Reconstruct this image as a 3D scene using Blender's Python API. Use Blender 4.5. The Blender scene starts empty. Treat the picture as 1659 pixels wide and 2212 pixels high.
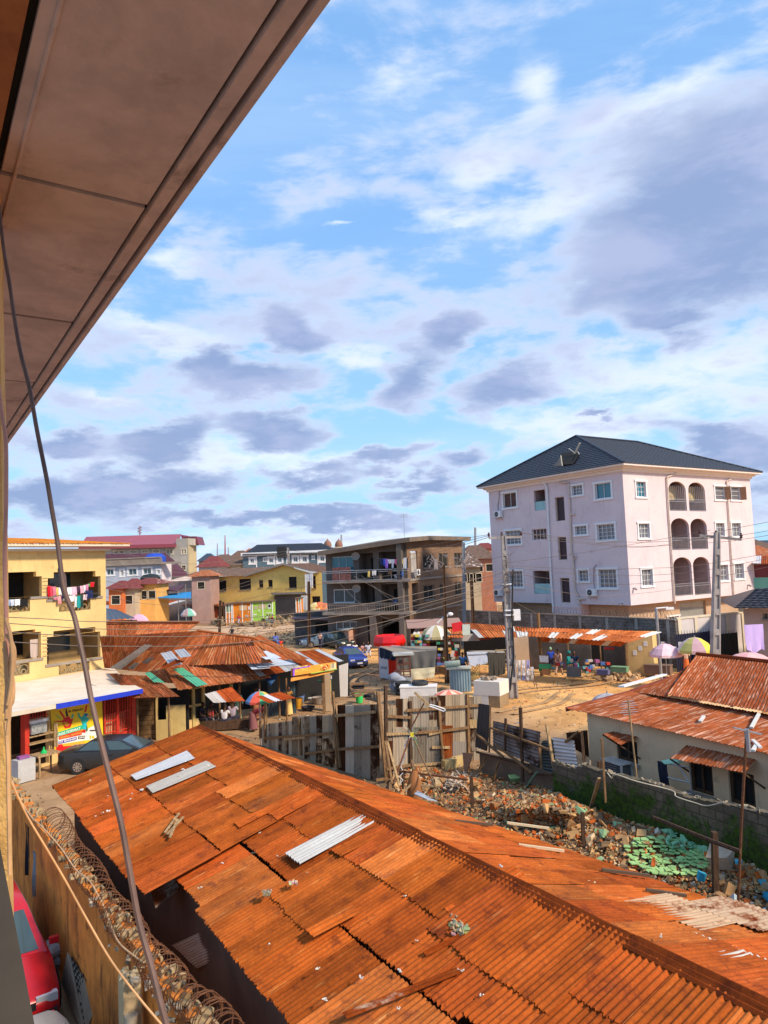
import bpy,math,random
from math import radians,sin,cos,pi,sqrt,atan2
from mathutils import Vector,Matrix,noise
random.seed(11)
rnd=random.random
def ru(a,b):return a+(b-a)*random.random()
SC=bpy.context.scene
COL=SC.collection
V=Vector
F,CX,CY,H=1560.0,829.5,1106.0,7.8
TH,RO=radians(4.22),radians(2.3)
_f=V((0,cos(TH),sin(TH)))
_r0=V((1,0,0));_u0=V((0,-sin(TH),cos(TH)))
_r=_r0*cos(RO)-_u0*sin(RO)
_u=_r0*sin(RO)+_u0*cos(RO)
CAM=V((0,0,H))
def ray(p):return _f+_r*((p[0]-CX)/F)+_u*((CY-p[1])/F)
def G(p,z=0.0):
 d=ray(p);return CAM+d*((z-H)/d.z)
def AT(p,y):
 d=ray(p);return CAM+d*(y/d.y)
REG=dict(A=(0,1124.6,.3307),B=(466.3,1124.6,.3307),C=(987.5,905.2,.4048),D=(0,1645.8,.3307),E=(548.6,1645.8,.3307),F=(1110.4,1426.4,.3307),G=(768.1,1289.2,.26455),H=(0,0,.4463),I=(0,1426.4,.18519),J=(219.4,1130.1,.16534),K=(471.8,1130.1,.16534),L=(384.0,1371.5,.18188),M=(658.3,1261.8,.16534),N=(877.8,1289.2,.18188),O=(1124.6,1261.8,.19841),P=(1371.5,1097.2,.17359),Q=(795.5,1508.7,.18188),R=(685.8,1141.1,.23148),T=(1042.4,905.2,.34577),U=(614.4,1415.4,.14983),W=(806.4,1393.5,.09797),X=(877.8,1316.7,.17288),Y=(1152.1,1344.1,.17288),N2=(98.7,1492.2,.14983),Z=(0,1124.6,.28065),D0=(0,0,1.0))
def w(r,x,y):
 a=REG[r];return(a[0]+x*a[2],a[1]+y*a[2])
cam_d=bpy.data.cameras.new('camera');cam=bpy.data.objects.new('camera',cam_d);COL.objects.link(cam)
cam_d.sensor_fit='AUTO';cam_d.sensor_width=36.0;cam_d.lens=36.0*F/2212.0
cam_d.clip_start=0.05;cam_d.clip_end=6000
M3=Matrix((_r,_u,-_f)).transposed()
cam.matrix_world=Matrix.Translation(CAM)@M3.to_4x4()
SC.camera=cam
SC.render.resolution_x=768;SC.render.resolution_y=1024
class NT:
 def __init__(s,nt):s.nt=nt;s.n=nt.nodes;s.l=nt.links
 def put(s,inp,val):
  if val is None:return
  if hasattr(val,'is_linked')or isinstance(val,bpy.types.NodeSocket):s.l.new(val,inp)
  elif isinstance(val,(tuple,list,Vector)):
   v=list(val)
   if inp.type=='RGBA' and len(v)==3:v=v+[1]
   inp.default_value=v
  else:inp.default_value=val
 def node(s,t,**k):
  n=s.n.new(t)
  for a,b in k.items():setattr(n,a,b)
  return n
 def math(s,op,a,b=None,c=None,clamp=False):
  n=s.node('ShaderNodeMath',operation=op,use_clamp=clamp)
  s.put(n.inputs[0],a);s.put(n.inputs[1],b)
  if c is not None:s.put(n.inputs[2],c)
  return n.outputs[0]
 def vm(s,op,a,b=None,sc=None):
  n=s.node('ShaderNodeVectorMath',operation=op)
  s.put(n.inputs[0],a)
  if b is not None:s.put(n.inputs[1],b)
  if sc is not None:s.put(n.inputs[3],sc)
  return n.outputs['Value']if op in('DOT_PRODUCT','LENGTH')else n.outputs[0]
 def mix(s,f,a,b,bt='MIX'):
  n=s.node('ShaderNodeMix',data_type='RGBA',blend_type=bt)
  s.put(n.inputs[0],f);s.put(n.inputs[6],a);s.put(n.inputs[7],b)
  return n.outputs[2]
 def noise(s,vec,scale,detail=4,rough=.55,dist=0.0):
  n=s.node('ShaderNodeTexNoise')
  s.put(n.inputs['Vector'],vec);s.put(n.inputs['Scale'],scale);s.put(n.inputs['Detail'],detail)
  s.put(n.inputs['Roughness'],rough);s.put(n.inputs['Distortion'],dist)
  return n.outputs['Fac']
 def ss(s,x,a,b):
  n=s.node('ShaderNodeMapRange',interpolation_type='SMOOTHSTEP')
  s.put(n.inputs[0],x);s.put(n.inputs[1],a);s.put(n.inputs[2],b)
  return n.outputs[0]
 def mapr(s,x,a,b,c,d):
  n=s.node('ShaderNodeMapRange');
  for i,q in enumerate((x,a,b,c,d)):s.put(n.inputs[i],q)
  return n.outputs[0]
MATS={}
def newmat(name):
 m=bpy.data.materials.new(name);m.use_nodes=True
 N=NT(m.node_tree);b=m.node_tree.nodes['Principled BSDF']
 return m,N,b
def setb(N,b,col=None,rough=None,metal=None,spec=None):
 if col is not None:N.put(b.inputs['Base Color'],col)
 if rough is not None:N.put(b.inputs['Roughness'],rough)
 if metal is not None:N.put(b.inputs['Metallic'],metal)
 if spec is not None:N.put(b.inputs['Specular IOR Level'],spec)
def bump(N,b,h,strength=.3,dist=.02):
 n=N.node('ShaderNodeBump');N.put(n.inputs['Strength'],strength);N.put(n.inputs['Distance'],dist)
 N.put(n.inputs['Height'],h);N.l.new(n.outputs[0],b.inputs['Normal'])
def objco(N):return N.node('ShaderNodeTexCoord').outputs['Object']
def scaled(N,v,s):
 n=N.node('ShaderNodeMapping');N.put(n.inputs['Vector'],v);n.inputs['Scale'].default_value=s
 return n.outputs[0]
def tintnode(N):
 a=N.node('ShaderNodeAttribute',attribute_name='tint');return a.outputs['Color'],a.outputs['Alpha']
def wall(name,c1,c2,stain=(.05,.04,.03),sa=.35,scale=.6,streak=.5,rough=.9,bs=.25,thr=.55,sx=3.2):
 """plaster / concrete: two tones, vertical water streaks, blotchy dirt"""
 if name in MATS:return MATS[name]
 m,N,b=newmat(name);co=objco(N)
 n1=N.noise(co,scale,6,.65,.3)
 n2=N.noise(scaled(N,co,(sx,sx,.35)),1.1,6,.7)
 n3=N.noise(co,14,3,.7)
 c=N.mix(N.ss(n1,.35,.65),c1,c2)
 c=N.mix(N.math('MULTIPLY',N.ss(n2,thr,thr+.2),sa*streak*2,clamp=True),c,stain)
 c=N.mix(N.math('MULTIPLY',N.ss(N.noise(co,2.3,5,.7),.58,.72),sa,clamp=True),c,stain)
 c=N.mix(N.mapr(n3,.3,.7,0,.18),c,tuple(x*.6 for x in c1))
 setb(N,b,c,rough,0,.2);bump(N,b,N.math('ADD',N.math('MULTIPLY',n3,.5),n1),bs,.02)
 MATS[name]=m;return m
def plain(name,c,rough=.6,metal=0,var=.25,scale=5,spec=.4,bs=0.1):
 if name in MATS:return MATS[name]
 m,N,b=newmat(name);co=objco(N)
 n1=N.noise(co,scale,4,.6)
 cc=N.mix(N.ss(n1,.35,.7),c,tuple(x*(1-var)for x in c))
 setb(N,b,cc,rough,metal,spec)
 if bs:bump(N,b,n1,bs,.01)
 MATS[name]=m;return m
def glass(name,c=(.03,.05,.06),rough=.12):
 if name in MATS:return MATS[name]
 m,N,b=newmat(name);n1=N.noise(objco(N),1.3,2,.5)
 setb(N,b,N.mix(n1,c,tuple(x*2 for x in c)),rough,0,.8);MATS[name]=m;return m
def wood(name,c,dark=.45):
 if name in MATS:return MATS[name]
 m,N,b=newmat(name);co=objco(N)
 n1=N.noise(scaled(N,co,(6,6,1.2)),3,5,.65,.5);n2=N.noise(co,30,2,.6)
 cc=N.mix(N.ss(n1,.35,.65),c,tuple(x*dark for x in c))
 cc=N.mix(N.mapr(n2,.3,.7,0,.3),cc,tuple(x*.5 for x in c))
 setb(N,b,cc,.85,0,.2);bump(N,b,n1,.3,.01);MATS[name]=m;return m
def tinted(name,rough=.75,dirt=.3,metal=0,spec=.3,scale=3,bs=.15):
 """colour stored on the faces (paint, cloth, stone), plus grime"""
 if name in MATS:return MATS[name]
 m,N,b=newmat(name);co=objco(N);t,a=tintnode(N)
 n1=N.noise(co,scale,5,.65);n2=N.noise(co,scale*7,3,.6)
 c=N.mix(N.mapr(n1,.35,.75,0,dirt),t,N.mix(1.0,t,(.35,.28,.2),'MULTIPLY'))
 c=N.mix(N.mapr(n2,.3,.7,0,dirt*.6),c,N.mix(1.0,c,(.5,.45,.4),'MULTIPLY'))
 setb(N,b,c,rough,metal,spec);bump(N,b,n2,bs,.01);MATS[name]=m;return m
def sheetmat(name='sheet_metal',rust=(.42,.105,.025),dark=(.16,.035,.012),pale=(.62,.27,.09),sk=.55):
 """corrugated sheet: face colour = sheet colour, alpha = how rusty; uv in metres"""
 if name in MATS:return MATS[name]
 m,N,b=newmat(name);t,a=tintnode(N)
 uv=N.node('ShaderNodeUVMap',uv_map='uv').outputs[0]
 n1=N.noise(scaled(N,uv,(1.5,.8,1)),1.4,6,.68,0)
 n2=N.noise(scaled(N,uv,(9,.8,1)),1.6,5,.65)
 n3=N.noise(uv,26,4,.75)
 n4=N.noise(uv,2.9,7,.74,0)
 r=N.mix(N.ss(n1,.38,.66),rust,tuple(x*.62 for x in rust))
 r=N.mix(N.math('MULTIPLY',N.ss(n4,.50,.68),.85),r,dark)
 n5=N.noise(scaled(N,uv,(26,.5,1)),1.0,4,.6)
 r=N.mix(N.math('MULTIPLY',N.ss(n5,.55,.7),.6),r,tuple(x*.35 for x in rust))
 r=N.mix(N.math('MULTIPLY',N.ss(n2,.58-.1*(sk>.6),.74-.06*(sk>.6)),sk),r,pale)
 r=N.mix(N.mapr(n3,.35,.7,0,.45),r,dark)
 r=N.mix(.75,r,N.mix(1.0,r,t,'MULTIPLY'))
 met=N.mix(N.mapr(n2,.4,.75,0,.5),t,N.mix(1.0,t,(.45,.42,.4),'MULTIPLY'))
 met=N.mix(N.mapr(n3,.45,.75,0,.35),met,N.mix(1.0,t,(.6,.4,.25),'MULTIPLY'))
 msk=N.math('ADD',N.math('MULTIPLY',n1,.6),N.math('MULTIPLY',n4,.4))
 th=N.math('SUBTRACT',.85,N.math('MULTIPLY',a,.7))
 k=N.ss(msk,N.math('SUBTRACT',th,.06),N.math('ADD',th,.05))
 c=N.mix(k,met,r)
 setb(N,b,c,N.mapr(k,0,1,.45,.9),0,N.mapr(k,0,1,.4,.06))
 bump(N,b,N.math('ADD',n3,N.math('MULTIPLY',n4,.6)),.35,.012)
 MATS[name]=m;return m
class MB:
 def __init__(s,tint=(1,1,1,1)):
  s.v=[];s.f=[];s.t=[];s.uv=[];s.tint=tint
 def c(s,r,g=None,b=None,a=1.0):
  if g is None:r,g,b=r[:3]
  s.tint=(r,g,b,a);return s
 def face(s,pts,uv=None):
  i=len(s.v);s.v+=[V(p)for p in pts];n=len(pts)
  s.f.append(tuple(range(i,i+n)));s.t.append(s.tint);s.uv.append(uv if uv else[(0,0)]*n)
  return s
 def mesh(s,vs,fs,uvs=None):
  i=len(s.v);s.v+=[V(p)for p in vs]
  for k,f in enumerate(fs):
   s.f.append(tuple(i+j for j in f));s.t.append(s.tint)
   s.uv.append(uvs[k]if uvs else[(0,0)]*len(f))
  return s
 def box(s,o,a,b,c):
  o,a,b,c=V(o),V(a),V(b),V(c)
  p=[o,o+a,o+a+b,o+b,o+c,o+a+c,o+a+b+c,o+b+c]
  fl=[(3,2,1,0),(4,5,6,7),(0,1,5,4),(1,2,6,5),(2,3,7,6),(3,0,4,7)]
  L=(a.length,b.length,c.length);uvs=[]
  for k,f in enumerate(fl):
   q={0:(L[0],L[1]),1:(L[0],L[1]),2:(L[0],L[2]),4:(L[0],L[2]),3:(L[1],L[2]),5:(L[1],L[2])}[k]
   uvs.append([(0,0),(q[0],0),(q[0],q[1]),(0,q[1])])
  return s.mesh(p,fl,uvs)
 def bx(s,c,d,yaw=0,tilt=None):
  c=V(c);R=Matrix.Rotation(yaw,3,'Z')
  if tilt is not None:R=R@tilt
  a,b,e=R@V((d[0],0,0)),R@V((0,d[1],0)),R@V((0,0,d[2]))
  return s.box(c-(a+b+e)/2,a,b,e)
 def bxb(s,c,d,yaw=0):
  return s.bx((c[0],c[1],c[2]+d[2]/2),d,yaw)
 def beam(s,p0,p1,wd,ht=None,up=V((0,0,1))):
  p0,p1=V(p0),V(p1);ht=ht or wd;d=p1-p0
  x=d.cross(up)
  if x.length<1e-4:x=d.cross(V((1,0,0)))
  x.normalize();y=x.cross(d).normalized()
  return s.box(p0-x*wd/2-y*ht/2,x*wd,y*ht,d)
 def cyl(s,p0,p1,r0,r1=None,n=8,caps=True):
  return s.tube([p0,p1],[r0,r0 if r1 is None else r1],n,caps)
 def tube(s,pts,r,n=6,caps=True):
  pts=[V(p)for p in pts]
  if not isinstance(r,(list,tuple)):r=[r]*len(pts)
  vs=[];fs=[];prev=None
  for i,p in enumerate(pts):
   d=(pts[min(i+1,len(pts)-1)]-pts[max(i-1,0)])
   if d.length<1e-9:d=V((0,0,1))
   d.normalize()
   if prev is None:
    x=d.cross(V((0,0,1)))
    if x.length<.05:x=d.cross(V((1,0,0)))
   else:x=prev-d*prev.dot(d)
   x.normalize();prev=x;y=d.cross(x)
   for k in range(n):
    a=2*pi*k/n;vs.append(p+(x*cos(a)+y*sin(a))*r[i])
  for i in range(len(pts)-1):
   for k in range(n):
    k2=(k+1)%n
    fs.append((i*n+k,i*n+k2,(i+1)*n+k2,(i+1)*n+k))
  if caps:
   fs.append(tuple(range(n))[::-1]);fs.append(tuple((len(pts)-1)*n+k for k in range(n)))
  return s.mesh(vs,fs)
 def lathe(s,c,prof,n=16,segs=None,yaw=0):
  c=V(c);vs=[];fs=[]
  for r,z in prof:
   for k in range(n):
    a=yaw+2*pi*k/n;vs.append(c+V((r*cos(a),r*sin(a),z)))
  for i in range(len(prof)-1):
   for k in range(n):
    k2=(k+1)%n;fs.append((i*n+k,i*n+k2,(i+1)*n+k2,(i+1)*n+k))
  return s.mesh(vs,fs)
 def ell(s,c,r,n=10,m=7,rot=None):
  c=V(c);vs=[];fs=[]
  for i in range(m+1):
   th=pi*i/m
   for k in range(n):
    a=2*pi*k/n
    q=V((r[0]*sin(th)*cos(a),r[1]*sin(th)*sin(a),r[2]*cos(th)))
    if rot:q=rot@q
    vs.append(c+q)
  for i in range(m):
   for k in range(n):
    k2=(k+1)%n;fs.append((i*n+k,i*n+k2,(i+1)*n+k2,(i+1)*n+k)[::-1])
  return s.mesh(vs,fs)
 def prism(s,poly,d):
  poly=[V(p)for p in poly];n=len(poly);d=V(d)
  vs=poly+[p+d for p in poly]
  fs=[tuple(range(n))[::-1],tuple(range(n,2*n))]+[(i,(i+1)%n,n+(i+1)%n,n+i)for i in range(n)]
  return s.mesh(vs,fs)
 def chunk(s,c,r,flat=.6):
  c=V(c);q=Matrix.Rotation(ru(0,6.28),3,V((rnd()-.5,rnd()-.5,rnd())).normalized())
  sx,sy,sz=r*ru(.6,1.3),r*ru(.5,1.1),r*ru(.3,1)*flat
  p=[]
  for i in(-1,1):
   for j in(-1,1):
    for k in(-1,1):
     p.append(c+q@V((i*sx*ru(.6,1.1),j*sy*ru(.6,1.1),k*sz*ru(.6,1.1))))
  return s.mesh(p,[(0,1,3,2),(4,6,7,5),(0,4,5,1),(2,3,7,6),(0,2,6,4),(1,5,7,3)])
 def build(s,name,mat,parent=None,smooth=None,origin=None):
  off=V((0,0,0));q=parent
  while q is not None:off=off+q.location;q=q.parent
  if parent is None:
   if origin is None:
    mn=V([min(p[i]for p in s.v)for i in range(3)]);mx=V([max(p[i]for p in s.v)for i in range(3)])
    origin=V(((mn.x+mx.x)/2,(mn.y+mx.y)/2,mn.z))
   off=V(origin)
  me=bpy.data.meshes.new(name)
  me.from_pydata([tuple(p-off)for p in s.v],[],s.f)
  at=me.attributes.new('tint','FLOAT_COLOR','CORNER');ul=me.uv_layers.new(name='uv')
  cols=[];uvs=[]
  for f,t,u in zip(s.f,s.t,s.uv):
   for k in range(len(f)):cols+=list(t);uvs+=list(u[k])
  at.data.foreach_set('color',cols);ul.data.foreach_set('uv',uvs)
  if smooth:
   me.polygons.foreach_set('use_smooth',[True]*len(me.polygons))
   me.set_sharp_from_angle(angle=radians(smooth if smooth is not True else 40))
  me.materials.append(mat);me.validate();me.update()
  o=bpy.data.objects.new(name,me);COL.objects.link(o)
  if parent is not None:o.parent=parent
  else:o.location=off
  return o
def tag(o,label=None,cat=None,group=None,kind=None):
 if label:o['label']=label
 if cat:o['category']=cat
 if group:o['group']=group
 if kind:o['kind']=kind
 return o
def thing(name,label,cat,loc=(0,0,0),group=None):
 o=bpy.data.objects.new(name,None);COL.objects.link(o);o.location=V(loc);o.empty_display_size=.2
 return tag(o,label,cat,group)
def kids(o):return[c for c in bpy.data.objects if c.parent==o]
def dup(o,loc=None,rotz=None,scale=None,label=None,parent=None):
 c=o.copy();COL.objects.link(c)
 if parent:c.parent=parent
 for ch in kids(o):dup(ch,parent=c)
 if loc is not None:c.location=V(loc)
 if rotz is not None:c.rotation_euler=(0,0,rotz)
 if scale is not None:c.scale=(scale,)*3 if not isinstance(scale,tuple)else scale
 if label:c['label']=label
 return c
class Fac:
 """a vertical plane seen from the camera, left point to right point; d is measured out of it"""
 def __init__(s,p0,p1):
  s.o=V((p0[0],p0[1],0));e=V((p1[0],p1[1],0));s.L=(e-s.o).length
  s.u=(e-s.o).normalized();s.n=V((s.u.y,-s.u.x,0))
 def uv(s,px):
  d=ray(px);k=(s.o-CAM).dot(s.n)/d.dot(s.n);p=CAM+d*k
  return(p-s.o).dot(s.u),p.z
 def p(s,u,z,d=0):return s.o+s.u*u+s.n*d+V((0,0,z))
 def R(s,r,x0,y0,x1,y1):
  a=s.uv(w(r,x0,y0));b=s.uv(w(r,x1,y0));c=s.uv(w(r,x0,y1));d=s.uv(w(r,x1,y1))
  return((a[0]+c[0])/2,(b[0]+d[0])/2,(c[1]+d[1])/2,(a[1]+b[1])/2)
 def box(s,mb,u0,u1,z0,z1,d0,d1):
  return mb.box(s.p(u0,z0,d0),s.u*(u1-u0),s.n*(d1-d0),V((0,0,z1-z0)))
 def off(s,d):
  f=Fac(s.p(0,0,d),s.p(s.L,0,d));return f
 def pq(s,r,pts,d=0):
  out=[]
  for x,y in pts:
   u,z=s.uv(w(r,x,y));out.append(s.p(u,z,d))
  return out
def wallh(mb,fc,u0,u1,z0,z1,holes,th=.22,d=0,top=None):
 """a wall face with real openings and reveals. top(u): optional sloping top"""
 us=sorted(set([u0,u1]+[h[0]for h in holes]+[h[1]for h in holes]));us=[x for x in us if u0<=x<=u1]
 zs=sorted(set([z0,z1]+[h[2]for h in holes]+[h[3]for h in holes]));zs=[x for x in zs if z0<=x<=z1]
 if top:
  us=sorted(set(us+[u0+(u1-u0)*i/8 for i in range(9)]))
 for a,b in zip(us,us[1:]):
  for i,(e,f)in enumerate(zip(zs,zs[1:])):
   cu,cz=(a+b)/2,(e+f)/2
   if any(h[0]<cu<h[1]and h[2]<cz<h[3]for h in holes):continue
   ta,tb=f,f
   if top and i==len(zs)-2:ta,tb=top(a),top(b)
   mb.face([fc.p(a,e,d),fc.p(b,e,d),fc.p(b,tb,d),fc.p(a,ta,d)])
 for h in holes:
  a,b,e,f=h[:4]
  q=[fc.p(a,e,d),fc.p(b,e,d),fc.p(b,f,d),fc.p(a,f,d)];k=fc.n*-th
  for i in range(4):
   mb.face([q[i],q[(i+1)%4],q[(i+1)%4]+k,q[i]+k])
 return mb
def frame(mb,fc,r,wd,d0,d1):
 u0,u1,z0,z1=r
 fc.box(mb,u0,u1,z0,z0+wd,d0,d1);fc.box(mb,u0,u1,z1-wd,z1,d0,d1)
 fc.box(mb,u0,u0+wd,z0+wd,z1-wd,d0,d1);fc.box(mb,u1-wd,u1,z0+wd,z1-wd,d0,d1)
def window(fc,root,r,fm,gm,nx=2,nz=1,trim=None,tw=.16,fw=.05,rec=.14,sill=True,name='window',grill=None):
 u0,u1,z0,z1=r
 m=MB();frame(m,fc,r,fw,-rec-.02,-rec+.04)
 for i in range(1,nx):
  x=u0+(u1-u0)*i/nx;fc.box(m,x-fw*.35,x+fw*.35,z0+fw,z1-fw,-rec-.018,-rec+.03)
 for i in range(1,nz):
  x=z0+(z1-z0)*i/nz;fc.box(m,u0+fw,u1-fw,x-fw*.3,x+fw*.3,-rec-.016,-rec+.026)
 wo=m.build(name,fm,root)
 g=MB();g.box(fc.p(u0+.01,z0+.01,-rec-.05),fc.u*(u1-u0-.02),fc.n*.02,V((0,0,z1-z0-.02)));g.build('pane',gm,wo)
 if trim:
  t=MB();e=tw
  fc.box(t,u0-e,u0-.002,z0-.002,z1+.002,-.02,.06);fc.box(t,u1+.002,u1+e,z0-.002,z1+.002,-.02,.06)
  fc.box(t,u0-e-.06,u1+e+.06,z1+.004,z1+e,-.02,.09)
  fc.box(t,u0-e-.06,u1+e+.06,z0-e,z0-.004,-.02,.09)
  t.build('trim',trim,wo)
 elif sill:
  t=MB();fc.box(t,u0-.08,u1+.08,z0-.09,z0-.003,-.02,.1);t.build('sill',sill if not isinstance(sill,bool)else fm,wo)
 if grill:
  t=MB();k=max(2,int((u1-u0)/.22))
  for i in range(1,k):x=u0+(u1-u0)*i/k;fc.box(t,x-.012,x+.012,z0+.02,z1-.02,-.05,-.03)
  for i in range(1,3):x=z0+(z1-z0)*i/3;fc.box(t,u0,u1,x-.012,x+.012,-.052,-.028)
  t.build('grille',grill,wo)
 return wo
def bil(q,s,t):
 a,b,c,d=q
 return(a*(1-s)+b*s)*(1-t)+(d*(1-s)+c*s)*t
RUSTS=[(1.0,.95,.9),(1.15,1.05,1.0),(.85,.8,.75),(.7,.62,.6),(1.3,1.25,1.2),(.95,.85,.8),(1.1,1.15,1.2)]
def corr(mb,q,lw=None,wave=.076,amp=.011,lift=0.0,nseg=3,n=None,sub=4,sag=0.0,cut=0.0,thick=True):
 """one corrugated sheet on quad q=(a,b,c,d): a->b across the ribs (low edge), a->d along the ribs"""
 a,b,c,d=q
 W=((b-a).length+(c-d).length)/2;Ln=((d-a).length+(c-b).length)/2
 nw=max(2,int(W/wave));N=nw*sub
 nrm=(b-a).cross(d-a).normalized()
 if nrm.z<0 and n is None:nrm=-nrm
 if n is not None:nrm=n
 ou,ov=ru(0,50),ru(0,50)
 vs=[];fs=[];uvs=[];jag=[ru(-cut,cut)for _ in range(N+1)]
 for j in range(nseg+1):
  t=j/nseg
  for i in range(N+1):
   s_=i/N;tt=t
   if cut:tt=t+(jag[i]/Ln if j==0 else 0)
   p=bil(q,s_,tt)+nrm*(amp*sin(2*pi*nw*s_)+lift-sag*sin(pi*t)+.006*sin(3*s_*pi+ou))
   vs.append(p)
 for j in range(nseg):
  for i in range(N):
   fs.append((j*(N+1)+i,j*(N+1)+i+1,(j+1)*(N+1)+i+1,(j+1)*(N+1)+i))
   x0,x1,y0,y1=ou+W*i/N,ou+W*(i+1)/N,ov+Ln*j/nseg,ov+Ln*(j+1)/nseg
   uvs.append([(x0,y0),(x1,y0),(x1,y1),(x0,y1)])
 mb.mesh(vs,fs,uvs)
 if thick:
  lo=[vs[i]for i in range(N+1)];k=nrm*-.012
  st=max(1,sub//2);ii=list(range(0,N+1,1))
  vv=[lo[i]for i in ii]+[lo[i]+k for i in ii];m_=len(ii)
  mb.mesh(vv,[(i,i+1,m_+i+1,m_+i)for i in range(m_-1)],[[(ou+i*.02,ov),(ou+i*.02+.02,ov),(ou+i*.02+.02,ov+.01),(ou+i*.02,ov+.01)]for i in range(m_-1)])
def roofq(mb,q,cols,rows,wave=.15,amp=.02,tintf=None,jit=.04,over=.12,lift=.012,sub=4,nseg=2,cut=.02,n=None,skip=None,grp=1):
 """a slope q=(lowL,lowR,highR,highL) tiled with overlapping sheets, rows from the eave up"""
 q=[V(p)for p in q];a,b,c,d=q
 L=((d-a).length+(c-b).length)/2
 for r in range(rows):
  gj,gn=0,0
  for k in range(cols):
   if gn<=0:gj=ru(-jit,jit);gn=random.randint(1,grp*2-1)
   gn-=1
   if skip and skip(k,r):continue
   jj=(gj+ru(-.02,.02))*(1 if r else .3)/max(L,.1)
   t0=r/rows+jj;t1=min((r+1)/rows+over/L,1.0)
   s0=k/cols-.012/cols*(k>0);s1=(k+1)/cols+.06/cols*(k<cols-1)
   cc=tintf(k,r)if tintf else None
   if cc is None:
    x=random.choice(RUSTS);cc=(x[0],x[1],x[2],ru(.75,1.0))
   mb.tint=tuple(cc)
   t0=max(t0,-.03)
   corr(mb,(bil(q,s0,t0),bil(q,s1,t0),bil(q,s1,t1),bil(q,s0,t1)),wave=wave,amp=amp,lift=lift*(r+1)+.004*(k%2)+ru(0,.006),nseg=nseg,sub=sub,cut=cut,n=n)
 return mb
GREY=(.42,.44,.47,.25);WHITE=(.78,.78,.78,.12);GREEN=(.12,.5,.3,.15);OLDGREY=(.25,.22,.2,.55)
ZB=V((0,0,1))
SAZ,SEL=atan2(.80,-.60),radians(38)
SDIR=V((sin(SAZ)*cos(SEL),cos(SAZ)*cos(SEL),sin(SEL)))
sd=bpy.data.lights.new('sun','SUN');sd.energy=3.4;sd.angle=radians(6);sd.color=(1,.84,.64)
so=bpy.data.objects.new('sun',sd);COL.objects.link(so)
so.rotation_euler=SDIR.to_track_quat('Z','Y').to_euler()
W=bpy.data.worlds.new('World');SC.world=W;W.use_nodes=True
N=NT(W.node_tree);N.n.clear()
out=N.node('ShaderNodeOutputWorld');bg=N.node('ShaderNodeBackground')
N.l.new(bg.outputs[0],out.inputs[0]);bg.inputs[1].default_value=.1
sky=N.node('ShaderNodeTexSky',sky_type='NISHITA');sky.sun_disc=False
sky.sun_elevation=SEL;sky.sun_rotation=SAZ;sky.air_density=1.0;sky.dust_density=.6;sky.ozone_density=2.0
gen=N.node('ShaderNodeTexCoord').outputs['Generated']
dr=N.vm('NORMALIZE',gen)
sp=N.node('ShaderNodeSeparateXYZ');N.l.new(dr,sp.inputs[0])
dx,dy,dz=sp.outputs
den=N.math('ADD',N.math('MAXIMUM',dz,0.0),.30)
cb=N.node('ShaderNodeCombineXYZ');N.l.new(N.math('DIVIDE',dx,den),cb.inputs[0]);N.l.new(N.math('DIVIDE',dy,den),cb.inputs[1])
N.l.new(N.math('MULTIPLY',dz,3.0),cb.inputs[2]);cp=cb.outputs[0]
nb=N.noise(cp,1.35,9,.58,.35);nf=N.noise(cp,4.2,7,.6,.2)
wn_=N.node('ShaderNodeTexNoise');N.put(wn_.inputs['Vector'],cp);wn_.inputs['Scale'].default_value=3.2;wn_.inputs['Detail'].default_value=8;wn_.inputs['Roughness'].default_value=.62
drw=N.vm('ADD',dr,N.vm('SCALE',N.vm('SUBTRACT',wn_.outputs['Color'],(.5,.5,.5)),None,.12))
def vx(p):return ray(p).normalized()
def blob(cx_,cy_,rx,ry,ang=0.0):
 c=vx((cx_,cy_));q=vx((cx_+60*cos(ang),cy_-60*sin(ang)))
 R_=(q-c*q.dot(c)).normalized();U_=R_.cross(c).normalized()*-1
 rx,ry=rx*1.12,ry*1.15;a=N.vm('DOT_PRODUCT',drw,R_*(F/rx));b_=N.vm('DOT_PRODUCT',drw,U_*(F/ry))
 f_=N.vm('DOT_PRODUCT',dr,c)
 r2=N.math('ADD',N.math('MULTIPLY',a,a),N.math('MULTIPLY',b_,b_))
 m=N.math('SUBTRACT',1.0,N.math('SQRT',r2))
 return N.math('MULTIPLY',N.math('MAXIMUM',m,-1.0),N.math('GREATER_THAN',f_,0))if False else N.math('MAXIMUM',m,N.math('MULTIPLY',N.math('LESS_THAN',f_,0),-1.0))
def field(bl):
 r=None
 for b_ in bl:
  m=blob(*b_);r=m if r is None else N.math('SMOOTH_MAX',r,m,.15)
 return r
GREYC=[(1500,440,300,190,.5),(1560,570,380,130,.1),(1440,690,130,50,0),(560,810,170,55,.05),(635,720,70,75,1.0),(470,780,90,40,0),(890,820,110,80,.7),(980,720,80,55,.8),(1090,850,120,60,.2),(600,940,160,50,0),(350,960,120,50,.3),(150,960,70,40,0),(830,1000,130,30,.2),(660,1030,150,34,.1),(330,1060,220,45,0),(900,1060,140,30,0),(620,1120,420,26,0),(100,1080,200,55,0),(1560,960,170,50,-.4),(1010,1000,80,40,.5),(1300,900,60,14,0)]
WHITEC=[(1240,430,330,60,.32),(1480,190,260,50,.55),(880,200,110,60,.3),(345,545,90,40,-.3),(330,715,210,32,-.18),(1050,350,120,50,.3),(1350,560,60,130,0),(980,470,170,30,.25),(1150,180,60,90,.2),(740,480,50,14,0),(1450,830,330,110,.1),(760,780,130,40,0),(1240,930,220,60,0),(520,1000,420,60,0),(800,1170,900,50,0.04),(230,870,80,20,0),(1500,300,120,70,.8)]
gm_=N.math('ADD',field(GREYC),N.math('MULTIPLY',N.math('SUBTRACT',nb,.5),1.45))
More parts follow.
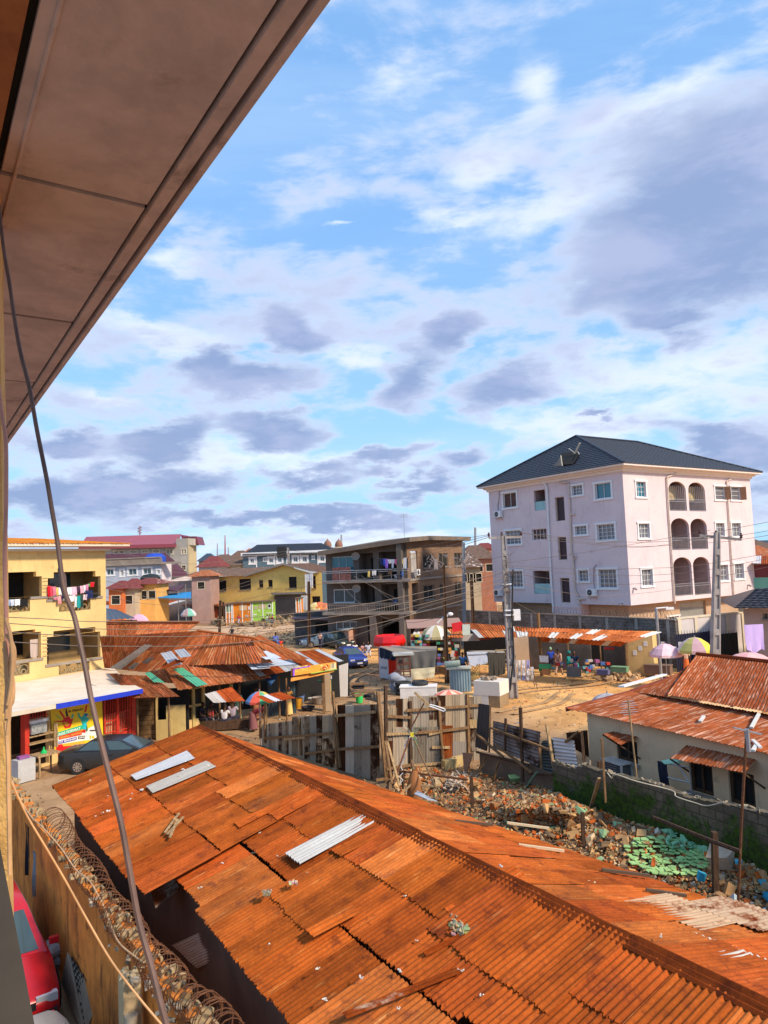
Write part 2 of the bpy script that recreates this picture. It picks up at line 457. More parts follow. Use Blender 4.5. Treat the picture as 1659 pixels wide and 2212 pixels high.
gm_=N.math('ADD',gm_,N.math('MULTIPLY',N.math('SUBTRACT',nf,.5),1.3))
gmask=N.ss(gm_,.0,.38)
wm_=N.math('ADD',field(WHITEC),N.math('MULTIPLY',N.math('SUBTRACT',nf,.5),3.0))
wm_=N.math('ADD',wm_,N.math('MULTIPLY',N.math('SUBTRACT',nb,.5),1.6))
wmask=N.math('MULTIPLY',N.ss(wm_,-.05,.95),.85)
veil=N.math('MULTIPLY',N.ss(N.noise(scaled(N,cp,(.8,2.0,1)),1.0,8,.6,.6),.42,.80),.42)
k0=N.mix(1.0,sky.outputs[0],(1.35,1.62,1.75),'MULTIPLY')
hz=N.ss(dz,.42,0.0)
k0=N.mix(.75,k0,(1.85,3.75,6.9))
k0=N.mix(N.math('MULTIPLY',hz,.75),k0,(3.3,5.6,7.6))
k1=N.mix(veil,k0,(4.6,5.9,7.6))
k2=N.mix(wmask,k1,(6.3,6.8,7.7))
core=N.ss(gm_,.08,.75)
gc=N.mix(core,(4.9,5.6,7.1),(2.1,2.8,4.6))
gc=N.mix(N.math('MULTIPLY',N.ss(nf,.45,.7),.45),gc,(4.1,4.4,6.3))
k3=N.mix(N.math('MULTIPLY',gmask,.93),k2,gc)
k4=N.mix(N.ss(dz,0.0,-.05),k3,(2.2,1.9,1.6))
N.l.new(k4,bg.inputs[0])
SC.view_settings.view_transform='Standard';SC.view_settings.look='None';SC.view_settings.exposure=0.58;SC.view_settings.gamma=1
M_TINT=tinted('painted');M_CLOTH=tinted('cloth',.95,.15,0,.1,5,.3);M_SHEET=sheetmat()
M_STONE=tinted('stone',.95,.45,0,.15,4,.5)
M_WOOD=wood('wood',(.30,.17,.08));M_DWOOD=wood('dark_wood',(.11,.06,.035));M_PWOOD=wood('pale_wood',(.52,.34,.17))
M_GLASS=glass('glass');M_TEAL=glass('teal_glass',(.01,.10,.14));M_CURT=plain('curtain_dark',(.13,.07,.06),.9,0,.5,4)
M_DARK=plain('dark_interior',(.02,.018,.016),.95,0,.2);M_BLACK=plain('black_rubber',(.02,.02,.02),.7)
M_WHITE=plain('white_paint',(.75,.75,.76),.5,0,.1);M_ALU=plain('aluminium',(.5,.5,.52),.35,.6,.1)
M_CONC=wall('concrete',(.34,.29,.24),(.24,.2,.17));M_CPOLE=wall('pole_concrete',(.40,.36,.34),(.26,.23,.22),sa=.25,scale=1.2)
M_WIRE=plain('wire',(.22,.17,.13),.6,0,.1);M_RUSTY=plain('rusty_iron',(.15,.055,.02),.8,0,.5,12)
M_STEEL=plain('steel',(.4,.4,.42),.4,.5,.2)
M_CHROME=plain('chrome',(.6,.6,.62),.2,.9,.1)
def soil(x,y):
 k=noise.noise(V((x*.06,y*.06,1)))*.5+noise.noise(V((x*.25,y*.25,4)))*.25
 orange=V((.84,.46,.17));brown=V((.42,.26,.14));dark=V((.17,.115,.07));tan=V((.58,.37,.22));conc=V((.26,.21,.17))
 c=brown.copy()
 def sm(v,a,b):v=(v-a)/(b-a);v=min(max(v,0),1);return v*v*(3-2*v)
 t=sm(x+.42*(y-40)+6*k,4.0,8.5)*sm(y,24,28)
 c=c.lerp(orange,t)
 lot=sm(29.5-y+1.5*k-.1*x,0,1.5)*sm(x+.62*(y-14.5),0,1)
 c=c.lerp(dark,lot*.8)
 al=sm(-(x+.58*(y-12)+5.0),0,1)*sm(22-y,0,4)
 c=c.lerp(conc,al)
 far=sm(y,70,95)
 c=c.lerp(tan if k>-.1 else V((.42,.27,.16)),far*.8)
 return c*(1+.35*k)
def ring(a,b,n):return[a+(b-a)*i/n for i in range(n+1)]
xs=[-2500,-900,-400,-200,-120,-80]+ring(-60,60,150)+[80,120,200,400,900,2500]
ys=[-300,-60,-10]+ring(2,100,160)+[104,108,113,120,130,145,165,200,260,400,700,1400,4000]
vs=[];cl=[]
for y in ys:
 for x in xs:
  z=0
  if-60<=x<=60 and 2<=y<=100:
   z=.05*noise.noise(V((x*.5,y*.5,0)))+.03*noise.noise(V((x*1.7,y*1.7,3)))
  vs.append((x,y,z-.02));cl.append(soil(x,y))
nx_=len(xs);fs=[(j*nx_+i,j*nx_+i+1,(j+1)*nx_+i+1,(j+1)*nx_+i)for j in range(len(ys)-1)for i in range(nx_-1)]
me=bpy.data.meshes.new('ground');me.from_pydata(vs,[],fs)
at=me.attributes.new('tint','FLOAT_COLOR','CORNER');buf=[]
for f in fs:
 for i in f:buf+=[cl[i].x,cl[i].y,cl[i].z,1]
at.data.foreach_set('color',buf)
m,N,b=newmat('soil');co=objco(N);t,a=tintnode(N)
n1=N.noise(co,.35,8,.7,.4);n2=N.noise(co,3.5,6,.7,.3);n3=N.noise(co,22,3,.7);n4=N.noise(scaled(N,co,(1,.4,1)),1.2,7,.72,1.0)
c=N.mix(N.ss(n1,.38,.62),t,N.mix(1.0,t,(.72,.66,.6),'MULTIPLY'))
c=N.mix(N.math('MULTIPLY',N.ss(n4,.52,.68),.5),c,N.mix(1.0,t,(1.25,1.3,1.35),'MULTIPLY'))
c=N.mix(N.math('MULTIPLY',N.ss(n2,.58,.72),.55),c,N.mix(1.0,t,(.45,.38,.33),'MULTIPLY'))
c=N.mix(N.math('MULTIPLY',N.ss(n3,.62,.7),.5),c,N.mix(1.0,t,(1.5,1.5,1.5),'MULTIPLY'))
c=N.mix(N.math('MULTIPLY',N.ss(n3,.38,.3),.5),c,N.mix(1.0,t,(.5,.45,.4),'MULTIPLY'))
setb(N,b,c,.95,0,.1);bump(N,b,N.math('ADD',n2,N.math('MULTIPLY',n3,.4)),.6,.06)
me.materials.append(m);go=bpy.data.objects.new('ground',me);COL.objects.link(go);tag(go,kind='structure')
ml=MB()
pts=[(0,1352,1398),(472,1352,1386),(580,1338,1366),(640,1333,1362),(900,1322,1350)]
m_road=plain('road_dirt',(.60,.40,.25),.95,0,.25,.8,.1,.3)
for(x0,a0,b0),(x1,a1,b1)in zip(pts,pts[1:]):
 q=[G((x0,b0),.01),G((x1,b1),.01),G((x1,a1),.01),G((x0,a0),.01)]
 n_=6
 for i in range(n_):
  for j in range(2):
   s0,s1,t0,t1=i/n_,(i+1)/n_,j/2,(j+1)/2
   ml.face([bil(q,s0,t0),bil(q,s1,t0),bil(q,s1,t1),bil(q,s0,t1)])
tag(ml.build('road',m_road),kind='structure')
HS=H+1.3
nb_root=thing('near_building','brown underside of the overhanging roof and rough wall edge filling the upper left corner','building',(-1.6,2.0,0))
so_n=V((.833,.553,0));so_d=V((-.553,.833,0))
po,pi_=G((690,0),HS),G((75,0),HS)
k_out,k_in=po.dot(so_n),pi_.dot(so_n)
def sp_(k,t,z=HS):return so_n*k+so_d*t+V((0,0,z))
m_sof=wall('soffit_board',(.64,.53,.54),(.48,.40,.42),stain=(.10,.06,.05),sa=.5,scale=3.5,streak=.2,bs=.35)
m_sof2=wall('soffit_inner',(.40,.17,.08),(.3,.12,.06),stain=(.05,.02,.015),sa=.5,scale=3)
joint=[G((13,375),HS).dot(so_d),G((0,675),HS).dot(so_d),G((0,820),HS).dot(so_d)]
gap=joint[1]-joint[0];ts=[joint[0]-3*gap,joint[0]-2*gap,joint[0]-gap]+joint+[joint[2]+gap*i for i in range(1,6)]
ts[2]=joint[0]-1.6*gap
sw=.075
for a_,b_ in zip(ts,ts[1:]):
 mbx=MB();e=.014
 mbx.box(sp_(k_in+.012,a_+e),so_n*(k_out-sw-k_in-.02),so_d*(b_-a_-2*e),V((0,0,.02)))
 mbx.build('ceiling_board',m_sof,nb_root)
mbx=MB();mbx.box(sp_(k_in-1.5,ts[0],HS+.001),so_n*1.49,so_d*(ts[-1]-ts[0]),V((0,0,.02)));mbx.build('balcony_ceiling',m_sof2,nb_root)
mbx=MB();mbx.box(sp_(k_out-sw+.004,ts[0],HS-.012),so_n*(.042),so_d*(ts[-1]-ts[0]),V((0,0,.03)));mbx.build('soffit_batten',m_sof,nb_root)
mbx=MB()
for a_,b_ in zip(ts[::2],ts[2::2]):mbx.box(sp_(k_out-.012,a_+.004,HS-.02),so_n*.022,so_d*(b_-a_-.008),V((0,0,.2)))
mbx.build('fascia_board',m_sof,nb_root)
mbx=MB();mbx.box(sp_(k_in-1.5,ts[0],HS+.025),so_n*(k_out-k_in+1.48),so_d*(ts[-1]-ts[0]),V((0,0,.12)));mbx.build('roof_deck',M_DARK,nb_root)
mbx=MB();mbx.tube([sp_(k_in+.05+.0*i,ts[0]+(ts[-1]-ts[0])*i/10,HS-.004)for i in range(11)],.006,6);mbx.build('ceiling_cable',m_sof,nb_root,True)
e0,e1=AT((-1,700),2.0),AT((19,2000),2.0)
dd=(e1-e0)/(e0.z-e1.z)
top=e0+dd*(e0.z-HS);bot=e0+dd*(e0.z-3.2)
m_plas=wall('rough_plaster',(.80,.48,.16),(.62,.32,.09),stain=(.12,.04,.02),sa=.5,scale=7,streak=.3,bs=.9,thr=.5)
mbx=MB();pts=[]
for i in range(41):
 p=top.lerp(bot,i/40);pts.append(p+V((.004*noise.noise(V((i*.7,0,0))),0,0)))
for a_,b_ in zip(pts,pts[1:]):
 mbx.face([a_,b_,b_+V((-.9,.05,0)),a_+V((-.9,.05,0))]);mbx.face([a_,a_+V((-.3,.6,0)),b_+V((-.3,.6,0)),b_])
mbx.build('wall_corner',m_plas,nb_root)
mbx=MB();p0,p1=AT((-30,1840),1.15),AT((44,2260),.95)
mbx.beam(p0+V((-.012,0,0)),p1+V((-.012,0,0)),.05,.05);mbx.build('window_ledge',plain('grey_ledge',(.055,.045,.035),.9),nb_root)
def cable(name,px,ds,r,mat,label,cat='cable',n=8,group=None):
 P=[]
 for i,(x,y)in enumerate(px):
  d_=ds if not isinstance(ds,tuple)else ds[0]+(ds[1]-ds[0])*i/(len(px)-1)
  P.append(AT((x,y),d_))
 Q=[]
 for i in range(len(P)-1):
  a,b_,c_,d_=P[max(i-1,0)],P[i],P[i+1],P[min(i+2,len(P)-1)]
  for k in range(5):
   t=k/5
   Q.append(.5*((2*b_)+(c_-a)*t+(2*a-5*b_+4*c_-d_)*t*t+(3*b_-a-3*c_+d_)*t**3))
 Q.append(P[-1])
 R_=r if not isinstance(r,tuple)else[r[0]+(r[1]-r[0])*i/(len(Q)-1)for i in range(len(Q))]
 m=MB();m.tube(Q,R_,n);o=m.build(name,mat,None,True,origin=Q[-1])
 return tag(o,label,cat,group)
M_CAB=plain('cable_brown',(.16,.09,.07),.5,0,.4,9);M_CABO=plain('cable_tan',(.62,.36,.17),.5,0,.3,9)
cable('service_cable',[(-3,440),(8,540),(20,610),(30,680),(44,760),(64,840),(80,930),(100,1030),(112,1100),(124,1170),(133,1240),(142,1285),(160,1330),(172,1385),(184,1440),(197,1510),(215,1590),(240,1690),(262,1780),(280,1880),(300,1990),(325,2080),(345,2160),(372,2260)],(1.7,1.35),(.0042,.0062),M_CAB,'thick dark cable hanging from the roof edge past the whole street')
o=MB();o.tube([AT((129,1228),1.57),AT((134,1245),1.56),AT((136,1262),1.555),AT((141,1290),1.55)],[.0045,.0085,.008,.005],8);o.c((.1,.06,.05))
tag(o.build('cable_splice',M_CAB,None,True),'taped splice swelling on the thick dark cable','splice')
cable('pink_cable',[(-4,830),(5,900),(13,960),(13,1100),(10,1200),(12,1290),(14,1380),(16,1460),(12,1540)],1.8,.005,plain('cable_pink',(.55,.26,.2),.5),'pinkish cable running down the wall edge at far left')
BUN=[[(12,1335),(22,1370),(27,1420),(24,1480),(15,1530)],[(14,1370),(30,1400),(29,1440),(16,1500),(14,1560)],[(10,1385),(12,1430),(15,1480),(22,1520),(14,1600)],[(18,1375),(26,1400),(18,1450),(26,1500),(20,1530),(12,1560)],[(8,1400),(18,1440),(28,1470),(28,1510),(22,1525)],[(12,1560),(17,1640),(18,1720),(20,1820),(21,1900)]]
bm_=MB()
for i,l in enumerate(BUN):
 P=[AT(p,1.75+.01*i)for p in l];Q=[]
 for k in range(len(P)-1):
  a,b_,c_,d_=P[max(k-1,0)],P[k],P[k+1],P[min(k+2,len(P)-1)]
  for j in range(5):
   t=j/5;Q.append(.5*((2*b_)+(c_-a)*t+(2*a-5*b_+4*c_-d_)*t*t+(3*b_-a-3*c_+d_)*t**3))
 bm_.tube(Q,.0046,7)
tag(bm_.build('cable_bundle',M_CABO,None,True),'looped bundle of tan cables tied beside the wall edge','cable')
cable('clothes_wire',[(12,1668),(35,1712),(60,1765),(100,1832),(140,1900),(190,1990),(240,2075),(300,2155),(372,2240)],(2.6,2.2),.0032,M_CABO,'thin tan wire sagging diagonally over the alley to the bottom edge')
RZ,EZ=3.6,2.7
R0,R1=G((430,1572),RZ),G((1659,2185),RZ)
ru_=(R1-R0).normalized();R2=R0+ru_*((R1-R0).length+6)
def alongR(p):return R0+ru_*((p-R0).dot(ru_))
fr=thing('rusty_roofed_house','long low house under a patched orange rust corrugated gable roof filling the foreground','house',(0,9,0))
A0,A1=G((113,1698),EZ),G((316,1935),EZ)
B0,B1=G((377,1894),EZ),G((640,2215),EZ)
B2=B0+(B1-B0).normalized()*((B1-B0).length+7)
def orust(k,r,br=0):
 x=random.choice([1,1.05,.85,.7,1.25,.95,1.1,.6,1.0,.8])*(1+br)
 if rnd()<.15:return(x*1.3,x*1.7,x*2.2,.86)
 return(x,x*ru(.85,1.1),x*ru(.8,1.1),1.0)
S_OR=sheetmat('rust_orange',(.52,.115,.018),(.15,.035,.014),(.80,.36,.11))
sA=MB();HA0=R0.copy();HA1=alongR(A1)
nA=(HA0-A0).cross(A1-A0).normalized();nA=nA if nA.z>0 else-nA
LA=(HA1-HA0).length;cA=max(4,round(LA/.62))
roofq(sA,(A0,A1,HA1,HA0),cA,3,.076,.0095,orust,.22,.14,.02,4,4,.018,n=nA,grp=3)
HB1=alongR(B1);HB2=R0+ru_*((B2-R0).dot(ru_))
LB=(HB2-HA1).length;cB=round(LB/.66)
BB0=B0
roofq(sA,(BB0,B2,HB2,HA1),cB,3,.076,.012,orust,.26,.14,.02,6,4,.02,n=nA,grp=3)
sA.build('roof_slope',S_OR,fr,50)
C0,C1=G((660,1650),EZ),G((1000,1757),EZ);C2=G((1659,1976),EZ)
cd=(C2-C1).normalized();CE=C2+cd*6
C1.z=C2.z=CE.z=EZ-.05;CS=C1+cd*((R0-C1).dot(cd))
sC=MB();q=(CE,CS,R0,R0+ru_*((CE-R0).dot(ru_)))
nC=(q[3]-q[0]).cross(q[1]-q[0]).normalized();nC=nC if nC.z>0 else-nC
roofq(sC,q,30,3,.076,.0085,lambda k,r:orust(k,r,.12),.15,.14,.014,4,3,.02,n=nC)
sC.build('roof_slope',S_OR,fr,50)
rc=MB()
segs=[(0,.28),(.275,.47),(.465,.66),(.655,.84),(.835,1.0)]
for i,(a_,b_)in enumerate(segs):
 pa,pb=R0.lerp(R2,a_),R0.lerp(R2,b_);h=.06+.012*(i%2)
 nl,nr=V((-.837,-.547,0)),V((.837,.547,0))
 prof=[(-.17,-.05),(-.14,-.02),(-.11,-.03),(-.07,.01),(-.04,.0),(0,.04),(.04,.0),(.07,.01),(.12,-.03),(.17,-.06)]
 rc.c(.75,.7,.7,1.0)if i!=1 else rc.c(1.0,.9,.85,1.0)
 ns=8
 for j in range(ns):
  for(x0,z0),(x1,z1)in zip(prof,prof[1:]):
   P=[]
   for(x,z,t)in((x0,z0,j/ns),(x1,z1,j/ns),(x1,z1,(j+1)/ns),(x0,z0,(j+1)/ns)):
    wv=.012*noise.noise(V((t*6+i*9,x*3,0)))
    P.append(pa.lerp(pb,t)+nr*x*(1+.1*wv)+V((0,0,z+h+wv)))
   L_=(pb-pa).length
   rc.face(P,[(x0+i,L_*j/ns),(x1+i,L_*j/ns),(x1+i,L_*(j+1)/ns),(x0+i,L_*(j+1)/ns)])
rc.build('ridge_cap',sheetmat('rust_dark',(.34,.07,.012),(.10,.022,.01),(.50,.18,.06)),fr)
def onplane(p,n,q):
 d=ray(p);k=(n.dot(q-CAM))/n.dot(d);return CAM+d*k
def onA(x,y):return onplane((x,y),nA,A0+nA*.085)
nC2=(C1-C2).cross(R1-C2).normalized();nC2=nC2 if nC2.z>0 else-nC2
def onC(x,y):return onplane((x,y),nC,C2+nC*.06)
def patch(px,tint,on,wave=.076,amp=.012,label='roof_sheet',lift=.02,nseg=4,sub=6):
 m=MB(tuple(tint));q=[on(*p)for p in px];corr(m,q,wave=wave,amp=amp,lift=lift,nseg=nseg,sub=sub,n=(nA if on is onA else nC))
 return m.build(label,M_SHEET,fr,50)
patch([(616,1845),(650,1869),(832,1769),(797,1751)],(.52,.52,.50,.25),onA,amp=.018)['label']='bright white translucent roof sheet'
patch([(283,1676),(295,1687),(422,1640),(404,1623)],(.48,.50,.53,.25),onA,amp=.016)
patch([(316,1700),(331,1715),(468,1658),(446,1645)],(.42,.40,.36,.3),onA,amp=.016)
pt=[([(715,1838),(737,1852),(845,1796),(822,1785)],(.9,.9,.8,.72)),([(960,1965),(985,1985),(1135,1890),(1110,1872)],(1.5,1.3,1.1,.9)),([(915,2060),(922,2068),(1128,1963),(1118,1957)],(.5,.34,.2,.6)),([(740,2190),(752,2205),(1000,2105),(985,2092)],(.5,.36,.24,.6)),([(1320,2190),(1345,2212),(1440,2165),(1420,2140)],(.7,.65,.55,.5)),([(505,1778),(518,1790),(640,1728),(628,1718)],(1.25,1.2,1.1,1.0)),([(1440,2230),(1475,2260),(1640,2175),(1600,2150)],(1.4,1.3,1.2,.85)),([(660,2010),(680,2028),(780,1975),(760,1955)],(1.3,1.3,1.1,1.0))]
for px,t in pt:
 m=MB(t);corr(m,[onA(*p)for p in px],wave=.076,amp=.01,lift=.018,nseg=3,sub=6,n=nA);m.build('roof_sheet',S_OR,fr,50)
for px,t in[([(1660,2130),(1600,2110),(1480,2065),(1659,2060)],(.58,.55,.48,.25)),([(1545,1990),(1450,1985),(1400,1968),(1500,1962)],(.55,.36,.2,.4)),([(1659,1990),(1560,1985),(1540,1975),(1640,1968)],(.5,.34,.2,.45))]:
 m=MB(t);c_=onC(sum(p[0]for p in px)/4,sum(p[1]for p in px)/4);up_=nC.cross(cd).normalized();up_=up_ if up_.z>0 else-up_;hw=1.1 if t[3]<.3 else .55;hl=.45 if t[3]<.3 else .6
 corr(m,[c_+cd*hw-up_*hl,c_-cd*hw-up_*hl,c_-cd*hw+up_*hl,c_+cd*hw+up_*hl],wave=.076,amp=.01,lift=.055,nseg=3,sub=6,n=nC);m.build('roof_sheet',M_SHEET,fr,50)
wl=MB();wz=EZ-.15
def inset(p,k):return V((p.x+.837*k,p.y+.547*k,0))
a_,b_=inset(A0,.45)+ru_*.3,inset(B0,.3);c_=inset(B2,.35)
for p,q in((a_,b_),(b_,c_)):
 wl.face([V((p.x,p.y,0)),V((q.x,q.y,0)),V((q.x,q.y,wz)),V((p.x,p.y,wz))])
g1=inset(A0,.45)+ru_*.3;g2=V((CS.x,CS.y,0))-V((.837,.547,0))*.3+ru_*.3
wl.face([V((g2.x,g2.y,0)),V((g1.x,g1.y,0)),V((g1.x,g1.y,wz)),V(((g1.x+g2.x)/2,(g1.y+g2.y)/2,RZ-.1)),V((g2.x,g2.y,wz))])
e1=V((CE.x,CE.y,0))-V((.837,.547,0))*.3
wl.face([V((g2.x,g2.y,0)),V((e1.x,e1.y,0)),V((e1.x,e1.y,wz)),V((g2.x,g2.y,wz))])
wl.build('wall',wall('block_dark',(.20,.15,.11),(.12,.09,.07)),fr)
gb=MB();gb.beam(A0+V((0,0,-.03)),R0+V((0,0,-.03)),.03,.1);gb.beam(R0+V((0,0,-.03)),CS+V((0,0,-.03)),.03,.1);gb.build('gable_board',M_DWOOD,fr)
def leanto(px,z0,z1,tint,label):
 m=MB(tint);q=[G(px[0],z0),G(px[1],z0),G(px[2],z1),G(px[3],z1)]
 corr(m,q,wave=.076,amp=.012,nseg=2);return tag(m.build('tin_sheet',M_SHEET,None,50),label,'tin sheet')
leanto([(372,2042),(425,2092),(488,2062),(440,2010)],1.3,1.9,(.72,.70,.62,.1),'pale grey corrugated sheet low in the gap under the big roof')
leanto([(326,1925),(336,1962),(388,1920),(376,1895)],2.2,2.4,(.34,.29,.22,.5),'small weathered tin sheet under the notch of the big roof eave')
def lump(px,on,r,col,label,n=14,spread=1.0,name='litter',cat='rubbish',elong=(1,1)):
 m=MB();c=on(*px)
 for i in range(n):
  k=V((ru(-1,1)*r*spread*elong[0],ru(-1,1)*r*spread*elong[1],ru(0,.5)*r))
  cc=[x*ru(.6,1.15)for x in col];m.c(cc);m.chunk(c+k,r*ru(.25,.55))
 return tag(m.build(name,M_STONE),label,cat)
lump((992,2000),onA,.085,(.5,.42,.26),'pile of pale dried rubbish on the middle of the rusty roof',34,1.5,'rubbish_pile','rubbish',(.8,1.7))
lump((634,1910),onA,.06,(.75,.52,.42),'pinkish scrap lump left of the rubbish pile on the roof',14)
lump((575,1930),onA,.06,(.45,.36,.25),'greyish brown clump lying on the roof near the lower eave',16)
lump((665,1655+230),onA,.02,(.6,.5,.4),'tiny stone by the white roof sheet',3)
st=MB().c(.75,.66,.45)
for(x0,y0,x1,y1)in((357,1802,388,1762),(362,1806,397,1770),(368,1812,385,1775)):
 st.beam(onA(x0,y0)+nA*.03,onA(x1,y1)+nA*.05,.045,.02)
tag(st.build('timber_offcuts',M_PWOOD),'three pale timber offcuts fanned on a hole in the roof','timber')
for(x,y,r_)in[(450,1655,.05),(395,1663,.035),(436,1665,.03),(236,1752,.04),(222,1756,.03),(205,1764,.02),(234,1720,.02),(285,1715,.02),(196,1687,.03),(306,1707,.04),(282,1727,.025),(432,1859+60,.03),(866,1798+300,.03),(1000,2100,.025),(1430,2005-300+320,.03),(688,2093,.03),(778,2113,.03),(583,2040,.02),(700,2140+20,.03),(905,1876,.02),(1085,1872,.03),(1040,2150,.02),(1215,2130,.02),(480,1865,.02),(560,1800,.02),(600,1850,.018),(900,2033,.018),(875,1937,.018),(1290,2042,.02),(860,2180,.02),(990,2035+60,.015)]:
 m=MB();c=random.choice([(.8,.78,.72),(.65,.6,.5),(.75,.7,.65)]);m.c(c)
 for _ in range(4):m.chunk(onA(x,y)+V((ru(-r_,r_),ru(-r_,r_),.01)),r_*.5,.6)
 tag(m.build('stone_chip',M_STONE),'small pale stone chip lying on the rusty foreground roof','stone','pale chips scattered on the foreground roof')
for(x,y)in[(983,1779),(1095,1783),(1300,1856+30),(1120,1772+60),(1395,1930),(1225,1905)]:
 a_=onC(x,y);b_=onC(x+ru(60,110),y+ru(8,16));m=MB().c(random.choice([(.12,.08,.05),(.7,.55,.35)]))
 m.beam(a_+nC*.05,b_+nC*.05,.04,.04)
 tag(m.build('timber_strip',M_TINT),'thin weathered timber strip lying flat on the far roof slope','timber','timber strips on the far slope of the foreground roof')
WT=2.4
w0,w1=G((20,1703),WT),G((311,2079),WT)
wd=(w1-w0).normalized();wn=V((wd.y,-wd.x,0));wn=wn if wn.x>0 else-wn
Wa,Wb=w0-wd*4.5,w1+wd*7
cw=thing('compound_wall','tall stained ochre block wall with broken rough top running beside the alley','wall',(w0.x,w0.y,0))
mm=MB();L_=(Wb-Wa).length;ns=int(L_/.23);th=.24
for i in range(ns):
 a_,b_=Wa+wd*(L_*i/ns),Wa+wd*(L_*(i+1)/ns)
 zt=WT+.05*noise.noise(V((i*.9,3,0)))+ru(-.04,.04);zt=max(zt,2.2)
 mm.box(V((a_.x,a_.y,0)),b_-a_,wn*th,V((0,0,zt)))
cw_m=wall('ochre_stained',(.82,.27,.045),(.48,.15,.03),stain=(.03,.018,.01),sa=.75,scale=1.3,streak=.7,bs=.5,thr=.5,sx=1.4)
mm.build('wall_body',cw_m,cw)
mm=MB()
for i in range(150):
 t=ru(0,L_);p=Wa+wd*t+wn*ru(-.03,th+.05);p.z=WT+ru(-.06,.05)
 g=ru(.7,1.1);mm.c(.42*g,.30*g,.16*g);mm.chunk(p,ru(.04,.11),.7)
for i in range(46):
 t=L_*(i+.5)/46;p=Wa+wd*t+wn*.06;p.z=WT-.02;hh=ru(.05,.14);g=ru(.75,1.05);mm.c(.5*g,.36*g,.2*g)
 mm.box(p,wd*ru(.1,.2),wn*.035,V((0,0,hh)));mm.box(p+wn*.13,wd*ru(.1,.2),wn*.035,V((0,0,hh*.8)))
 mm.box(p+wn*.036,wd*.035,wn*.093,V((0,0,hh*.9)))
mm.build('broken_top_course',M_STONE,cw)
rz=thing('razor_wire','rusty coiled razor wire stretched along the compound wall beside the roof eave','razor wire',(w0.x,w0.y,WT))
pathc=[G(p,WT+.18)for p in[(112,1762),(150,1822),(195,1888),(245,1962),(295,2030),(350,2100),(415,2165),(480,2225),(600,2340)]]
def onpath(P,t):
 t*=len(P)-1;i=min(int(t),len(P)-2);return P[i].lerp(P[i+1],t-i),(P[i+1]-P[i]).normalized()
for ph in(0,pi):
 m=MB();pts=[];turns=46;n_=turns*14
 for i in range(n_+1):
  c,d=onpath(pathc,i/n_);x=d.cross(ZB).normalized();a=2*pi*turns*i/n_+ph
  r_=.21+.03*sin(i*.05);pts.append(c+x*cos(a)*r_+ZB*sin(a)*r_+d*.06*sin(a*.5))
 m.tube(pts,.0075,4,False)
 for i in range(0,len(pts),4):
  m.box(pts[i]-V((.018,.004,.004)),V((.036,0,.004)),V((0,.008,0)),V((0,0,.008)))
 m.build('wire_coil',M_RUSTY,rz)
m=MB()
for i in range(40):c,d=onpath(pathc,ru(0,.75));g=ru(.6,1.2);m.c(.4*g,.33*g,.25*g);m.chunk(c+V((ru(-.25,.15),ru(-.2,.2),ru(-.35,-.1))),ru(.03,.09),.5)
tag(m.build('leaf_litter',M_STONE),'dry leaves and scraps caught under the coiled razor wire','litter',kind='stuff')
pc=G((305,2098),2.3)-wn*.16
col=thing('wall_column','square concrete column standing against the compound wall at the bottom edge','column',(pc.x,pc.y,0))
m=MB();m.bxb((pc.x,pc.y,0),(.24,.24,2.3),atan2(wd.y,wd.x));m.build('shaft',wall('col_conc',(.48,.36,.2),(.36,.26,.15)),col)
m=MB();m.c(.5,.4,.25)
for i in range(10):m.chunk(V((pc.x,pc.y,2.32))+V((ru(-.12,.12),ru(-.12,.12),0)),.06)
m.build('crumbled_top',M_STONE,col)
pp=pc+wd*.22-wn*.05
m=MB();m.tube([V((pp.x,pp.y,0)),V((pp.x,pp.y,1.9))],.09,10);tag(m.build('drain_pipe',wall('pipe_c',(.45,.38,.28),(.3,.24,.17)),None,True),'round concrete pipe standing beside the square column','pipe')
cable('wall_wire',[(16,1660),(40,1720),(68,1765),(90,1785),(130,1830),(165,1880),(195,1905),(225,1960),(240,2000),(260,2040),(311,2080)],(16,10.0),.012,M_CABO,'loose pale wire drooping along the broken wall top')
def hang(px,d,wid,hgt,col,label,name='hanging_cloth',cat='cloth',yaw=.9,group=None,thick=.03):
 m=MB().c(col);c=AT(px,d);R=Matrix.Rotation(yaw,3,'Z');n_=7
 vs=[];
 for j in range(5):
  for i in range(n_+1):
   s=i/n_-.5;t=j/4
   vs.append(c+R@V((s*wid*(1-.15*t+.1*sin(t*5+px[0])),.03*sin(s*14+t*2)*(1+t),-t*hgt*(1+.06*sin(s*9+px[1])))))
 fs=[(j*(n_+1)+i,j*(n_+1)+i+1,(j+1)*(n_+1)+i+1,(j+1)*(n_+1)+i)for j in range(4)for i in range(n_)]
 m.mesh(vs,fs);m.mesh([v+R@V((0,thick,0))for v in vs],fs)
 return tag(m.build(name,M_CLOTH,None,True),label,cat,group)
hd=17.3
wy=atan2(wd.y,wd.x)
hang((60,1782),hd,.45,1.1,(.02,.02,.025),'black jacket hanging on the compound wall over the alley','hanging_jacket','jacket',wy)
hang((75,1840),16.6,.22,.9,(.3,.32,.33),'grey rag hanging beside the black jacket','hanging_rag','rag',wy)
m=MB();c=G((112,2064),.35)
for i in range(22):g=ru(.7,1.1);m.c(.55*g,.52*g,.52*g);m.ell(c+V((ru(-.25,.25),ru(-.25,.25),ru(-.25,.2))),(ru(.1,.2),ru(.1,.2),ru(.08,.16)),7,5)
tag(m.build('rubbish_bag',M_STONE),'pale crumpled rubbish sacks behind the red car mirror','rubbish sack')
q=[G((262-30,2212),.1),G((180,2235),.05),G((132,2120),.25),G((146,2056),.95),G((212,2160),.75)]
sl=MB().c(.36,.26,.18);nn=(q[1]-q[0]).cross(q[3]-q[0]).normalized()
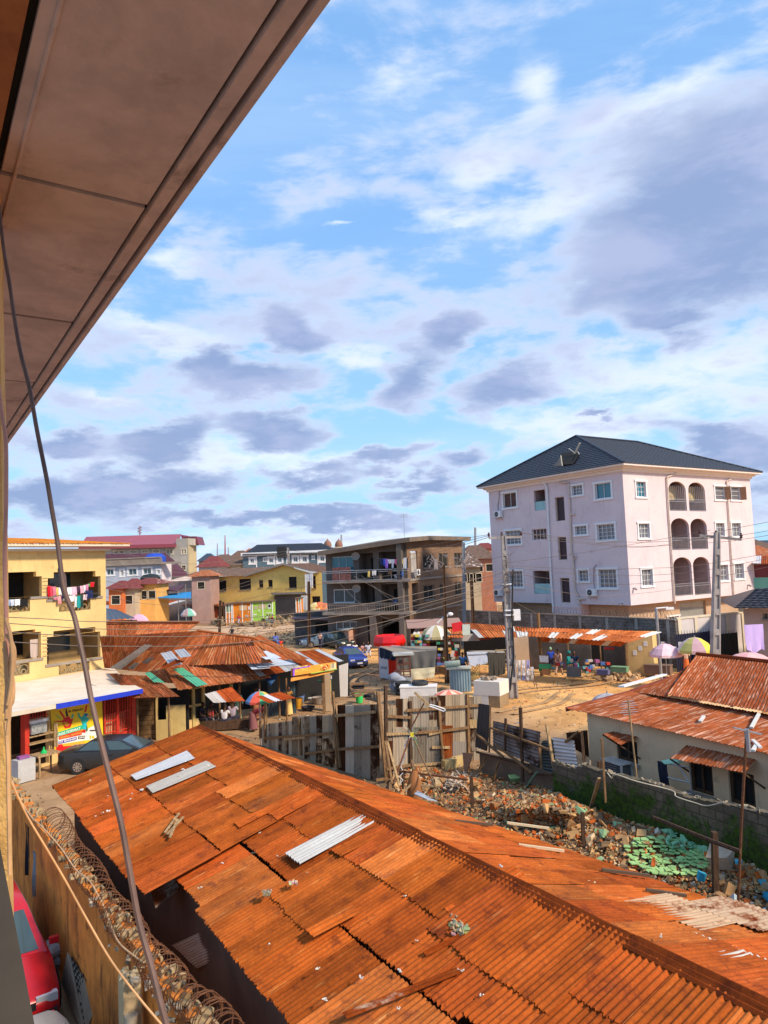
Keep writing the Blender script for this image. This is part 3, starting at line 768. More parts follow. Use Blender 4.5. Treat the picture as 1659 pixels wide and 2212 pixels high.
sl.prism(q,nn*.06);slo=sl.build('perforated_screen',M_STONE);tag(slo,'broken perforated concrete screen leaning at the foot of the compound wall','concrete screen')
hl=MB().c(.03,.025,.02)
nsg=nn if(CAM-q[0]).dot(nn)>0 else-nn
base_off=.062 if(CAM-q[0]).dot(nn)>0 else .004
for i in range(9):
 for j in range(11):
  p=bil([V(q[1]),V(q[0]),V(q[4]),V(q[3])],.1+i*.1,.06+j*.085)+nn*(base_off if nsg is nn else-.004)
  a=(q[0]-q[1]).normalized()*.035;b_=(q[3]-q[1]).normalized()*.06
  if(i+j)%9==4:continue
  for k_ in(0,-.072):hl.face([v+nn*k_ for v in(p,p+a,p+a+b_,p+b_)])
hl.build('perforations',M_DARK,slo)
def textmesh(s,bold=0.0):
 cu=bpy.data.curves.new('txt','FONT');cu.body=s;cu.size=1.0;cu.extrude=0.0;cu.offset=bold
 ob=bpy.data.objects.new('txt',cu);COL.objects.link(ob)
 dg=bpy.context.evaluated_depsgraph_get();me=bpy.data.meshes.new_from_object(ob.evaluated_get(dg))
 vs=[v.co.copy()for v in me.vertices];fs=[tuple(p.vertices)for p in me.polygons]
 bpy.data.objects.remove(ob);bpy.data.curves.remove(cu);bpy.data.meshes.remove(me)
 return vs,fs
def textfit(mb,fc,s,p0,p1,hh,d=.03,bold=0.015):
 """write s on facade fc from uv point p0 to p1 (baseline), letter height hh metres"""
 vs,fs=textmesh(s,bold)
 if not vs:return
 x0=min(v.x for v in vs);x1=max(v.x for v in vs);y0=0;y1=max(v.y for v in vs)
 e=V((p1[0]-p0[0],p1[1]-p0[1]));L=e.length;e.normalize();f=V((-e.y,e.x))
 P=[]
 for v in vs:
  a=(v.x-x0)/(x1-x0)*L;b_=(v.y-y0)/(y1-y0)*hh
  P.append(fc.p(p0[0]+e.x*a+f.x*b_,p0[1]+e.y*a+f.y*b_,d))
 mb.mesh(P,fs)
def recess(fc,root,r,depth,mat,name='recess',floor=True):
 u0,u1,z0,z1=r;m=MB();e=.004
 P=lambda u,z,d:fc.p(u,z,-d)
 u0-=e;u1+=e;z0-=e;z1+=e
 m.face([P(u0,z0,depth),P(u1,z0,depth),P(u1,z1,depth),P(u0,z1,depth)])
 m.face([P(u0,z0,.02),P(u0,z0,depth),P(u0,z1,depth),P(u0,z1,.02)]);m.face([P(u1,z0,depth),P(u1,z0,.02),P(u1,z1,.02),P(u1,z1,depth)])
 m.face([P(u0,z1,.02),P(u0,z1,depth),P(u1,z1,depth),P(u1,z1,.02)]);m.face([P(u0,z0,depth),P(u0,z0,.02),P(u1,z0,.02),P(u1,z0,depth)])
 return m.build(name,mat,root)
def railing(fc,root,u0,u1,z0,z1,d,mat,step=.18,name='railing',rails=2,w_=.03):
 m=MB();fc.box(m,u0,u1,z1-w_,z1,d-w_,d)
 if rails>1:fc.box(m,u0,u1,z1-.22,z1-.22+w_,d-w_,d)
 fc.box(m,u0,u1,z0+.05,z0+.05+w_,d-w_,d)
 k=int((u1-u0)/step)
 for i in range(k+1):
  x=u0+(u1-u0)*i/max(k,1);fc.box(m,x-.01,x+.01,z0,z1-w_,d-w_*.8,d-w_*.2)
 return m.build(name,mat,root)
def acunit(p,n,label,sc=1.0,root=None):
 """outdoor unit on a wall; n points away from the wall"""
 u=V((-n.y,n.x,0));r=thing('air_conditioner',label,'air conditioner',p)
 m=MB();m.box(p-u*.42*sc+n*.06,u*.84*sc,n*.3*sc,V((0,0,.58*sc)));m.build('casing',M_WHITE,r)
 c=p-u*.1*sc+n*(.065+.3*sc)+V((0,0,.29*sc))
 m=MB();m.cyl(c,c+n*.012,.23*sc,n=20);f=m.build('fan_guard',plain('fan_dark',(.05,.05,.055),.6),r)
 m=MB()
 for i in range(6):
  a=i*pi/3;m.beam(c+n*.018,c+n*.018+(u*cos(a)+ZB*sin(a))*.22*sc,.015,.006)
 m.cyl(c+n*.014,c+n*.03,.05*sc,n=10);m.build('guard_rings',M_STEEL,f)
 m=MB();
 for s in(-1,1):m.beam(p+u*s*.3*sc,p+u*s*.3*sc+n*.4*sc,.03);m.beam(p+u*s*.3*sc+ZB*-.25,p+u*s*.3*sc+n*.36*sc,.02)
 m.build('bracket',M_RUSTY,r)
 return r
def tiles(mb,q,rows,lift=.05):
 q=[V(p)for p in q]
 for r in range(rows):
  t0,t1=r/rows,(r+1)/rows
  a,b_,c,d=bil(q,0,t0),bil(q,1,t0),bil(q,1,t1),bil(q,0,t1)
  up=V((0,0,lift));n=max(1,int((a-b_).length/.5))
  for i in range(n):
   s0,s1=i/n,(i+1)/n;mid=(s0+s1)/2
   P=lambda s,z:a.lerp(b_,s)+V((0,0,z));Q=lambda s:d.lerp(c,s)
   mb.face([P(s0,lift),P(mid,lift*1.5),Q(mid),Q(s0)]);mb.face([P(mid,lift*1.5),P(s1,lift),Q(s1),Q(mid)])
   mb.face([P(s0,-.01),P(mid,-.01),P(mid,lift*1.5),P(s0,lift)]);mb.face([P(mid,-.01),P(s1,-.01),P(s1,lift),P(mid,lift*1.5)])
def person_stub(*a):pass
Cn=AT((1363,1308),56);C0_=V((Cn.x,Cn.y,0))
dL,dR=V((-.56,.828,0)),V((.826,.563,0));dL.normalize();dR=V((dL.y,-dL.x,0))
FL=Fac(C0_+dL*15.4,C0_);FR=Fac(C0_,C0_+dR*18.2)
zo=AT((1364,1308),C0_.y).z;ze=AT((1347,1013),C0_.y).z+.25
LB=thing('apartment_block','four storey pale lilac apartment block with a dark hipped tile roof','building',C0_)
M_LIL=wall('lilac_plaster',(.72,.60,.61),(.64,.53,.56),stain=(.28,.19,.17),sa=.32,scale=.35,streak=.6,bs=.08)
M_LTAN=wall('tan_plaster',(.50,.36,.25),(.42,.30,.21),stain=(.1,.07,.05),sa=.25)
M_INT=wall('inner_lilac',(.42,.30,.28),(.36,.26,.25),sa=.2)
LW=[(130,462,212,552),(705,400,803,495),(145,697,240,782),(718,657,826,755),(163,950,252,1050),(728,940,838,1054)]
LS=[(560,415,625,475),(580,668,652,722),(600,945,662,1014)]
LN=[(310,686,400,755)]
LK=[(455,487,512,637),(472,737,525,880),(487,993,545,1148)]
LO=[(322,443,392,570),(318,948,420,1092)]
RW=[(955,335,1005,415),(968,558,1025,635),(984,802,1042,890),(1375,360,1430,430),(1460,362,1512,432),(1380,555,1425,625),(1465,555,1512,625),(1392,778,1445,862),(1480,772,1528,852)]
RA=[(1130,333,1222,490),(1235,338,1324,492),(1143,529,1240,698),(1247,531,1335,695),(1157,737,1254,943),(1262,735,1350,937)]
hl_=[FL.R('T',*r)for r in LW+LS+LN+LK+LO];hr_=[FR.R('C',*r)for r in RW+RA]
m=MB();wallh(m,FL,0,FL.L,zo,ze,hl_,.2)
arch=MB()
for r in[FR.R('C',*r)for r in RA]:
 u0,u1,z0,z1=r;rise=.75;k=10;cx_=(u0+u1)/2;hw=(u1-u0)/2
 for sgn in(-1,1):
  pl=[(cx_+sgn*hw,z1-rise),(cx_+sgn*hw,z1)]
  cur=[(cx_+sgn*hw*cos(a*pi/2/k),z1-rise+rise*sin(a*pi/2/k)**.9)for a in range(k+1)]
  pts=[pl[1]]+cur[::-1]
  m.face([FR.p(u,z,0)for u,z in pts]);
  for(ua,za),(ub,zb)in zip(cur,cur[1:]):m.face([FR.p(ua,za,0),FR.p(ub,zb,0),FR.p(ub,zb,-.2),FR.p(ua,za,-.2)])
wallh(m,FR,0,FR.L,zo,ze,hr_,.2)
bk=[FL.p(0,zo),FR.p(FR.L,zo),FR.p(FR.L,zo)+dL*15.4]
m.face([bk[1],bk[2],bk[2]+V((0,0,ze-zo)),bk[1]+V((0,0,ze-zo))]);m.face([bk[0],bk[2],bk[2]+V((0,0,ze-zo)),bk[0]+V((0,0,ze-zo))])
m.face([FL.p(0,zo),C0_+V((0,0,zo)),bk[1],bk[2]])
sb=FL.R('T',430,900,606,1230);FL.box(m,sb[0],sb[1],0,zo-.003,-1.2,-.002)
m.build('wall',M_LIL,LB)
m=MB();gl,gr=FL.off(-1.0),FR.off(-1.0)
sh=gr.R('P',557,1165,885,1345);gw=gr.R('P',410,1350,545,1400);gw2=gr.R('P',1025,1285,1080,1330)
wallh(m,gl,0,gl.L-1.0,0,zo-.004,[],.2);wallh(m,gr,1.0,gr.L-1.5,0,zo-.004,[sh,gw],.25);m.build('lower_wall',M_LTAN,LB)
m=MB()
for i in range(14):z=sh[2]+(sh[3]-sh[2])*i/14;gr.box(m,sh[0],sh[1],z,z+(sh[3]-sh[2])/14-.02,-.3,-.22)
m.build('roller_shutter',plain('shutter_grey',(.30,.30,.28),.5),LB)
window(gr,LB,gw,M_WHITE,M_GLASS,4,1,M_WHITE,.12,.05)
M_LGL=glass('lilac_glass',(.10,.10,.11),.2)
for i,r in enumerate(LW):
 window(FL,LB,FL.R('T',*r),M_WHITE,[M_CURT,M_TEAL][i%2]if i<2 else M_LGL,2 if i<2 else 4,1 if i<2 else 4,M_WHITE,.17,.045,grill=None)
for r in LS:window(FL,LB,FL.R('T',*r),M_WHITE,M_LGL,3,3,M_WHITE,.15,.04)
for r in LN:window(FL,LB,FL.R('T',*r),M_WHITE,M_CURT,4,2,None,.15,.04,sill=False)
for r in LK:
 q=FL.R('T',*r);m=MB();g=plain('slot_dark',(.045,.022,.03),.5)
 FL.box(m,q[0],q[1],q[2],q[3],-.3,-.22);so_=m.build('stair_opening',g,LB)
 m=MB();frame(m,FL,(q[0],q[1],q[2],q[3]),.05,-.215,-.16);m.build('frame',M_LTAN,so_)
M_FROST=plain('frosted_glass',(.28,.50,.52),.3,0,.15,2)
for r in LO:
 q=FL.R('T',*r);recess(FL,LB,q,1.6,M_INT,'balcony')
 m=MB();hz_=q[2]+(q[3]-q[2])*.44;FL.box(m,q[0]+.02,q[1]-.02,q[2]+.02,hz_,-.12,-.08);m.build('glass_parapet',M_FROST,LB)
 m=MB();FL.box(m,q[0]+.3,q[0]+.95,q[2]+.05,q[3]-.5,-1.58,-1.55);m.build('door',M_CURT,LB)
for i,r in enumerate(RW):
 nx,nz=(3,3)
 if i in(3,4):nx,nz=1,3
 q=FR.R('C',*r);wo=window(FR,LB,q,M_WHITE,M_LGL if i!=0 else M_TEAL,nx,nz,M_WHITE,.15,.045)
 if i in(3,4):
  m=MB();hx=q[1]-.02;m.box(FR.p(hx,q[2],.0),(FR.u*.12+FR.n*.45),FR.n*.04,V((0,0,q[3]-q[2])));m.build('open_shutter',plain('brown_shutter',(.42,.22,.12),.5),wo)
for i,r in enumerate(RA):
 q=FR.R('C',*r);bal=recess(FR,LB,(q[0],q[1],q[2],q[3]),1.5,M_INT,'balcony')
 m=MB();FR.box(m,q[0]+.2,q[0]+.95,q[2]+.03,q[2]+2.1,-1.48,-1.45);m.build('door',M_DARK if i>1 else M_PWOOD,bal)
 railing(FR,LB,q[0]+.01,q[1]-.01,q[2],q[2]+1.0,-.03,M_ALU,.16)
 if i<2:
  m=MB();k=9
  for j in range(k):x=q[0]+(q[1]-q[0])*(j+.5)/k;FR.box(m,x-.012,x+.012,q[2]+1.0,q[3]-.35,-.06,-.04)
  m.build('burglar_bars',M_ALU,LB);m=MB();FR.box(m,q[0],q[1],q[2]+1.0,q[3]-.3,-.9,-.88);m.build('curtain',plain('curtain_cream',(.55,.42,.22),.9,0,.4,4),bal)
ov=.75;m=MB()
def loop(o,z):
 return[FL.p(-o,z,o),C0_+FL.n*o+FR.n*o+V((0,0,z)),FR.p(FR.L+o,z,o),FR.p(FR.L+o,z,0)+dL*(15.4+o),FL.p(-o,z,0)+dR*(18.2+o)]
def loop4(o,z):a=C0_;return[a+dL*(15.4+o)-dR*o+V((0,0,z)),a-dL*o-dR*o+V((0,0,z)),a+dR*(18.2+o)-dL*o+V((0,0,z)),a+dR*(18.2+o)+dL*(15.4+o)+V((0,0,z))]
prof=[(0.0,ze-.45),(.12,ze-.43),(.14,ze-.25),(.34,ze-.2),(.36,ze-.06),(ov,ze-.04),(ov,ze+.12)]
for(o0,z0),(o1,z1)in zip(prof,prof[1:]):
 a,b_=loop4(o0+.01,z0),loop4(o1+.01,z1)
 for i in range(4):m.face([a[i],a[(i+1)%4],b_[(i+1)%4],b_[i]])
m.build('cornice',M_WHITE if False else plain('cornice_cream',(.78,.68,.62),.6,0,.08),LB)
s1,s2=3.9,12.6;mid=C0_+dL*7.7
pk1=AT((1265,942),(mid+dR*s1).y);pk2=AT((1393,954),(mid+dR*s2).y)
pk1=V(((mid+dR*s1).x,(mid+dR*s1).y,pk1.z));pk2=V(((mid+dR*s2).x,(mid+dR*s2).y,pk1.z))
e4=loop4(ov+.06,ze+.1);m=MB()
tiles(m,(e4[0],e4[1],pk1,pk1),20,.055);tiles(m,(e4[1],e4[2],pk2,pk1),20,.055);tiles(m,(e4[2],e4[3],pk2,pk2),20,.055);tiles(m,(e4[3],e4[0],pk1,pk2),20,.055)
M_TILE=plain('charcoal_tile',(.030,.034,.048),.42,0,.35,9,.5,.3)
rf=m.build('roof',M_TILE,LB)
m=MB()
for a,b_ in((e4[1],pk1),(e4[0],pk1),(pk1,pk2),(e4[2],pk2)):m.tube([a+ZB*.06,b_+ZB*.08],.09,6)
m.build('hip_cap',M_TILE,rf)
nS=(pk1-e4[0]).cross(e4[1]-e4[0]).normalized();nS=nS if nS.z>0 else-nS
def onS(r,x,y,k=.12):return onplane(w(r,x,y),nS,e4[1]+nS*k)
m=MB();m.face([onS('T',500,210),onS('T',545,205),onS('T',600,215),onS('T',590,245),onS('T',565,280),onS('T',500,285),onS('T',485,240)])
m.build('roof_hole',M_DARK,rf)
def debris(name,pts,th,mat,label=None):
 m=MB().c(.7,.66,.58);m.prism(pts,nS*th);o=m.build(name,mat,rf);return o
debris('lifted_panel',[onS('T',442,298,.15),onS('T',498,292,.15),onS('T',492,232,.7)],.03,M_CONC)
m=MB();m.beam(onS('T',497,292,.2),onS('T',488,228,.9),.12,.06);m.beam(onS('T',575,218,.2),onS('T',608,150,.9),.16,.06);m.beam(onS('T',580,215,.2),onS('T',538,184,.5),.05);m.beam(onS('T',595,205,.2),onS('T',605,220,.4),.05)
m.build('broken_rafter',plain('pale_batten',(.55,.5,.42),.7),rf)
def pipe(fc,r,pts,rad,mat,name='drain_pipe',d=.12):
 P=[]
 for x,y in pts:u,z=fc.uv(w(r,x,y));P.append(fc.p(u,z,d))
 m=MB();m.tube(P,rad,8);return m.build(name,mat,LB,True)
M_PCR=plain('pipe_cream',(.62,.50,.42),.5)
pipe(FL,'T',[(376,385),(400,410),(408,430),(420,700),(432,950),(448,1210)],.08,M_WHITE)
pipe(FL,'T',[(486,399),(540,397),(546,410),(552,585),(562,840),(572,870),(584,1065),(608,1118),(612,1165)],.07,M_PCR)
pipe(FL,'T',[(549,596),(580,596)],.07,M_PCR);pipe(FL,'T',[(566,850),(590,855),(578,880)],.05,M_PCR);pipe(FL,'T',[(600,1124),(645,1124)],.08,M_PCR)
pipe(FR,'C',[(1112,312),(1122,500),(1138,720),(1155,985)],.07,M_PCR);pipe(FR,'C',[(1160,285),(1150,295),(1112,312)],.07,M_PCR);pipe(FR,'C',[(1455,320),(1432,332),(1448,600),(1470,942)],.07,M_PCR)
for(x,y),lb in(((110,615),'air conditioner on the lilac wall below the top left window'),((108,1103),'air conditioner on the lilac wall behind the concrete utility pole'),((695,1106),'air conditioner on the lilac wall below the lowest large window')):
 u,z=FL.uv(w('T',x,y));acunit(FL.p(u,z,0),FL.n,lb,1.05)
for P_ in([(107,450),(105,500),(98,540),(100,575)],[(715,908),(698,930),(696,1000),(702,1065)]):
 pipe(FL,'T',P_,.03,plain('hose_grey',(.3,.26,.26),.6),'coolant_hose',.06)
for(x,y,f,r)in((940,903,FR,'C'),(1550,886,FR,'C'),(880,985,FL,'C')):
 u,z=f.uv(w(r,x,y));p=f.p(u,z,.05);m=MB();m.beam(p-V((.15,0,0)),p+V((.15,0,.05)),.05);m.cyl(p,p+f.n*.25+V((0,0,-.1)),.06,.09);m.build('flood_lamp',M_STEEL,LB)
wc=AT((1458,1338),50);wc0=V((wc.x,wc.y,0));BWF=Fac(wc0+dL*23,wc0);bz=wc.z
bw=thing('block_wall','long grey unplastered block wall with piers behind the tin roofed stalls','wall',wc0)
M_BLK=None
def blockmat(name,c1,c2,mortar):
 m,N,b=newmat(name);uv=N.node('ShaderNodeUVMap',uv_map='uv').outputs[0]
 br=N.node('ShaderNodeTexBrick');N.put(br.inputs['Vector'],uv);N.put(br.inputs['Color1'],c1);N.put(br.inputs['Color2'],c2);N.put(br.inputs['Mortar'],mortar)
 N.put(br.inputs['Scale'],1.0);N.put(br.inputs['Brick Width'],.45);N.put(br.inputs['Row Height'],.225);N.put(br.inputs['Mortar Size'],.014);N.put(br.inputs['Bias'],.0)
 n1=N.noise(objco(N),1.1,6,.7);n2=N.noise(objco(N),12,3,.7)
 c=N.mix(N.ss(n1,.42,.68),br.outputs[0],N.mix(1.0,br.outputs[0],(.5,.46,.42),'MULTIPLY'));c=N.mix(N.mapr(n2,.3,.7,0,.4),c,N.mix(1.0,c,(.5,.5,.5),'MULTIPLY'))
 setb(N,b,c,.95,0,.1);bump(N,b,N.math('SUBTRACT',n2,br.outputs['Fac']),.5,.02);MATS[name]=m;return m
M_BLK=blockmat('grey_blocks',(.20,.17,.15),(.27,.23,.20),(.12,.10,.09))
m=MB();BWF.box(m,0,BWF.L,0,bz-.08,-.22,0);m.build('blockwork',M_BLK,bw)
m=MB();BWF.box(m,0,BWF.L,bz-.077,bz,-.26,.04);m.build('coping',M_CONC,bw)
for i in range(9):
 m=MB();u=1.5+i*2.6;BWF.box(m,u,u+.24,0,bz-.09,-.23,.012);m.build('pier',wall('pier_c',(.42,.37,.32),(.3,.27,.24)),bw)
rz2=thing('razor_wire','thin razor wire coils along the top of the grey block wall','razor wire',wc0+V((0,0,bz)))
m=MB();pts=[];n_=60*12
for i in range(n_+1):
 a=2*pi*60*i/n_;c=BWF.p(5+17.7*i/n_,bz+.28,-.1);pts.append(c+BWF.n*cos(a)*.26+ZB*sin(a)*.28)
m.tube(pts,.013,3,False);m.build('wire_coil',M_RUSTY,rz2)
ww=thing('white_wall','cream panelled compound wall with piers beside the black gate','wall',wc0)
e_=AT((1606,1322),50+3);WWF=Fac(wc0+dR*.24,V((e_.x,e_.y,0)))
zw0=bz+.1
M_CRM=wall('cream_plaster',(.72,.62,.46),(.62,.52,.40),stain=(.1,.08,.05),sa=.2)
m=MB();WWF.box(m,0,WWF.L,0,zw0-.12,-.2,0);m.build('wall_body',wall('white_wash',(.66,.60,.58),(.58,.52,.50),sa=.2),ww)
m=MB();WWF.box(m,-.05,WWF.L,zw0-.117,zw0,-.24,.05);m.build('coping',M_CRM,ww)
for i in range(5):
 m=MB();u=i*(WWF.L-.3)/4;WWF.box(m,u,u+.3,0,zw0-.12,-.22,.07);m.build('pier',M_CRM,ww)
m=MB();WWF.box(m,WWF.L-.02,WWF.L+.5,0,zw0+.25,-.4,.2);m.build('end_pier',M_CRM,ww)
for(px,lab,r)in(((500,1555,940,1700),'dark blue sheet gate with spiked rail behind the umbrellas','P'),((1030,1560,1290,1840),'black corrugated gate right of the leaning concrete pole','P')):
 GF=WWF.off(1.2)if 'blue' in lab else WWF.off(1.6)
 q=GF.R(r,*px);q=(q[0],q[1],0,q[3])
 g=thing('metal_gate',lab,'gate',GF.p((q[0]+q[1])/2,0));gm=plain('gate_navy',(.02,.022,.05),.5)if 'blue' in lab else plain('gate_black',(.018,.022,.022),.5)
 m=MB();k=int((q[1]-q[0])/.16)
 for i in range(k):x=q[0]+(q[1]-q[0])*i/k;GF.box(m,x,x+.1,q[2],q[3],-.03,.02);GF.box(m,x+.1,x+.16,q[2],q[3],-.03,-.01)
 m.build('leaf',gm,g);m=MB();k=int((q[1]-q[0])/.25)
 for i in range(k):x=q[0]+(q[1]-q[0])*(i+.5)/k;m.cyl(GF.p(x,q[3]),GF.p(x,q[3]+.25),.02,.004,4)
 m.build('spikes',gm,g)
HR=thing('tin_roof_house','beige single storey house under a rusty corrugated hipped roof at right','house',(9,22,0))
h0,h1=G((1225,1531),2.7),G((1659,1629),2.7);hd_=(h1-h0).normalized();hn=V((-hd_.y,hd_.x,0));hn=hn if hn.y>0 else-hn
h1e=h0+hd_*((h1-h0).length+6)
hp=G((1365,1494),2.95);hp2=hp+hd_*((h1e-hp).dot(hd_))
hp2.z=hp.z
def hrust(k,r):
 x=random.choice([.8,.9,1,.7,.85]);
 if rnd()<.3:return(.62,.5,.42,.66)
 return(x,x*.9,x*.9,.95)
S_BR=sheetmat('rust_brown',(.44,.12,.035),(.18,.045,.02),(.72,.48,.34),.9)
m=MB();nH=(hp-h0).cross(h1e-h0);nH=nH.normalized();nH=nH if nH.z>0 else-nH
roofq(m,(h0,h1e,hp2+hn*.25,hp),24,1,.1,.014,hrust,.03,.1,.012,4,3,.01,n=nH);m.build('roof_slope',S_BR,HR,50)
m=MB();u0=G((1441,1501),3.12);u1=G((1659,1541),3.12);u1=u0+hd_*((u1-u0).length+8);v0=G((1505,1415),3.9);v1=v0+hd_*(u1-u0).length
u1.z=3.12;v1.z=3.9
roofq(m,(u0,u1,v1,v0),13,1,.1,.014,lambda k,r:(.75+.35*(k==0),.62+.3*(k==0),.62+.2*(k==0),.97),.03,.1,.012,4,3,.01);m.build('upper_roof_slope',S_BR,HR,50)
m=MB();l0=G((1365,1490),2.98);l1=G((1502,1440),3.5)
q=[hp+ZB*.02,u0+V((0,0,-.05))+hd_*.3,v0+V((0,0,-.1)),G((1480,1458),3.3)]
corr(m.c(.6,.5,.5,.97),(hp+ZB*.01,u0+V((0,0,-.06)),v0-hd_*.1+V((0,0,-.1)),G((1478,1455),3.35)),wave=.1,amp=.012);m.build('side_slope',S_BR,HR,50)
m=MB();m.beam(h0+V((-.04,0,-.02)),hp+V((-.04,0,-.02)),.05,.14);m.beam(hp+V((-.04,0,0)),G((1478,1455),3.35),.05,.14);m.build('verge_board',plain('red_verge',(.28,.07,.05),.7,0,.4),HR)
m=MB().c(.45,.2,.12,.9);
m.tube([v0+ZB*.04,v1+ZB*.04],.08,6);m.build('ridge_cap',S_BR,HR)
cw_=G((1268,1541),2.62);HW=Fac(V((cw_.x,cw_.y,0)),V((cw_.x,cw_.y,0))+hd_*13)
WN=[HW.R('F',672,520,806,660),HW.R('F',1150,672,1298,868),HW.R('F',1405,730,1572,948)]
M_BEI=wall('beige_render',(.80,.56,.34),(.68,.48,.30),stain=(.12,.09,.07),sa=.3,scale=.7)
m=MB();wallh(m,HW,0,HW.L,0,2.72,WN,.2);m.face([HW.p(0,0),HW.p(0,0)+hn*9,HW.p(0,2.72)+hn*9,HW.p(0,2.72)]);m.build('wall',M_BEI,HR)
for q in WN:
 wo=window(HW,HR,q,M_DWOOD,M_DARK,2,1,None,.1,.09,.1,sill=M_CONC)
 m=MB();k=10
 for i in range(k):z=q[2]+.1+(q[3]-q[2]-.2)*i/k;HW.box(m,q[0]+.09,q[1]-.09,z,z+.06,-.17,-.14)
 m.build('louvres',plain('louvre_dark',(.06,.05,.045),.4),wo)
for px in([(580,482),(648,466),(812,503),(744,550),(700,558)],[(1020,640),(1130,555),(1590,652),(1505,738)]):
 P=[w('F',*p)for p in px]
 if len(P)==5:lo=(P[0],P[4]);hi=(P[1],P[2])
 else:lo=(P[0],P[3]);hi=(P[1],P[2])
 a,b_=[HW.uv(p)for p in hi];top_=[HW.p(a[0],a[1],.02),HW.p(b_[0],b_[1],.02)]
 fo=HW.off(.75);c,d_=[fo.uv(p)for p in lo];low_=[fo.p(c[0],c[1]),fo.p(d_[0],d_[1])]
 m=MB();roofq(m,(low_[0],low_[1],top_[1],top_[0]),max(2,int((low_[1]-low_[0]).length/.6)),1,.1,.012,hrust,.02,.1,.01,4,2,.015)
 m.build('window_awning',S_BR,HR,50)
 for p in low_:m=MB();m.beam(p+ZB*-.02,HW.p((p-HW.o).dot(HW.u),p.z-.5),.04);m.build('awning_strut',M_DWOOD,HR)
q=HW.R('F',640,655,780,770)
ac=thing('window_air_conditioner','old window air conditioner in a pale metal cage on the beige house wall','air conditioner',HW.p((q[0]+q[1])/2,q[2],.3))
m=MB();HW.box(m,q[0]+.06,q[1]-.06,q[2]+.05,q[3]-.05,.02,.42);m.build('casing',plain('ac_dark',(.12,.11,.11),.6),ac)
m=MB()
for a in(q[0],q[1]-.05):
 for d_ in(.02,.45):HW.box(m,a,a+.05,q[2]-.1,q[3],d_,d_+.05)
HW.box(m,q[0],q[1],q[3],q[3]+.04,0,.5);HW.box(m,q[0],q[1],q[2]-.03,q[2]+.02,.45,.5)
m.build('cage',plain('cage_white',(.66,.60,.54),.6,0,.3),ac)
m=MB()
for i in range(7):z=q[2]+.1+i*.07;HW.box(m,q[0]+.1,q[1]-.3,z,z+.02,.42,.435)
m.build('grille',M_STEEL,ac)
dr_=thing('drying_rack','metal drying rack leaning out from the beige house wall with a green rag','drying rack',HW.p(HW.uv(w('F',1060,780))[0],0,.3))
m=MB();P=lambda x,y,d:(lambda f:f.p(*f.uv(w('F',x,y))))(HW.off(d))
for a,b_ in(((985,672),(1145,700)),((1145,690),(1165,905)),((1005,765),(1150,800)),((1080,700),(1140,790)),((1070,855),(1165,875))):m.tube([P(*a,.5),P(*b_,.5)],.018,5)
m.build('frame',M_STEEL,dr_)
m=MB().c(.35,.6,.45);m.prism([P(960,660,.45),P(1060,640,.35),P(1100,670,.5),P(985,680,.55)],V((0,0,.02)));m.build('green_rag',M_CLOTH,dr_)
q_=HW.off(.45);u,z=q_.uv(w('F',968,665));p=q_.p(u,z)
def hangw(p,dirv,wid,hgt,col,label,name='hanging_cloth',cat='cloth',group=None,parent=None,mat=None,wavy=1.0):
 m=MB().c(col);n_=6;nn=V((-dirv.y,dirv.x,0));ph=ru(0,6);vs=[]
 for j in range(4):
  for i in range(n_+1):
   s=i/n_-.5;t=j/3
   vs.append(p+dirv*(s*wid*(1-.12*t*rnd()))+nn*(.035*wavy*sin(s*13+t*2+ph)*(.5+t))+V((0,0,-t*hgt*(1+.07*sin(s*8+ph)))))
 fs=[(j*(n_+1)+i,j*(n_+1)+i+1,(j+1)*(n_+1)+i+1,(j+1)*(n_+1)+i)for j in range(3)for i in range(n_)]
 m.mesh(vs,fs);m.mesh([v+nn*.015 for v in vs],fs)
 o=m.build(name,mat or M_CLOTH,parent,True)
 if parent is None:tag(o,label,cat,group)
 return o
hangw(p,HW.u,.32,.65,(.03,.03,.05),'dark striped towel hanging at the left end of the drying rack','hanging_towel','towel')
m=MB().c(.7,.68,.62)
for a,b_ in(((1405,250),(1422,300)),((1640,270),(1655,310)),((1215,400),(1240,365)),((1550,440),(1600,350)),((1560,520),(1610,570)),((1590,545),(1560,590))):
 s=MB().c(.72,.7,.64);A_,B_=onplane(w('F',*a),nH,h0+nH*.08),onplane(w('F',*b_),nH,h0+nH*.12);s.beam(A_,B_,.09,.05)
 tag(s.build('timber_piece',M_TINT),'short white painted timber piece lying on the brown tin roof of the beige house','timber','white timber pieces on the right house roof')
mwd=hd_;m0=G((1276,1747),.45);mz=G((1234,1658),1.0)
MW=Fac(V((m0.x,m0.y,0))-mwd*1.6,V((m0.x,m0.y,0))+mwd*16)
mossy,N,b=newmat('mossy_blocks');uv=N.node('ShaderNodeUVMap',uv_map='uv').outputs[0];co=objco(N)
br=N.node('ShaderNodeTexBrick');N.put(br.inputs['Vector'],uv);N.put(br.inputs['Color1'],(.12,.095,.07));N.put(br.inputs['Color2'],(.17,.14,.10));N.put(br.inputs['Mortar'],(.08,.07,.05));N.put(br.inputs['Scale'],1.0)
N.put(br.inputs['Brick Width'],.45);N.put(br.inputs['Row Height'],.225);N.put(br.inputs['Mortar Size'],.014)
n1=N.noise(co,.9,7,.7,.5);n2=N.noise(co,9,4,.7);sz=N.node('ShaderNodeSeparateXYZ');N.l.new(co,sz.inputs[0])
mk=N.ss(N.math('ADD',n1,N.math('MULTIPLY',N.math('SUBTRACT',1.5,sz.outputs[2]),.16)),.46,.62)
c=N.mix(mk,br.outputs[0],N.mix(N.ss(n2,.4,.65),(.05,.10,.012),(.03,.045,.015)));c=N.mix(N.mapr(n2,.4,.75,0,.5),c,(.03,.03,.02))
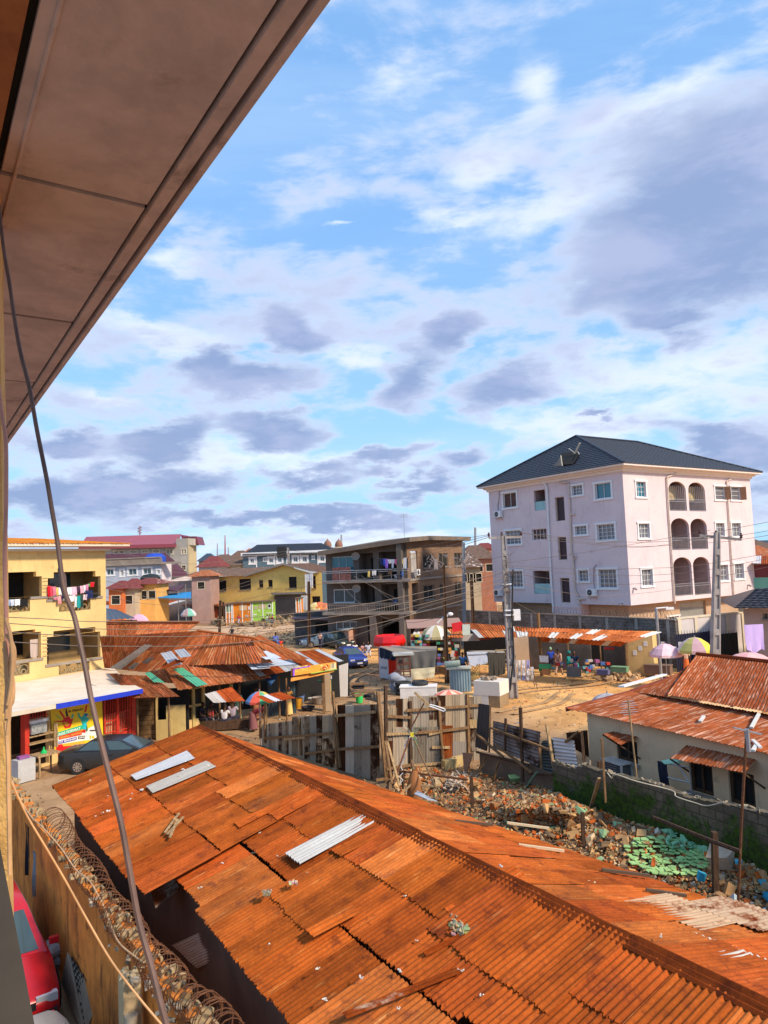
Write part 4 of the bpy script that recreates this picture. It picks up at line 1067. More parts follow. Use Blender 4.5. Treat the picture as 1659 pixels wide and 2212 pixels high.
setb(N,b,c,.95,0,.1);bump(N,b,N.math('SUBTRACT',n2,br.outputs['Fac']),.6,.03)
tops=[HW and 0]
def mtop(u):
 px=[(0,1.55),(1.0,1.62),(1.6,1.35),(2.4,1.3),(4,1.55),(7,1.62),(10,1.65),(20,1.7)]
 for(a,x),(c_,y)in zip(px,px[1:]):
  if a<=u<=c_:return x+(y-x)*(u-a)/(c_-a)
 return 1.7
fit=[(MW.uv(p))for p in[(1236,1660),(1262,1652),(1290,1663),(1320,1672),(1400,1690),(1450,1706),(1480,1722),(1530,1731),(1600,1745),(1659,1757)]]
def mtop(u):
 if u<=fit[0][0]:return fit[0][1]
 for a,c_ in zip(fit,fit[1:]):
  if a[0]<=u<=c_[0]:return a[1]+(c_[1]-a[1])*(u-a[0])/max(c_[0]-a[0],1e-6)
 return fit[-1][1]
mw=thing('mossy_wall','old block wall covered in dark moss in front of the beige house','wall',MW.p(5,0))
m=MB();k=int(MW.L/.225)
for i in range(k):
 u=i*MW.L/k;z=mtop(u+.1)+ru(-.03,.03);m.box(MW.p(u,0,-.2),MW.u*(MW.L/k),MW.n*.2,V((0,0,z)))
 for f in range(6):m.uv[-1-f]=[(x+u,y)for x,y in m.uv[-1-f]]
m.build('blockwork',mossy,mw)
m=MB()
for i in range(70):u=ru(0,12);g=ru(.8,1.2);m.c(.4*g,.34*g,.24*g);m.chunk(MW.p(u,mtop(u)+.02,-.1+ru(-.1,.1)),ru(.03,.08),.5)
m.build('rubble_coping',M_STONE,mw)
yr=AT((229,1300),42);YF=Fac(V((yr.x,yr.y,0))-V((.55,.835,0)).normalized()*12,V((yr.x,yr.y,0)))
YB=thing('balcony_building','cream yellow three storey building with stepped balcony openings and scroll balustrades','building',YF.p(6,0))
M_YEL=wall('yellow_plaster',(.78,.54,.23),(.66,.45,.19),stain=(.25,.13,.05),sa=.38,scale=.5,bs=.1)
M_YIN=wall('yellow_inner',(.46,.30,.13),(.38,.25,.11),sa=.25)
YH1=[(-260,400,277,441),(-260,438,322,598),(-260,596,231,716)]
YH2=[(413,392,735,437),(368,435,775,592),(453,590,697,694)]
YH3=[(-260,862,272,884),(-260,882,316,1092),(-260,1125,228,1216)]
YH4=[(411,834,735,876),(361,874,773,1078),(452,1076,690,1170)]
ztop=YF.uv(w('Z',600,232))[1]
holes=[]
for grp in(YH1,YH2,YH3,YH4):
 hs=[list(YF.R('Z',*r))for r in grp];hs[0][2]=hs[1][3]-.002
 if grp is not YH3:hs[2][3]=hs[1][2]+.002
 holes+=hs
m=MB();wallh(m,YF,0,YF.L,0,ztop,holes,.25)
m.face([YF.p(YF.L,0),YF.p(YF.L,0,-9),YF.p(YF.L,ztop,-9),YF.p(YF.L,ztop)]);m.build('wall',M_YEL,YB)
for i in range(4):
 g=holes[i*3:i*3+3];u0,u1=g[1][0],g[1][1];z0,z1=g[2][2]if i!=2 else g[1][2],g[0][3]
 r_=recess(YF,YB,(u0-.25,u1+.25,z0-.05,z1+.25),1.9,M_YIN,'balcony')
 m=MB();uu=u0+(u1-u0)*(.78 if i%2==0 else .1);YF.box(m,uu,uu+.9,z0+.1,z0+2.2,-1.88,-1.84);m.build('door',M_DARK if i%2==0 else M_DWOOD,r_)
 m=MB();uu=u0+(u1-u0)*.35;YF.box(m,uu,uu+1.4,z0+1.1,z0+2.1,-1.88,-1.84);m.build('inner_window',M_GLASS,r_)
 b0,b1,c0,c1=g[2]
 m=MB();YF.box(m,g[1][0]-.1,g[1][1]+.1,g[1][2]-.13,g[1][2]-.0,-.3,.06)if i!=0 else YF.box(m,g[2][1],g[1][1]+2.0,g[1][2]-.13,g[1][2],-.3,.06)
 m.build('ledge',M_CONC,YB)
 m=MB();n_=max(2,int((b1-b0)/.5));rr=min((b1-b0)/n_/2,(c1-c0)/2)*.92
 for j in range(n_):
  cx_=b0+(b1-b0)*(j+.5)/n_
  for rad,zc in((rr,c0+rr+.03),(rr*.5,c0+rr*.6)):
   P=[YF.p(cx_+cos(a)*rad,zc+sin(a)*rad,-.12)for a in[2*pi*q/14 for q in range(15)]];m.tube(P,.045,5,False)
  m.tube([YF.p(cx_-rr,c0,-.12),YF.p(cx_-rr*.7,c1-.05,-.12)],.04,5)
 YF.box(m,b0,b1,c0,c0+.05,-.18,-.06);m.build('balustrade',wall('baluster',(.34,.25,.13),(.22,.16,.08)),YB)
for z_,d_ in((ztop-.02,.1),):
 m=MB();YF.box(m,-.2,YF.L+.1,z_,z_+.12,-.2,.35);m.build('lower_moulding',M_CRM,YB)
m=MB();zf=YF.off(.9).uv(w('Z',600,196))[1];YO=YF.off(.9);YO.box(m,-.4,YF.L+1.0,zf,zf+.13,-.06,0);YO.box(m,-.4,YF.L+1.0,zf-.02,zf+.0,-.9,-.06);m.build('gutter',M_CRM,YB)
m=MB();a=YO.p(-.6,zf+.14,.05);b_=YO.p(YF.L+1.1,zf+.14,.05);zr=AT((180,1164),47).z;c=b_-YF.n*7-YF.u*1.8;d=a-YF.n*7;c.z=d.z=zr
roofq(m,(a,b_,c,d),20,1,.16,.03,lambda k,r:(1.3,ru(.9,1.5),ru(.5,1.0),.85),.02,.1,.01,4,2,.02)
m.build('roof',sheetmat('rust_gold',(.62,.24,.05),(.30,.10,.03),(.75,.45,.16)),YB,50)
for gx in(335,338):
 pass
m=MB();
for z in[YF.uv(w('Z',345,y))[1]for y in(445,470,500,525,550,890,920,950,980,1010,1045)]:
 q=YF.R('Z',326,500,364,520);YF.box(m,q[0],q[1],z,z+.035,0,.03)
m.build('pier_grooves',wall('groove',(.45,.33,.16),(.4,.3,.15)),YB)
def laundry(fc,r,items,d,label,hgt=.6,line=True,name='laundry_line',group=None):
 """items: (x, y, width_px, colour, length px)"""
 ff=fc.off(d);root=thing(name,label,'laundry',ff.p(*ff.uv(w(r,items[0][0],items[0][1]))),group)
 pts=[]
 for x,y,wp,c,lp in items:
  u,z=ff.uv(w(r,x,y));u2,_=ff.uv(w(r,x+wp,y));_,z2=ff.uv(w(r,x,y+lp));pts.append(ff.p(u,z))
  hangw(ff.p((u+u2)/2,z),ff.u,abs(u2-u),abs(z-z2),c,'',name='garment',parent=root)
 if line and len(pts)>1:m=MB();m.tube([pts[0]-ff.u*.3]+pts+[pts[-1]+ff.u*.3],.008,4);m.build('line',M_WIRE,root)
 return root
PINK,RED,WH,YL,BK,NV,BL,TL,GR,PU=(.7,.25,.35),(.7,.02,.04),(.8,.78,.78),(.8,.6,.2),(.02,.02,.02),(.02,.03,.10),(.1,.25,.6),(.03,.35,.35),(.15,.5,.1),(.4,.3,.55)
laundry(YF,'Z',[(366,500,18,RED,85),(385,505,20,(.8,.1,.15),78),(405,508,25,PINK,68),(430,514,18,YL,62),(448,514,28,WH,60),(480,516,25,(.9,.7,.6),50),(505,515,45,WH,58),(550,510,40,(.8,.5,.6),65),(592,508,22,(.1,.05,.1),45),(616,503,22,(.85,.5,.6),55),(640,498,18,(.8,.75,.8),55),(660,492,20,(.7,.3,.5),48),(680,487,15,GR,20),(695,475,30,RED,35)],.12,'bright clothes hung in the upper right balcony of the yellow building')
laundry(YF,'Z',[(415,590,25,PINK,20),(442,582,28,(.8,.35,.35),60),(470,580,25,NV,22),(527,578,55,WH,45),(572,585,18,WH,80),(592,580,28,TL,90),(620,572,18,(.05,.1,.08),95),(640,570,30,(.8,.6,.65),40),(658,538,55,NV,60),(718,560,35,BK,30)],.2,'clothes draped over the scroll balustrade of the upper right balcony')
laundry(YF,'Z',[(38,610,40,(.3,.4,.6),50),(80,608,30,(.6,.65,.75),48),(112,606,40,WH,48),(150,606,62,BK,60)],.12,'blue, white and black clothes over the upper left balustrade',line=False)
q=YF.R('Z',258,915,312,1060);hangw(YF.p(q[0]+.25,q[3],-.3),YF.u,.5,q[3]-q[2],(.5,.4,.36),'striped curtain tied back in the lower left balcony','curtain','curtain')
sp0=G((283,1601),.1);SH=Fac(V((sp0.x,sp0.y,0))-V((.55,.835,0)).normalized()*10,V((sp0.x,sp0.y,0))+V((.55,.835,0)).normalized()*.15)
ST=thing('print_shop','street shop with white sheet canopy, blue fascia and red barred doors','shop',SH.p(6,0))
S2=SH.off(1.3)
ca=[S2.uv(w('I',x,y))for x,y in((60,612),(650,510),(1100,435),(1659,335))]
fz=[S2.p(u,z)for u,z in ca]
cu0=S2.uv(w('I',650,510));cu1=S2.uv(w('I',1659,332));cu00=S2.uv(w('I',20,620))
m=MB()
tl,tr=S2.p(cu00[0]-1,cu00[1]),S2.p(cu1[0],cu1[1])
bl_u,br_=SH.off(-2.6),None
hi_l=AT(w('I',-30,310),YF.p(4,0).y-.3);
e_tr=YF.off(.05);ur=e_tr.uv(w('A',690,965));ul=e_tr.uv(w('A',60,1065))
hr_,hl2=e_tr.p(ur[0],ur[1]),e_tr.p(ul[0],ul[1])
ext=(hr_-hl2).normalized();hl3=hl2-ext*3
q=[tl,tr,hr_+ext*.5,hl3];k=14
vs=[];
for j in range(9):
 for i in range(k+1):
  p=bil(q,i/k,j/8);t=j/8;p=p+V((0,0,-.12*sin(pi*t)+.02*noise.noise(p*1.5)));vs.append(p)
fs=[(j*(k+1)+i,j*(k+1)+i+1,(j+1)*(k+1)+i+1,(j+1)*(k+1)+i)for j in range(8)for i in range(k)]
m.mesh(vs,fs);m.build('canopy',wall('canopy_white',(.82,.72,.60),(.72,.60,.46),stain=(.3,.18,.08),sa=.3,scale=.8,streak=.3,bs=.1),ST,True)
m=MB();a,b_=S2.p(*cu0),S2.p(*cu1);m.box(a-V((0,0,.2)),b_-a,S2.n*.05,V((0,0,.2)));m.build('blue_fascia',plain('fascia_blue',(.02,.05,.55),.45,0,.15),ST)
m=MB();a,b_=S2.p(cu00[0]-1,cu00[1]),S2.p(cu0[0]-.02,cu0[1]);m.box(a-V((0,0,.17)),b_-a,S2.n*.05,V((0,0,.17)));m.build('cream_fascia',M_CRM,ST)
m=MB()
door=SH.R('I',1208,415,1525,940);bar=SH.R('I',295,560,570,970);ban=SH.R('I',583,480,1200,1075)
lef=SH.R('I',-60,600,240,1060)
zt=door[3]+.2
SH.box(m,door[1]+.02,door[1]+.25,0,zt,-.25,0);SH.box(m,ban[1]+.02,door[0]-.02,0,zt,-.25,0);SH.box(m,ban[0],ban[1],0,zt,-.25,-.03)
SH.box(m,bar[1],ban[0]-.01,0,zt,-.25,0);SH.box(m,lef[1]+.1,bar[1],0,.1,-.2,0)
m.build('wall',M_YEL,ST)
m=MB();SH.box(m,-2,door[1]+.2,.05,zt,-3.2,-3.15);SH.box(m,door[1],door[1]+.05,0,zt,-3.2,-.26);m.build('back_wall',M_DWOOD,ST)
RED_I=plain('red_iron',(.60,.04,.02),.5,0,.25)
m=MB();u0,u1,z0,z1=door;frame(m,SH,door,.08,-.04,.04);um=(u0+u1)/2
SH.box(m,um-.06,um+.06,z0,z1,-.04,.045)
for zz in(z0+(z1-z0)*.47,z0+(z1-z0)*.62,z0+(z1-z0)*.22):SH.box(m,u0,u1,zz,zz+.035,-.03,.035)
SH.box(m,u0,u1,z0,z0+.35,-.03,.03)
for i in range(1,16):
 x=u0+(u1-u0)*i/16;s=.6 if i%2 else 1;SH.box(m,x-.012,x+.012,z0+(0 if i%2 else 0),z1,-.02,.025)
m.build('barred_door',RED_I,ST)
m=MB();SH.box(m,u0+.1,u1-.1,z0+.3,z0+(z1-z0)*.6,-.3,-.28);m.build('paper_stock',plain('paper_orange',(.8,.55,.3),.8,0,.4,6),ST)
m=MB();SH.box(m,door[1]+.0,door[1]+.22,0,zt,.01,.09);SH.box(m,*SH.R('I',243,605,295,1050)[:2],0,zt,-.02,.3);m.build('red_post',RED_I,ST)
m=MB();u0,u1,z0,z1=bar;zb=z0+(z1-z0)*.62
for i in range(1,9):x=u0+(u1-u0)*i/9;SH.box(m,x-.014,x+.014,zb,z1,-.05,-.02)
for i in range(4):z=zb+(z1-zb)*i/3;SH.box(m,u0,u1,z,z+.03,-.05,-.015)
m.build('window_bars',RED_I,ST)
m=MB();
for y0 in(840,925):q=SH.R('I',285,y0,600,y0+25);SH.box(m,q[0],q[1],q[2],q[2]+.05,0,.35)
for x0 in(575,600):q=SH.R('I',x0,720,x0+18,1000);SH.box(m,q[0],q[1],q[2],q[3],.3,.36)
m.build('shelf',M_PWOOD,ST)
bn=thing('printed_banner','yellow printed banner with two paint covered hands on the shop front','banner',SH.p(ban[0],.2,.05))
BF_=SH.off(.045);m=MB().c(.95,.62,.02);q=BF_.R('I',583,500,1200,1075);qq=[BF_.uv(w('I',583,570)),BF_.uv(w('I',1200,480)),BF_.uv(w('I',1205,925)),BF_.uv(w('I',640,1078))]
qz=BF_.uv(w('I',640,1078))[1]
def BP(pts,d):return[BF_.p(*BF_.uv(w('N2',x,y)),d)for x,y in pts]
m.prism(BP([(62,245),(812,140),(830,690),(560,760),(130,900)],0),BF_.n*-.02);bo=m.build('sheet',tinted('vinyl',.35,.08,0,.5,3,.02),bn)
MV=MATS['vinyl'];m=MB()
m.c(.9,.86,.8);m.face(BP([(120,680),(330,610),(560,600),(620,540),(680,505),(740,520),(780,560),(828,690),(560,715),(150,780)],.003))
m.c(.85,.45,.05);m.face(BP([(130,790),(560,720),(555,760),(380,800),(135,880)],.004))
hand1=[((.75,.02,.02),[(275,545),(240,460),(235,430),(270,395),(330,360),(365,410),(398,395),(375,480),(355,530)]),((.7,.03,.02),[(285,400),(255,400),(190,290),(205,285),(240,320),(270,365)]),((.05,.03,.03),[(290,370),(283,262),(300,258),(318,330),(325,365)]),((.7,.05,.02),[(235,455),(120,445),(105,435),(200,432),(250,430)]),((.1,.45,.12),[(215,410),(138,345),(145,338),(225,400)]),((.05,.5,.35),[(365,395),(380,340),(403,335),(395,390)]),((.8,.35,.02),[(250,450),(300,450),(345,490),(300,515),(262,490)])]
hand2=[((.02,.45,.35),[(535,530),(510,430),(500,400),(545,350),(560,320),(610,335),(650,370),(600,450),(575,480),(580,520)]),((.02,.45,.30),[(500,410),(470,380),(462,320),(480,315),(497,370),(525,385)]),((.75,.02,.03),[(555,310),(580,205),(598,205),(585,300)]),((.85,.4,.02),[(610,325),(670,225),(680,230),(625,315)]),((.1,.5,.15),[(640,335),(695,275),(700,285),(655,335)]),((.35,.6,.05),[(650,355),(712,330),(714,342),(655,370)]),((.9,.5,.1),[(600,345),(645,365),(620,400),(590,380)]),((.02,.10,.45),[(555,325),(605,330),(590,365),(560,350)]),((.02,.55,.65),[(530,550),(545,470),(580,460),(590,520),(575,560)]),((.6,.02,.02),[(515,600),(530,560),(575,560),(570,605)]),((.05,.2,.1),[(575,560),(590,470),(605,560),(590,600)])]
for i,(c,pts)in enumerate(hand1+hand2):m.c(*c);m.face(BP(pts,.005+i*.0008))
m.c(.02,.5,.25);m.face(BP([(115,615),(530,490),(535,550),(118,678)],.022));m.c(.75,.05,.02);m.face(BP([(185,655),(515,565),(518,630),(187,705)],.023))
m.c(.05,.03,.35);m.face(BP([(140,740),(440,660),(444,705),(146,775)],.024));m.c(.08,.08,.05);m.face(BP([(470,650),(570,645),(555,690),(462,692)],.025));m.c(.7,.02,.02);m.face(BP([(150,785),(230,765),(250,800),(380,790),(300,860),(150,885)],.023))
m.c(.05,.05,.05);m.face(BP([(628,565),(720,560),(718,580),(640,585)],.012));m.c(.8,.55,.02);m.face(BP([(630,645),(650,640),(655,690),(632,692)],.012));m.face(BP([(660,655),(690,640),(705,685),(665,690)],.0125))
def tline(s,x0,y0,x1,y1,hpx,c,d):
 a,b_=BF_.uv(w('N2',x0,y0)),BF_.uv(w('N2',x1,y1));h_=abs(BF_.uv(w('N2',x0,y0-hpx))[1]-a[1]);m.c(*c);textfit(m,BF_,s,a,b_,h_,d,.02)
tline('& PRINT',325,312,540,282,32,(.16,.07,.02),.02);tline('LARGE FORMAT',120,665,500,553,36,(.9,.9,.88),.028);tline('GENERAL PRINTING',198,692,508,612,24,(.9,.5,.1),.028)
tline('FLEX BANNER',150,765,437,698,28,(.9,.9,.9),.029);tline('SAV',475,685,558,680,28,(.9,.9,.85),.029)
m.build('printed_design',MV,bn)
q=SH.R('I',300,680,480,840);bx_=thing('glass_box','small glazed display box on the wooden shelf of the print shop','display box',SH.p(q[0]+.3,q[2],.2))
m=MB();SH.box(m,q[0],q[1],q[2],q[3]-.12,.02,.42);m.build('case',plain('case_grey',(.35,.36,.35),.3,0,.5,12),bx_)
m=MB();SH.box(m,q[0]-.03,q[1]+.05,q[3]-.118,q[3],0,.46);m.build('lid',M_WHITE,bx_)
tb0=G(w('I',345,1230),0);tt=thing('wooden_table','pale wooden table in front of the shelves with a green funnel on it','table',(tb0.x,tb0.y,0))
T2=SH.off(1.2);q=T2.R('I',385,960,655,1040);m=MB();T2.box(m,q[0],q[1],.8,.86,-.35,.35);m.build('tabletop',M_PWOOD,tt)
for a in(q[0]+.05,q[1]-.1):
 for d_ in(-.3,.28):m=MB();T2.box(m,a,a+.06,0,.8,d_,d_+.06);m.build('leg',M_PWOOD,tt)
c=T2.p(q[0]+.45,.86,0);m=MB().c(.02,.5,.12);m.lathe(c,[(.0,0),(.13,0),(.12,.05),(.03,.16),(.02,.25),(0,.25)],12);tag(m.build('green_funnel',M_TINT,None,True),'green plastic funnel on the pale wooden table','funnel')
c=T2.p(q[0]-.4,0,0);m=MB().c(.5,.5,.5);m.bxb(c,(.7,.5,.85),atan2(T2.u.y,T2.u.x));m.c(.3,.1,.3);m.bxb(c+ZB*.86,(.4,.25,.1),.9);tag(m.build('goods_counter',M_TINT),'grey goods counter left of the pale wooden table','counter')
bc=AT((887,1395),69);b0=V((bc.x,bc.y,0));bL=V((-.91,.41,0)).normalized();bR=V((bL.y,-bL.x,0))
BF=Fac(b0+bL*8.2,b0);BRt=Fac(b0,b0+bR*14)
uL=BF.uv(w('R',90,700))[0];uR=BRt.uv(w('R',1378,600))[0]
BF=Fac(BF.p(uL,0),b0);BRt=Fac(b0,BRt.p(uR,0))
BR=thing('brown_block','weathered brown three storey block with long railed balconies and a thin slab roof','building',b0)
M_BRN=wall('brown_plaster',(.155,.13,.115),(.11,.095,.085),stain=(.05,.035,.025),sa=.5,scale=.6,streak=.8)
M_BRN2=wall('brown_wall',(.27,.165,.10),(.20,.125,.08),stain=(.07,.045,.03),sa=.45,scale=.5,streak=.8)
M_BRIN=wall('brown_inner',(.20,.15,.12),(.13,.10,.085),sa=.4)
wf=[(130,265,333,395),(147,568,350,697),(170,870,368,1000)]
rf_=[(388,232,522,480),(575,218,797,480),(405,512,535,780),(600,512,815,780),(470,845,545,1080),(605,850,820,1085)]
rw=[(985,240,1077,372),(1133,233,1220,360),(1278,230,1348,352),(993,528,1090,668),(1145,515,1190,645),(1283,500,1350,622)]
top_f=lambda u:BF.uv(w('R',90+780*u/BF.L,200-92*u/BF.L))[1]
zc=BF.uv(w('R',860,100))[1]
hf=[BF.R('R',*r)for r in wf+rf_];hr=[BRt.R('R',*r)for r in rw]+[BRt.R('R',868,215,935,465),BRt.R('R',885,510,945,770)]
m=MB();zl=BF.uv(w('R',95,210))[1]
wallh(m,BF,0,BF.L,0,max(h[3]for h in hf)+.3,hf,.25)
zb_=max(h[3]for h in hf)+.3
for i in range(6):
 a,b_=i/6,(i+1)/6;m.face([BF.p(a*BF.L,zb_-.001),BF.p(b_*BF.L,zb_-.001),BF.p(b_*BF.L,max(zb_,zl+(zc-zl)*b_)),BF.p(a*BF.L,max(zb_,zl+(zc-zl)*a))])
m.build('front_wall',M_BRN,BR)
m=MB();zr=BRt.uv(w('R',1340,90))[1];wallh(m,BRt,0,BRt.L,0,min(zc,zr),hr,.2)
m.face([BRt.p(0,min(zc,zr)-.001),BRt.p(BRt.L,min(zc,zr)-.001),BRt.p(BRt.L,zr),BRt.p(0,zc)]);m.face([BF.p(0,0),BF.p(0,0,-14),BF.p(0,zl,-14),BF.p(0,zl)]);m.build('side_wall',M_BRN2,BR)
window(BF,BR,hf[0],M_ALU,M_TEAL,3,1,None,sill=M_CONC,fw=.06);window(BF,BR,hf[1],M_WHITE,M_GLASS,2,1,None,sill=M_CONC,fw=.1);window(BF,BR,hf[2],M_WHITE,M_GLASS,3,1,None,sill=M_CONC,fw=.08)
for i,h in enumerate(hf[3:]):
 rc_=recess(BF,BR,h,1.6 if i<4 else 3,M_BRIN if i<4 else M_DARK,'balcony_bay');
 if i<4:m=MB();BF.box(m,h[0]+.6,h[0]+1.5 if h[1]-h[0]>2 else h[1]-.1,h[2],h[2]+2.1,-1.58,-1.55);m.build('door',M_DARK,rc_)
 if i in(1,3):m=MB();BF.box(m,h[0]+1.2,h[1]-.5,h[3]-1.0,h[3]-.4,-1.58,-1.55);m.build('transom',M_CURT,rc_)
for h in hr[:6]:window(BRt,BR,h,M_CONC,M_DARK,2,1,None,sill=M_CONC,fw=.08)
m=MB();h=hr[6];BRt.box(m,h[0]+.45,h[1]-.05,h[2],h[3]-.1,-.18,-.12);m.build('white_door',wall('door_white',(.5,.47,.44),(.35,.32,.3)),BR)
recess(BRt,BR,hr[7],1.5,M_BRIN,'side_recess')
u,z=BRt.uv(w('R',900,440));acunit(BRt.p(u,z,.15),BRt.n,'air conditioner on the top balcony corner of the brown block',1.0)
BX=BF.off(1.4)
for(yt,yb,nm)in((490,508,'a'),(785,808,'b')):
 zt_=BX.uv(w('R',450,yt))[1];zb2=BX.uv(w('R',450,yb))[1];u0=BX.uv(w('R',45,yt))[0];u1=BX.uv(w('R',868,yt))[0]
 m=MB();BX.box(m,u0,u1,zb2,zt_,-1.399,0);m.build('balcony_slab',M_CONC,BR)
 ry=388 if nm=='a' else 700;zrr=BX.uv(w('R',450,ry))[1]
 railing(BX,BR,u0+.05,u1-.1,zt_,zrr,-.03,M_ALU if nm=='a' else M_CONC,1.6 if nm=='a' else .25,w_=.05)
 if nm=='a':
  m=MB();q=BX.R('R',135,365,305,480);BX.box(m,q[0],q[1],zt_,q[3],-.1,-.06);m.build('balcony_screen',plain('screen_red',(.22,.09,.08),.8,0,.5),BR)
 else:
  m=MB();q=BX.R('R',150,700,540,780);BX.box(m,q[0],q[1],zt_,q[3]-.05,-.1,-.06);m.build('balcony_parapet',M_BRN,BR)
for yy in((478,436),(790,708)):
 a,b_=BRt.uv(w('R',880,yy[0])),BRt.uv(w('R',1372,yy[1]));m=MB();m.box(BRt.p(a[0],a[1]-.1,0),BRt.p(b_[0],b_[1]-.1)-BRt.p(a[0],a[1]-.1),BRt.n*.12,V((0,0,.22)));m.build('string_course',M_CONC,BR)
BO=BF.off(1.5);a=BO.p(*BO.uv(w('R',2,216)));b_=BO.p(*BO.uv(w('R',860,83)));RO_=BRt.off(.9);c=RO_.p(*RO_.uv(w('R',1430,79)));c0=RO_.p(*RO_.uv(w('R',1040,70)))
a2=a+bR*15;a2.z=c.z
m=MB();t_=V((0,0,-.42));ring_=[a,b_,c0,c,a2]
m.face(ring_);m.face([p+t_ for p in ring_][::-1])
for i in range(5):p,q=ring_[i],ring_[(i+1)%5];m.face([p,q,q+t_,p+t_])
m.build('roof_slab',wall('slab_roof',(.22,.17,.13),(.15,.12,.10),sa=.5),BR)
m=MB();BF.box(m,*BF.R('R',545,845,603,1085)[:2],0,3.1,.9,1.35);BF.box(m,BF.L-.5,BF.L,0,zc-.5,.9,1.38);m.build('pillar',M_BRN,BR)
m=MB();p=BF.p(*BF.uv(w('R',775,85)),-1);m.tube([p,p+V((0,0,2.3))],.02,5);
for k in range(3):m.tube([p+V((-.4,0,2.0+.1*k)),p+V((.4,0,2.0+.14*k))],.012,4)
tag(m.build('roof_antenna',M_STEEL),'tall thin aerial standing on the brown block roof','antenna')
laundry(BF,'R',[(585,282,28,NV,65),(612,284,20,(.05,.1,.5),70),(632,286,26,(.3,.15,.6),90),(660,290,58,WH,40),(690,292,20,(.8,.8,.85),80),(718,288,28,(.85,.2,.45),52),(748,286,20,(.8,.6,.7),55),(770,284,16,(.1,.3,.7),85),(782,290,14,YL,40),(800,276,36,WH,100),(832,280,12,BK,95)],1.2,'blue, white and pink laundry strung across the top balcony of the brown block')
laundry(BF,'R',[(470,400,22,YL,55),(494,400,14,BK,50),(508,398,14,WH,45),(522,396,24,WH,42),(552,398,16,BK,40),(655,392,40,(.12,.08,.06),40),(718,432,22,(.2,.25,.35),30),(770,400,14,NV,55),(785,405,18,BL,50)],1.46,'small clothes pegged on the top railing of the brown block',line=False)
laundry(BF,'R',[(695,665,22,NV,50),(722,660,20,(.1,.2,.4),50),(745,655,22,(.25,.2,.2),50),(792,640,22,RED,40)],1.0,'dark clothes hanging in the middle floor balcony of the brown block')
for nm,px,lab in(('satellite_dish',(372,265),'small satellite dish by the teal window of the brown block'),('satellite_dish',(380,565),'grey box dish beside the middle window of the brown block')):
 p=BF.p(*BF.uv(w('R',*px)),.4);m=MB().c(.4,.38,.36)
 m.lathe(p,[(.0,0),(.22,.03),(.42,.14)],14);m.v=[p+Matrix.Rotation(radians(70),3,'X')@(v-p)for v in m.v];m.cyl(p,BF.p(BF.uv(w('R',*px))[0],p.z-.2,0),.03);tag(m.build(nm,M_TINT,None,True),lab,'satellite dish')
YH=Fac(AT(w('K',-700,1100),124),AT(w('K',1365,1100),112))
YO_=thing('yellow_house','long yellow two storey house with a gable and white cloth hanging by its balcony','house',YH.p(YH.L/2,0))
M_YH=wall('mustard_plaster',(.88,.60,.17),(.78,.50,.14),stain=(.18,.12,.06),sa=.4,scale=.4)
M_ROOFG=sheetmat('old_roof',(.20,.13,.10),(.10,.08,.07),(.32,.24,.20))
KW=[(2,745,103,880),(272,728,425,868),(528,742,585,838),(648,740,708,832),(920,700,1022,845),(1232,690,1272,850),(1222,955,1330,1062),(560,0,561,1)]
KW=KW[:-1]+[(-160,760,-90,870),(-330,770,-250,890)]
hk=[YH.R('K',*r)for r in KW]
ze_=YH.uv(w('K',200,690))[1];u_w=YH.uv(w('K',495,900))[0];uj=YH.uv(w('K',-230,900))[0]
m=MB();wallh(m,YH,uj,YH.L,0,ze_,hk,.2)
gp=YH.uv(w('K',880,545));gl_=YH.uv(w('K',360,690));gr_=YH.uv(w('K',1365,650))
m.face([YH.p(gl_[0],ze_),YH.p(YH.L,ze_),YH.p(YH.L,gr_[1]),YH.p(gp[0],gp[1])]);m.build('wall',M_YH,YO_)
m=MB();wallh(m,YH,0,uj,0,ze_-.5,[],.2);m.build('brown_wing_wall',wall('wing_brown',(.36,.26,.22),(.30,.21,.18)),YO_)
for h in hk:window(YH,YO_,h,M_DWOOD,M_DARK,2,3,None,fw=.07,sill=M_CONC)
YR=YH.off(.7);m=MB()
q=[YR.p(*YR.uv(w('K',-470,690))),YR.p(*YR.uv(w('K',370,690)))];bk_=V((-YH.n.x*6,-YH.n.y*6,0));zr_=AT(w('K',200,590),122).z
r1,r2=q[1]+bk_+V((8,0,0)),q[0]+bk_;r1.z=r2.z=zr_
roofq(m,(q[0],q[1],r1,r2),24,1,.3,.03,lambda k,r:(.9,.9,.95,ru(.6,.95)),.02,.1,.01,3,2)
g1_,g2_,g3_=YR.p(gl_[0],gl_[1]),YR.p(gp[0],gp[1]+.15),YR.p(YR.uv(w('K',1290,650))[0],YR.uv(w('K',1290,650))[1]);bb=YH.n*-9
roofq(m,(g1_,g1_+bb,g2_+bb,g2_),8,1,.3,.03,lambda k,r:(.9,.9,.9,.8),.02,.1,.01,3,2);roofq(m,(g3_+bb,g3_,g2_,g2_+bb),8,1,.3,.03,lambda k,r:(.9,.8,.8,.8),.02,.1,.01,3,2)
m.build('roof',M_ROOFG,YO_)
m=MB();m.beam(g1_,g2_,.06,.3);m.beam(g2_,g3_,.06,.3);m.build('verge_board',M_CONC,YO_)
q=YH.R('K',740,850,1140,925);m=MB();YH.box(m,q[0],YH.uv(w('K',1200,900))[0],q[2],q[2]+.25,0,1.2);m.build('balcony_slab',M_CONC,YO_);railing(YH,YO_,q[0],YH.uv(w('K',1200,900))[0],q[2]+.25,q[3]+.1,1.2,M_RUSTY,.8)
ffy=YH.off(1.3)
for a,b_,c_,nm,lab in((1128,660,1205,'white_cloth',None),):pass
hp_=thing('white_drape','long torn white cloth hanging from the yellow house eave past its balcony','cloth',YH.p(YH.uv(w('K',1160,900))[0],3,1.3))
